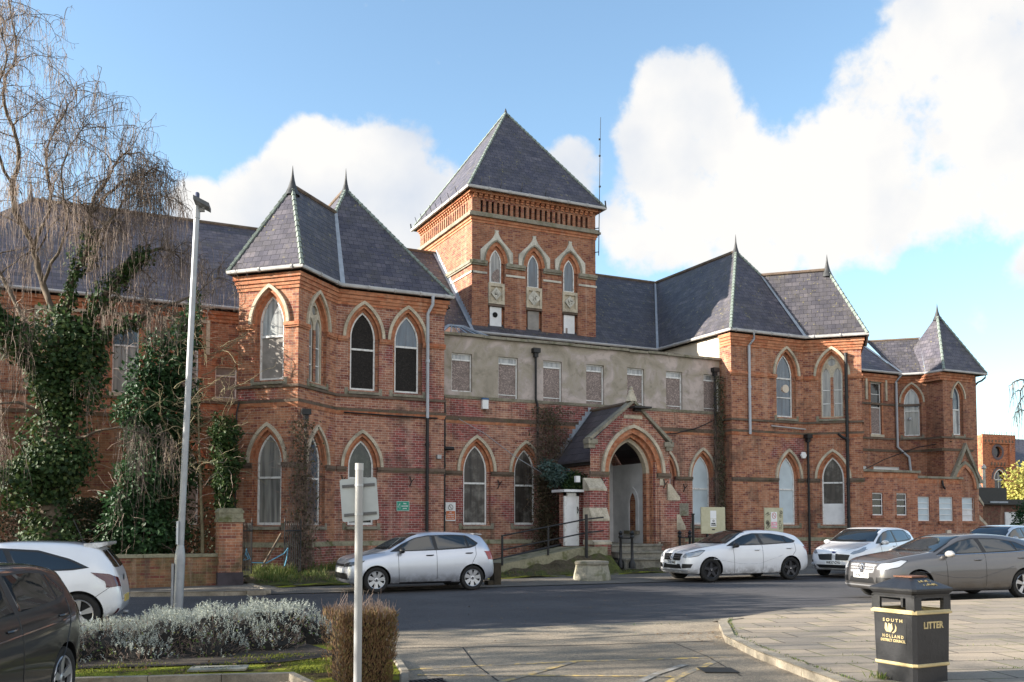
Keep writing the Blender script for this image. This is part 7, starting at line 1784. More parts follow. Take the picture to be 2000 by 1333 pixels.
# --- 6 white three-door with spoiler, left
def corsa():
    L, W, H = 3.78, 1.73, 1.47
    c = Car('hatchback', 'white three door hatchback with roof spoiler and aerial, seen from behind at left', (-.62, 17.45), (-.985, .17), L, W, H, HATCH, paint('gloss_white_paint', (.80, .80, .81)), 1.24, -1.27, .325)
    sd = dict(trim=[(.46,.665),(.30,.79),(.12,.895),(-.05,.93),(-.35,.905),(-.60,.81),(-.75,.715),(-.62,.69),(-.2,.675)],
              glass=[[(.34,.685),(.255,.80),(.11,.882),(-.05,.915),(-.08,.913),(-.16,.69)], [(-.20,.69),(-.13,.90),(-.35,.882),(-.58,.795),(-.705,.72),(-.60,.702)]], screen=(.478,.10), rear=(.70,.90), rw=(.70,.60))
    glazing(c, sd)
    seams(c, [(.36,.66),(.355,.45),(.345,.17)], [(-.19,.68),(-.21,.40),(-.25,.17)], None, .6)
    c.wheels('twin', RIM, 5); c.mirrors(X_(c, .33), .66 * H, c.paint); c.handles([(X_(c, -.08), .60 * H)], c.paint)
    for sg in (1, -1):
        c.patch('tail_light', [(X_(c, -.985), .50 * H), (X_(c, -.965), .60 * H), (X_(c, -.90), .645 * H), (X_(c, -.76), .665 * H), (X_(c, -.86), .575 * H)], 'side', TAILD, .008, sg, 14, 6)
        c.patch('tail_light', [(sg * .58, .52 * H), (sg * .60, .60 * H), (sg * .80, .64 * H), (sg * .80, .50 * H)], 'rear', TAILD, .008)
        c.line('bumper_seam', [(X_(c, -.93), .52 * H), (X_(c, -.80), .40 * H), (X_(c, -.775), .37 * H)], 'side', TRIM, .007, .001, sg)
        c.patch('reflector', [(sg * .66, .21 * H), (sg * .66, .27 * H), (sg * .70, .27 * H), (sg * .70, .21 * H)], 'rear', TAILD, .006)
    c.line('tailgate_seam', [(-.62, .50 * H), (-.58, .36 * H), (.58, .36 * H), (.62, .50 * H)], 'rear', TRIM, .007, .001)
    c.plate('', .36 * H, False, PLY)
    p = c.proj('rear', 0, .58 * H, .006); m = MB(); m.tube([p + Vector((0, .055 * cos(t * pi / 8), .055 * sin(t * pi / 8))) for t in range(17)], .008, 5, cap=False); m.tube([p + Vector((0, -.05, 0)), p + Vector((0, .05, 0))], .008, 5); m.build('round_badge', RIMD, c.o, uv=False)
    m = MB(); z = .955 * H; m.prism([(-1.30, -.60, z - .01), (-1.30, .60, z - .01), (-1.66, .57, z + .01), (-1.66, -.57, z + .01), ], (0, 0, .035)); m.prism([(-1.33, -.60, z - .10), (-1.65, -.60, z + .0), (-1.65, -.60, z + .045), (-1.30, -.60, z + .025)], (0, .05, 0)); m.prism([(-1.33, .55, z - .10), (-1.65, .55, z + .0), (-1.65, .55, z + .045), (-1.30, .55, z + .025)], (0, .05, 0)); m.build('spoiler', c.paint, c.o, uv=False)
    m = MB(); m.tube([(-1.16, 0, .955 * H), (-1.24, 0, .975 * H)], .03, 6); m.tube([(-1.22, 0, .97 * H), (-1.05, 0, 1.24 * H)], .006, 5); m.build('aerial', BLACKP, c.o, uv=False)
    m = MB(); m.tube([(-1.80, -.45, .24), (-1.88, -.45, .235)], .035, 10); m.build('exhaust', RIM, c.o, uv=False)
corsa()

# --- 7 black hatchback, near left corner
def black():
    L, W, H = 4.03, 1.74, 1.46
    c = Car('hatchback', 'black five door hatchback cut off by the left edge in the foreground', (-1.06, 9.35), (-.37, -.929), L, W, H, HATCH, paint('black_paint', (.004, .0045, .006), 0, .35), 1.22, -1.29, .31)
    glazing(c, S_HATCH)
    seams(c, [(.36,.66),(.355,.45),(.345,.17)], [(-.155,.69),(-.16,.17)], [(-.70,.74),(-.70,.60),(-.62,.40),(-.50,.25),(-.46,.17)], .6)
    c.wheels('twin', RIM, 5); c.mirrors(X_(c, .33), .66 * H, c.paint, 1.15); c.handles([(X_(c, -.06), .61 * H), (X_(c, -.60), .635 * H)], c.paint)
    for sg in (1, -1):
        c.line('crease', [(X_(c, .55), .53 * H), (X_(c, 0), .565 * H), (X_(c, -.6), .60 * H), (X_(c, -.78), .62 * H)], 'side', c.paint, .022, -.004, sg)
        c.patch('tail_light', [(X_(c, -.97), .56 * H), (X_(c, -.95), .68 * H), (X_(c, -.86), .69 * H), (X_(c, -.90), .60 * H)], 'side', TAILD, .007, sg, 8, 5)
        c.patch('headlight', [(X_(c, .95), .485 * H), (X_(c, .94), .535 * H), (X_(c, .78), .60 * H), (X_(c, .72), .605 * H), (X_(c, .82), .53 * H)], 'side', LENS, .007, sg, 12, 6)
black()

# ------------------------------------------------------------------ vegetation
RV = random.Random(21)
def rv(a=1.0): return Vector((RV.gauss(0, 1), RV.gauss(0, 1), RV.gauss(0, 1))).normalized() * a
class Leaves:
    def __init__(s): s.v = []; s.f = []
    def leaf(s, p, d, n, L, w):
        # a pointed leaf: two quads folded along the mid-rib
        d = d.normalized(); x = d.cross(n)
        if x.length < 1e-4: x = d.orthogonal()
        x.normalize(); n = x.cross(d); o = len(s.v)
        s.v += [p, p + d * L * .45 + x * w * .5 + n * w * .12, p + d * L, p + d * L * .45 - x * w * .5 + n * w * .12]
        s.f.append((o, o + 1, o + 2, o + 3))
    def build(s, name, mat, parent=None):
        me = bpy.data.meshes.new(name); me.from_pydata(s.v, [], s.f); me.materials.append(mat)
        o = bpy.data.objects.new(name, me); COL.objects.link(o); o['base'] = [0, 0, 0]
        if parent is not None: o.parent = parent; o.location = -Vector(parent['base'])
        return o
class Twigs:
    def __init__(s): s.v = []; s.f = []
    def strand(s, pts, r0, r1, n=3):
        o = len(s.v); L = len(pts)
        for i, p in enumerate(pts):
            d = pts[min(i+1, L-1)] - pts[max(i-1, 0)]
            if d.length < 1e-9: d = Vector((0, 0, 1))
            d.normalize(); a = Vector((0, 0, 1)) if abs(d.z) < .9 else Vector((1, 0, 0)); x = d.cross(a).normalized(); y = d.cross(x)
            r = r0 + (r1 - r0) * i / (L - 1)
            for k in range(n): s.v.append(p + (x * cos(2*pi*k/n) + y * sin(2*pi*k/n)) * r)
        for i in range(L - 1):
            for k in range(n): s.f.append((o + i*n+k, o + i*n+(k+1)%n, o + (i+1)*n+(k+1)%n, o + (i+1)*n+k))
    def build(s, name, mat, parent=None, smooth=True):
        me = bpy.data.meshes.new(name); me.from_pydata(s.v, [], s.f); me.materials.append(mat)
        if smooth:
            for p in me.polygons: p.use_smooth = True
        o = bpy.data.objects.new(name, me); COL.objects.link(o); o['base'] = [0, 0, 0]
        if parent is not None: o.parent = parent; o.location = -Vector(parent['base'])
        return o
def wander(p, d, L, n, bend=.25, droop=0.0, tgt=None):
    P = [Vector(p)]; d = Vector(d).normalized()
    for i in range(n):
        d = (d + rv(bend) + Vector((0, 0, -droop))).normalized()
        P.append(P[-1] + d * L / n)
    return P
def smoothpath(pts, k=5):
    pts = [Vector(p) for p in pts]; out = []
    for i in range(len(pts) - 1):
        p0, p1, p2, p3 = pts[max(i-1, 0)], pts[i], pts[i+1], pts[min(i+2, len(pts)-1)]
        for j in range(k):
            t = j / k; out.append(.5 * ((2*p1) + (p2-p0)*t + (2*p0-5*p1+4*p2-p3)*t*t + (3*p1-p0-3*p2+p3)*t**3) + rv(.03))
    return out + [pts[-1]]

def weeping_tree():
    base = (0.1, 26.75, .1)
    o = tag(empty('weeping_tree', base), 'tall bare weeping tree with an ivy covered trunk beside the left wing', 'tree')
    limbs = [  # path, start radius, end radius
        ([(0.1,28.3,.1),(.13,28.3,2.3),(.2,28.3,4.8),(.27,28.3,7.0)], .34, .20),
        ([(.27,28.3,6.8),(.45,28.0,8.0),(.85,27.9,9.2),(.95,28.0,10.4),(1.35,28.2,11.3),(1.7,28.3,12.0),(2.2,28.4,12.2)], .13, .02),
        ([(.27,28.3,6.9),(-.2,28.8,8.2),(-.5,29.0,9.3),(-1.0,28.8,10.4),(-.9,28.6,11.9),(-1.3,28.4,13.2),(-1.0,28.2,14.4),(-1.2,28,15.6)], .13, .02),
        ([(.25,28.3,6.3),(.9,28.0,7.2),(1.66,27.7,8.4),(2.3,27.6,9.1),(2.8,27.6,9.3),(3.3,27.7,9.1)], .15, .02),
        ([(.2,28.3,5.6),(.9,27.8,6.4),(1.7,27.4,7.0),(2.6,27.3,7.5),(3.5,27.3,8.0),(4.2,27.4,8.6)], .10, .012),
        ([(.95,28.0,10.2),(1.6,27.8,11.0),(2.1,27.9,11.3),(2.6,28.1,11.7),(3.1,28.2,11.4)], .06, .012),
        ([(-.5,29,9.2),(-.1,28.6,10.4),(-.2,28.2,11.8),(.25,28.0,12.9),(.5,28,13.5)], .07, .015),
        ([(.85,27.9,9.1),(1.4,27.5,9.9),(1.9,27.3,10.6),(2.6,27.3,10.7)], .07, .012),
        ([(.2,28.3,5.0),(-.8,27.7,6.4),(-1.9,27.2,7.7),(-3,27,8.6)], .10, .02),
        ([(0,28.5,5.5),(-1,29.3,8),(-2.4,30,10.5),(-3.4,30,12.5)], .10, .02),
        ([(.1,28.3,3.6),(.9,27.6,4.0),(1.7,27.2,4.2),(2.5,27,4.0)], .07, .012),
        ([(.1,28.3,4.4),(-.7,27.6,4.8),(-1.4,27.2,4.6)], .08, .012),
        ([(-.9,28.7,10.6),(-1.6,28,12.2),(-1.2,27.6,13.8),(-1.5,27.4,15.0)], .06, .012),
        ([(-.2,28.6,8.3),(.3,27.9,9.6),(.2,27.5,11.2),(.7,27.4,12.3)], .06, .012)]
    tr = MB(); tw = Twigs(); tips = []; lp = []; K = .945
    for i, (P, r0, r1) in enumerate(limbs):
        P = [(x * K, y * K, (z - 1.68) * K + 1.68) for x, y, z in P]; Q = smoothpath(P); n = len(Q)
        if i == 0: tr.tube(Q, [r0 + (r1 - r0) * k / (n - 1) for k in range(n)], 10)
        else: r0, r1 = r0 * .72, r1 * .8; tw.strand(Q, r0, r1, 7)
        lp.append((Q, r0, r1))
        if i == 0: continue
        # secondary branches
        ns = 26 if i < 10 or i > 11 else 8
        for k in range(ns):
            j = RV.randint(int(n * .25), n - 1); d = (Q[min(j+1, n-1)] - Q[max(j-1, 0)]).normalized()
            dd = (d * .5 + rv(.9) + Vector((0, 0, .25))).normalized(); L = RV.uniform(.7, 2.0) * (.5 if i in (3, 4, 5, 7) else 1)
            B = wander(Q[j], dd, L, 7, .35, .08); rr = (r0 + (r1 - r0) * j / n) * .42; tw.strand(B, max(.010, rr), .006, 4)
            for q in range(6):
                jj = RV.randint(2, 7); C = wander(B[jj], rv(1) + Vector((0, 0, .1)), RV.uniform(.25, .8), 6, .55, .10); tw.strand(C, .007, .0035, 3); tips.append((C, i)); 
            tips.append((B, i))
    tr.build('trunk', BARK, o, smooth=40); tw.build('limb', BARK, o)
    # hanging strands
    st = Twigs(); st2 = Twigs()
    for C, i in tips:
        for q in range(2 if i in (3, 4, 7) else 3):
            p = RV.choice(C[1:]); L = RV.uniform(.25, 1.7) * (.55 if i == 4 or p.z > 11.2 else 1) * RV.choice((.6, 1, 1)); n = 6; P = [p]
            d = (rv(.6) + Vector((0, 0, -.3))).normalized()
            for k in range(n): d = (d * .55 + Vector((0, 0, -.55)) + rv(.14)).normalized(); P.append(P[-1] + d * L / n)
            (st2 if RV.random() < .4 else st).strand(P, .0052, .0028, 3)
            if RV.random() < .5:
                k = RV.randint(1, 4); st.strand(wander(P[k], rv(1) + Vector((0, 0, -.6)), L * .45, 4, .3, .3), .0045, .003, 3)
    for s_, m_ in ((st, TWIG), (st2, TWIG_P)): t = s_.build('hanging_twigs', m_, o); t['kind'] = 'stuff'
    # ivy up the trunk and along the lower limbs
    lv = Leaves()
    def ivy(P, rad, count, sz, t0=0, t1=1):
        n = len(P)
        for _ in range(count):
            j = RV.uniform(t0, t1) * (n - 1); i = int(j); p = P[i].lerp(P[min(i + 1, n - 1)], j - i)
            lump = 1 + .45 * sin(p.z * 2.1 + p.x * 3) + .25 * sin(p.z * 5.3)
            d = rv(1); q = p + Vector((d.x, d.y, d.z * .8)) * rad * lump * RV.uniform(.35, 1.0) ** .6
            nn = (d + Vector((-.2, -.3, .5))).normalized(); lv.leaf(q, (rv(1) + Vector((0, 0, -.6))), nn, sz * RV.uniform(.7, 1.3), sz * RV.uniform(.7, 1.0))
    ivy(lp[0][0], .72, 6500, .12, .32, 1.0); ivy(lp[0][0], .7, 3000, .12, .05, .36); ivy(lp[3][0], .32, 1700, .11, 0, .62); ivy(lp[1][0], .30, 900, .11, 0, .4); ivy(lp[8][0], .75, 3200, .12, 0, .7); ivy(lp[4][0], .28, 900, .11, 0, .5)
    ivy([Vector((-.9, 26.5, 2.6)), Vector((-.2, 26.4, 3.1)), Vector((.5, 26.5, 3.3))], .75, 3800, .12); ivy([Vector((.75, 26.6, 4.8)), Vector((.85, 26.5, 6.9))], .55, 2200, .12)
    t = lv.build('ivy', IVY, o)
weeping_tree()

def leafy(name, label, cat, base, blobs, count, sz, mat, stem=None, group=None, up=.4, twig=0):
    o = tag(empty(name, base), label, cat, group); lv = Leaves()
    tot = sum(b[3] * b[4] * b[5] for b in blobs)
    for (x, y, z, a, b, c) in blobs:
        k = int(count * (a * b * c) / tot)
        for _ in range(k):
            d = rv(1); f = RV.uniform(.15, 1) ** .45
            lump = 1 + .22 * sin(d.x * 5 + z) + .2 * sin(d.z * 7 + x * 3)
            p = Vector((x + d.x * a * f * lump, y + d.y * b * f * lump, z + d.z * c * f * lump))
            if p.z < base[2] + .03: continue
            lv.leaf(p, rv(1) + d * .6 + Vector((0, 0, -.35)), (d + rv(.5) + Vector((0, 0, up))).normalized(), sz * RV.uniform(.65, 1.35), sz * RV.uniform(.5, .8))
    lv.build('foliage', mat, o)
    if stem:
        m = MB(); m.tube(smoothpath(stem), .09, 7, r1=.03); m.build('trunk', BARK, o, smooth=40)
    if twig:
        t = Twigs()
        for _ in range(twig):
            x, y, z, a, b, c = RV.choice(blobs); d = rv(1); p = Vector((x + d.x * a * .8, y + d.y * b * .8, z + d.z * c * .8)); t.strand(wander(p, d + Vector((0, -.2, .1)), RV.uniform(.3, 1.1), 5, .4, .06), .008, .003, 3)
        t.build('twigs', TWIG_P, o)
    return o
leafy('evergreen_tree', 'dense dark glossy evergreen climbing in front of the left range wall', 'tree', (2.7, 28.7, .15),
      [(2.5, 28.6, 1.4, 1.15, .8, 1.3), (2.75, 28.6, 3.2, 1.15, .8, 1.4), (2.7, 28.6, 4.9, .95, .7, 1.3), (3.05, 28.6, 6.3, .75, .6, 1.1), (3.6, 28.6, 7.2, .45, .45, .9), (3.8, 28.7, 8.1, .22, .25, .6), (3.5, 28.7, 5.0, .5, .5, .9), (1.9, 28.4, 2.2, .55, .5, .8)],
      15000, .15, LAUREL, [(2.7, 28.7, .1), (2.8, 28.7, 3), (3.2, 28.7, 6), (3.7, 28.7, 8)], twig=220)
leafy('ivy_stump', 'ivy smothered column standing behind the brick gate pier', 'ivy', (4.45, 27.2, .15), [(4.42, 27.2, 4.15, .40, .36, .55), (4.48, 27.2, 3.4, .40, .36, .6), (4.42, 27.2, 2.7, .30, .32, .6), (4.5, 27.2, 2.1, .26, .28, .6)], 5200, .10, IVY, [(4.4, 27.2, .1), (4.45, 27.2, 2), (4.42, 27.2, 4.3)], twig=40)
# tangled bare branches in front of the left range
o = tag(empty('bare_shrub', (4.0, 27.6, .15)), 'tangle of bare lichened branches between the evergreen and the left bay', 'shrub')
t = Twigs()
for i in range(60):
    p = Vector((RV.uniform(3.0, 4.6), RV.uniform(27.3, 28.4), RV.uniform(2.5, 6.8))); B = wander(p, Vector((RV.uniform(-.5, 1), RV.uniform(-.5, .3), RV.uniform(-.2, .7))), RV.uniform(.8, 2.0), 8, .45, .04); t.strand(B, .014, .005, 4)
    for k in range(4): t.strand(wander(RV.choice(B), rv(1), RV.uniform(.3, .8), 5, .5), .007, .003, 3)
t.strand(smoothpath([(4.0, 27.6, .1), (3.9, 27.7, 2.5), (3.8, 27.8, 5.5)]), .06, .02, 6)
t.build('branches', simple('lichened_branch', (.20, .17, .10), .85, .35, 5), o)

def creeper(name, label, x0, x1, y, z0, z1, n, spread, mat=TWIG, leaves=0, lm=IVY, dens=6, nrm=Vector((0, -1, 0))):
    o = tag(empty(name, ((x0 + x1) / 2, y, z0)), label, 'creeper'); t = Twigs(); U_ = Vector((-nrm.y, nrm.x, 0)); W_ = (x1 - x0); b = Vector((x0, y, 0))
    for i in range(n):
        u = RV.uniform(.1, .9) * W_; z = RV.uniform(z0, z0 + .2); P = []; H_ = RV.uniform(.45, 1.0) * (z1 - z0)
        for k in range(9): P.append(b + U_ * (u + RV.gauss(0, spread) * (k / 8 + .2)) + nrm * RV.uniform(.02, .12) + Vector((0, 0, z + H_ * k / 8)))
        t.strand(P, .012, .004, 3)
        for k in range(dens): q = RV.choice(P); t.strand([q] + [q + U_ * RV.gauss(0, .12) * j + nrm * RV.uniform(0, .08) + Vector((0, 0, RV.gauss(.0, .1) * j)) for j in (1, 2)], .006, .003, 3)
    t.build('stems', mat, o)
    if leaves:
        lv = Leaves()
        for _ in range(leaves):
            u = RV.gauss(.5, .22) * W_; z = z0 + (z1 - z0) * RV.random() ** .9; lv.leaf(b + U_ * u + nrm * RV.uniform(.02, .22) + Vector((0, 0, z)), rv(1) + Vector((0, 0, -.5)), (nrm + rv(.6)).normalized(), RV.uniform(.06, .11), RV.uniform(.05, .08))
        lv.build('leaves', lm, o)
DEADLEAF = leaf_mat('dead_leaf', [(.05, .035, .02), (.10, .07, .04), (.045, .05, .02)], .8, .1)
creeper('dead_creeper', 'dead brown creeper matted over the left bay corner beside the lower windows', 6.05, 6.95, 26.75, .4, 4.6, 60, .16, TWIG, 700, DEADLEAF, 9)
creeper('dead_creeper', 'dead creeper stems spread over the brickwork above the lobby door', 14.9, 16.6, 29.1, 2.9, 5.75, 50, .22, TWIG, 900, DEADLEAF, 9)
creeper('dead_creeper', 'dark mossy creeper on the wall left of the white lobby door', 14.9, 16.0, 28.9, .4, 3.4, 30, .15, TWIG, 2600, DEADLEAF, 5)
creeper('dead_creeper', 'scrubby creeper climbing the black downpipe at the right wing corner', 22.85, 23.35, 29.0, 1.0, 7.3, 34, .10, TWIG, 900, leaf_mat('dull_creeper_leaf', [(.05, .05, .025), (.08, .07, .035), (.035, .04, .02)], .8, .1), 9)
creeper('dead_creeper', 'low dark creeper at the foot of the left range wall behind the boundary wall', -1.6, 4.6, 29.4, .2, 2.4, 120, .2, TWIG, 11000, leaf_mat('dark_ground_ivy', [(.015, .025, .01), (.03, .045, .015), (.04, .03, .02)], .7, .1), 4)
leafy('juniper', 'bluish feathery evergreen growing out of the wall beside the porch roof', 'shrub', (15.6, 28.0, 2.7), [(15.35, 27.7, 3.25, .45, .4, .32), (15.0, 27.8, 3.55, .3, .3, .25), (15.75, 27.6, 3.05, .35, .35, .35)], 2200, .10, BLUELEAF, up=.1)
leafy('ivy_clump', 'green ivy clump hanging at the porch roof corner above the lobby', 'ivy', (15.8, 27.3, 2.6), [(15.75, 27.2, 3.0, .35, .3, .4), (15.5, 27.3, 2.75, .22, .22, .3)], 1500, .085, IVY)
leafy('willow_bush', 'yellow green sunlit bush in front of the distant brick building', 'bush', (84, 60, .1), [(84.5, 60, 3.6, 2.6, 2, 2.8), (87, 60, 4.5, 2.5, 2, 3.2)], 6000, .35, YLEAF)
leafy('holly_bush', 'small dark green bush by the garage shutter at the right edge', 'bush', (42.6, 30.5, .2), [(42.6, 30.5, 1.3, .5, .5, 1.1), (42.8, 30.5, 2.2, .3, .3, .5)], 1600, .13, LAUREL)
# weeping branch reaching in from the right
o = tag(empty('weeping_birch', (44.0, 30.0, .2)), 'weeping birch with dark hanging twigs reaching in at the right edge', 'tree')
t = Twigs(); t.strand(smoothpath([(44, 30, .1), (43.9, 30, 4), (43.5, 30, 7.5), (43.2, 30, 9.0)]), .16, .06, 8)
st = Twigs()
for P in ([(43.3, 30, 8.6), (42.7, 30, 8.5), (42.2, 30, 8.1), (41.8, 29.9, 8.05), (41.3, 29.8, 7.75)], [(43.5, 30, 8.0), (42.8, 30, 7.2), (42.0, 30, 7.1), (41.5, 30, 6.7)], [(43.3, 30, 8.8), (42.3, 30.2, 8.6), (41.9, 30.2, 8.45), (41.6, 30.2, 8.3)], [(43.4, 30, 8.2), (43, 30.4, 7.9), (42.4, 30.4, 7.3)], [(43.5, 30, 8.5), (44.4, 30.3, 9.4), (45.3, 30, 9.2), (46, 30, 8.2)], [(43.3, 30, 8.9), (43.5, 29, 9.8), (43.6, 28, 9.6)]):
    Q = smoothpath(P, 6); t.strand(Q, .05, .012, 5)
    for k in range(16):
        q = RV.choice(Q[4:]); n = 6; L = RV.uniform(.5, 2.0); R_ = [q]; d = rv(.5) + Vector((0, 0, -.6))
        for _ in range(n): d = (d * .5 + Vector((0, 0, -.6)) + rv(.12)).normalized(); R_.append(R_[-1] + d * L / n)
        st.strand(R_, .010, .005, 3)
t.build('trunk', BARK, o); k = st.build('hanging_twigs', TWIG, o); k['kind'] = 'stuff'
# bare street trees out of frame on the left: their twigs break the low sun into streaks
def bare_tree(x, y, h, label, seed, spread=1.0):
    global RV
    keep = RV; RV = random.Random(seed)
    o = tag(empty('bare_tree', (x, y, GZ(x, y))), label, 'tree'); t = Twigs()
    z0 = GZ(x, y); trunk = smoothpath([(x, y, z0), (x + .1, y, z0 + h * .25), (x, y + .1, z0 + h * .45)]); t.strand(trunk, .22, .15, 8)
    for i in range(9):
        B = wander(trunk[-1 - RV.randint(0, 4)], Vector((RV.gauss(0, .6), RV.gauss(0, .6), .7)), h * RV.uniform(.4, .6) * spread, 9, .2, .0); t.strand(B, .10, .02, 6)
        for k in range(12):
            C = wander(RV.choice(B[2:]), rv(.8) + Vector((0, 0, .4)), h * RV.uniform(.12, .3), 6, .25, .02); t.strand(C, .03, .008, 4)
            for q in range(6): t.strand(wander(RV.choice(C[1:]), rv(.9) + Vector((0, 0, .2)), RV.uniform(.4, 1.1), 4, .3, .02), .009, .005, 3)
    t.build('branches', BARK, o); RV = keep
bare_tree(-13.5, 15.4, 11.5, 'bare street tree out of frame left, nearest the car park', 5)
bare_tree(-17.5, 18.2, 13, 'bare street tree out of frame left, second along the verge', 9)

leafy('holm_oak', 'dense evergreen oak out of frame left, overhanging the road', 'tree', (-10, 23.6, -.1), [(-10, 22.6, 6.2, 3.6, 3.6, 2.6), (-11, 25.6, 6.8, 3.6, 3, 3.2), (-9, 25, 3.4, 2.6, 2.2, 2)], 16000, .34, LAUREL, [(-10, 23.6, -.1), (-10, 23.4, 3), (-10.2, 23.2, 6)], up=.3)
# ---- silver shrub in the bed
def silver_shrub():
    o = tag(empty('silver_shrub', (2.0, 13.7, -.1)), 'low spreading silver grey shrub filling the kerbed bed by the lamp post', 'shrub')
    M = [(.15, 13.3, .62, .36), (.75, 13.5, .7, .48), (1.45, 13.55, .72, .57), (2.15, 13.6, .74, .61), (2.85, 13.75, .70, .64), (3.3, 13.9, .55, .58), (3.5, 13.6, .42, .42), (1.1, 13.0, .5, .28), (2.0, 13.0, .5, .33), (2.8, 13.15, .45, .38), (1.8, 14.3, .8, .5), (2.9, 14.5, .5, .5), (.8, 14.3, .8, .4)]
    gz = -.09
    def inside(p, skip, k=.88):
        for i, (x, y, r, h) in enumerate(M):
            if i != skip and ((p.x - x) / (r * k)) ** 2 + ((p.y - y) / (r * k)) ** 2 + ((p.z - gz) / (h * k)) ** 2 < 1: return True
        return False
    m = MB()
    for (x, y, r, h) in M:
        vs = []; fs = []; A, Bn = 14, 6
        for i in range(Bn + 1):
            t = (pi / 2) * i / Bn
            for k in range(A): a = 2 * pi * k / A; q = .80 + RV.uniform(-.07, .05); vs.append((x + r * q * cos(t) * cos(a), y + r * q * cos(t) * sin(a), gz + h * q * sin(t) - .02))
        for i in range(Bn):
            for k in range(A): fs.append((i*A+k, i*A+(k+1)%A, (i+1)*A+(k+1)%A, (i+1)*A+k))
        m.add(vs, fs)
    m.build('dark_core', simple('dark_stem_mass', (.016, .013, .009), .95, .5, 14, bump=.8), o, uv=False)  # near-black mound for the inner stems, added to block light through the foliage
    lv = Leaves(); tw = Twigs(); dk = Leaves()
    for i, (x, y, r, h) in enumerate(M):
        for _ in range(int(1100 * r * r / .5)):
            d = rv(1); d.z = abs(d.z)
            if d.y > .75: continue
            q = RV.uniform(.84, 1.06) + .05 * sin(d.x * 9 + i) ; p = Vector((x + d.x * r * q, y + d.y * r * q, gz + d.z * h * q))
            if inside(p, i): continue
            hz = (p.z - gz) / .6
            if RV.random() > .05 + 1.5 * max(0, hz - .22 + .16 * sin(p.x * 5.1 + 2 * sin(p.z * 9)) + .10 * sin(p.x * 13 + p.y * 7)): 
                if RV.random() < .55: tw.strand([p - d * .1, p + rv(.05), p + Vector((d.x * .06, d.y * .06, RV.uniform(-.02, .1)))], .0035, .002, 3)
                if RV.random() < .25: dk.leaf(p, rv(1), (d + rv(.4)).normalized(), .035, .03)
                continue
            ax = (d * .5 + Vector((0, 0, .8)) + rv(.25)).normalized(); L = RV.uniform(.05, .105)
            for k in range(9):
                t = k / 9; s = p + ax * L * (t - .2); lv.leaf(s, (ax * .7 + rv(.8)).normalized(), rv(1), RV.uniform(.022, .038), RV.uniform(.008, .013))
    lv.build('foliage', SANT, o); tw.build('bare_stems', TWIG, o); dk.build('ground_leaves', WEED, o)
silver_shrub()
# ---- clipped hedge block
def hedge():
    x0, x1, y0, y1, z0, z1 = 2.79, 3.43, 9.75, 10.5, -.05, .70
    o = tag(empty('clipped_hedge', (3.11, 10.12, -.1)), 'square clipped brown leafless hedge behind the grey sign post', 'hedge')
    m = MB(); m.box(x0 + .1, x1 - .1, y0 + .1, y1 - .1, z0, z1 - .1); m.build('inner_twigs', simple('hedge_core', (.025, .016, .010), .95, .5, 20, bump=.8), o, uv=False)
    lv = Leaves(); tw = Twigs()
    for _ in range(11000):
        f = RV.choice((0, 0, 0, 1, 1, 2, 3, 3)); a, b = RV.random(), RV.random()
        if f == 0: p = Vector((x0 + (x1 - x0) * a, y0 + RV.uniform(-.02, .12), z0 + (z1 - z0) * b)); n = Vector((0, -1, 0))
        elif f == 1: p = Vector((x1 - RV.uniform(-.02, .12), y0 + (y1 - y0) * a, z0 + (z1 - z0) * b)); n = Vector((1, 0, 0))
        elif f == 2: p = Vector((x0 + RV.uniform(-.02, .12), y0 + (y1 - y0) * a, z0 + (z1 - z0) * b)); n = Vector((-1, 0, 0))
        else: p = Vector((x0 + (x1 - x0) * a, y0 + (y1 - y0) * b, z1 - RV.uniform(-.02, .1))); n = Vector((0, 0, 1))
        taper = .86 + .14 * min(1, (p.z - z0) / .5); c = Vector((3.11, 10.12, 0)); p.x = c.x + (p.x - c.x) * taper; p.y = c.y + (p.y - c.y) * taper
        ax = (Vector((0, 0, .8)) + n * .35 + rv(.35)).normalized(); lv.leaf(p, ax, (n + rv(.5)).normalized(), RV.uniform(.03, .07), RV.uniform(.006, .014))
    for _ in range(420):
        p = Vector((RV.uniform(x0, x1), RV.uniform(y0, y1), z1 - .05)); tw.strand(wander(p, Vector((RV.gauss(0, .25), RV.gauss(0, .25), 1)), RV.uniform(.06, .2), 3, .15), .003, .0018, 3)
    for _ in range(22):
        p = Vector((RV.uniform(x1 - .5, x1), RV.uniform(y0, y1), z1 - .05)); tw.strand(wander(p, Vector((RV.gauss(.1, .3), RV.gauss(0, .3), 1)), RV.uniform(.2, .38), 4, .15), .004, .002, 3)
    lv.build('twig_shell', HEDGE, o); tw.build('shoots', TWIG, o)
hedge()
# ---- weeds and grass tufts
def grass_patch(label, name, pts, h, n, mat, zf):
    lv = Leaves()
    for _ in range(n):
        x0, x1, y0, y1 = RV.choice(pts); x, y = RV.uniform(x0, x1), RV.uniform(y0, y1); z = zf(x, y); cl = .5 + .5 * sin(x * 3.7 + sin(y * 5) * 2)
        L = h * RV.uniform(.3, 1) * (.35 + cl); lv.leaf(Vector((x, y, z - .01)), Vector((RV.gauss(0, .35), RV.gauss(0, .35), 1)), rv(1), L, RV.uniform(.008, .02))
    o = lv.build(name, mat, None); o['kind'] = 'stuff'; o['label'] = label; o['category'] = 'grass'; return o
grass_patch('rough sunlit grass round the gate and the left bay foot', 'grass', [(5.0, 7.0, 25.0, 26.6), (5.2, 6.2, 25.4, 26.8), (6.8, 8.6, 26.8, 28.3), (8.4, 11.5, 27.4, 28.4)], .30, 5200, WEED, vz)
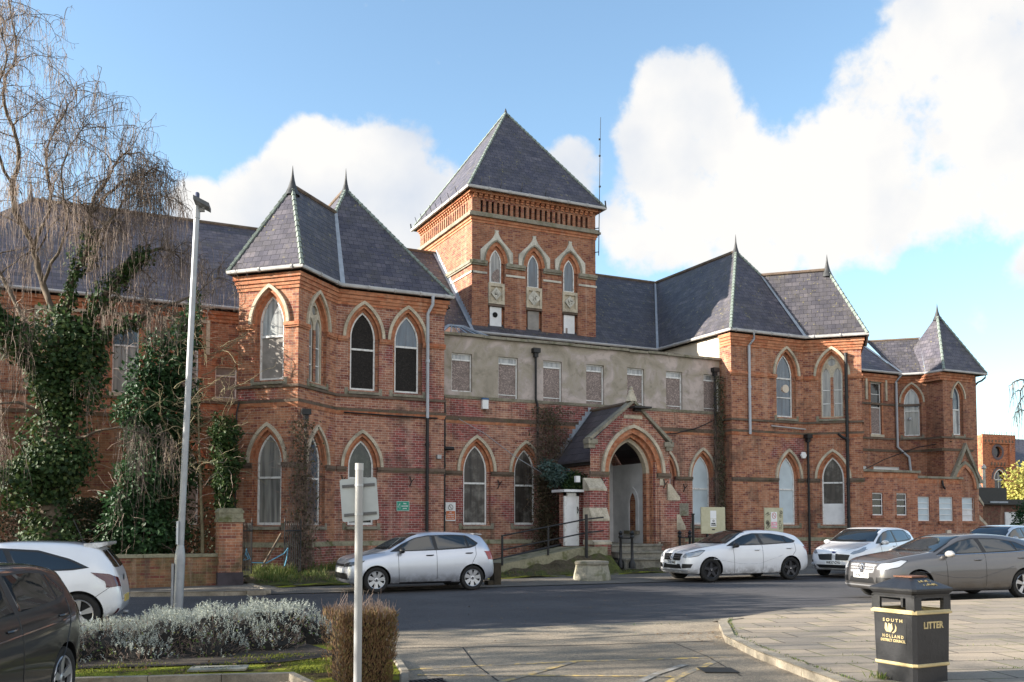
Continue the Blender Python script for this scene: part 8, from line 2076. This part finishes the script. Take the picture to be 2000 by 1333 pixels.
grass_patch('sparse weeds along the verge before the ramp and porch', 'weeds', [(11.5, 15.5, 25.0, 25.5), (14.2, 15.5, 24.9, 25.4), (18.6, 20.5, 25.0, 26.3), (7, 20, 24.7, 25.2)], .16, 2600, WEED, vz)
grass_patch('short weeds and moss tufts in the kerbed bed', 'moss_tufts', [(.3, 3.3, 11.4, 12.5), (2.6, 3.7, 10.6, 12.4)], .045, 3500, leaf_mat('moss_tuft', [(.14, .16, .02), (.24, .25, .03), (.10, .12, .03)], .8, .2), lambda x, y: GZ(x, y) + .08 if y > 11.62 - .33 * (x - .35) else -9)
def flag_weeds():
    lv = Leaves()
    for _ in range(1300):
        t = RV.random(); i = RV.randint(0, 7); a = (8.0 + i * .75, 7.3 + i * .1); x, y = RV.uniform(7.8, 14), RV.uniform(7, 13)
        if RV.random() < .4: k = RV.randint(1, len(PV) - 3); p = Vector(PV[k]).lerp(Vector(PV[k+1]), RV.random()); x, y = p.x + RV.uniform(-.24, -.16) * -1, p.y
        else:
            rx, ry = x * cos(radians(19)) - y * sin(radians(19)), x * sin(radians(19)) + y * cos(radians(19)); ry = round(ry / .6) * .6 + RV.gauss(0, .012); x, y = rx * cos(radians(19)) + ry * sin(radians(19)), -rx * sin(radians(19)) + ry * cos(radians(19))
            if sin(x * 2.3) * sin(y * 3.1) < .45: continue
        lv.leaf(Vector((x, y, GZ(x, y) + .10)), Vector((RV.gauss(0, .6), RV.gauss(0, .6), .7)), rv(1), RV.uniform(.015, .045), .01)
    for _ in range(90): a = RV.uniform(0, 6.28); lv.leaf(Vector((8.12 + RV.gauss(0, .05), 7.5 + RV.gauss(0, .05), GZ(8, 7.5) + .1)), Vector((RV.gauss(0, .5), RV.gauss(0, .5), 1)), rv(1), RV.uniform(.04, .12), .01)
    o = lv.build('paving_weeds', WEED, None); o['kind'] = 'stuff'; o['label'] = 'small weeds in the joints of the paving flags'; o['category'] = 'weeds'
flag_weeds()
# scattered leaf litter
lv = Leaves()
for _ in range(420):
    x, y = RV.choice(((RV.gauss(9.2, .5), RV.gauss(11.9, .5)), (RV.uniform(3.5, 12), RV.uniform(10, 22)), (RV.uniform(4, 12), RV.uniform(22, 25)), (RV.uniform(0, 3.4), RV.uniform(11.2, 12.6))))
    dz = .008 if not (y < 12.7 and x < 3.6) else .10
    if y > 22.6: dz = .06
    lv.leaf(Vector((x, y, GZ(x, y) + dz)), Vector((RV.gauss(0, 1), RV.gauss(0, 1), .15)), Vector((0, 0, 1)), RV.uniform(.03, .07), RV.uniform(.02, .045))
o = lv.build('fallen_leaves', leaf_mat('fallen_leaf', [(.22, .10, .04), (.30, .19, .08), (.15, .07, .03)], .8, .1), None); o['kind'] = 'stuff'; o['label'] = 'scattered dry brown fallen leaves'; o['category'] = 'leaves'
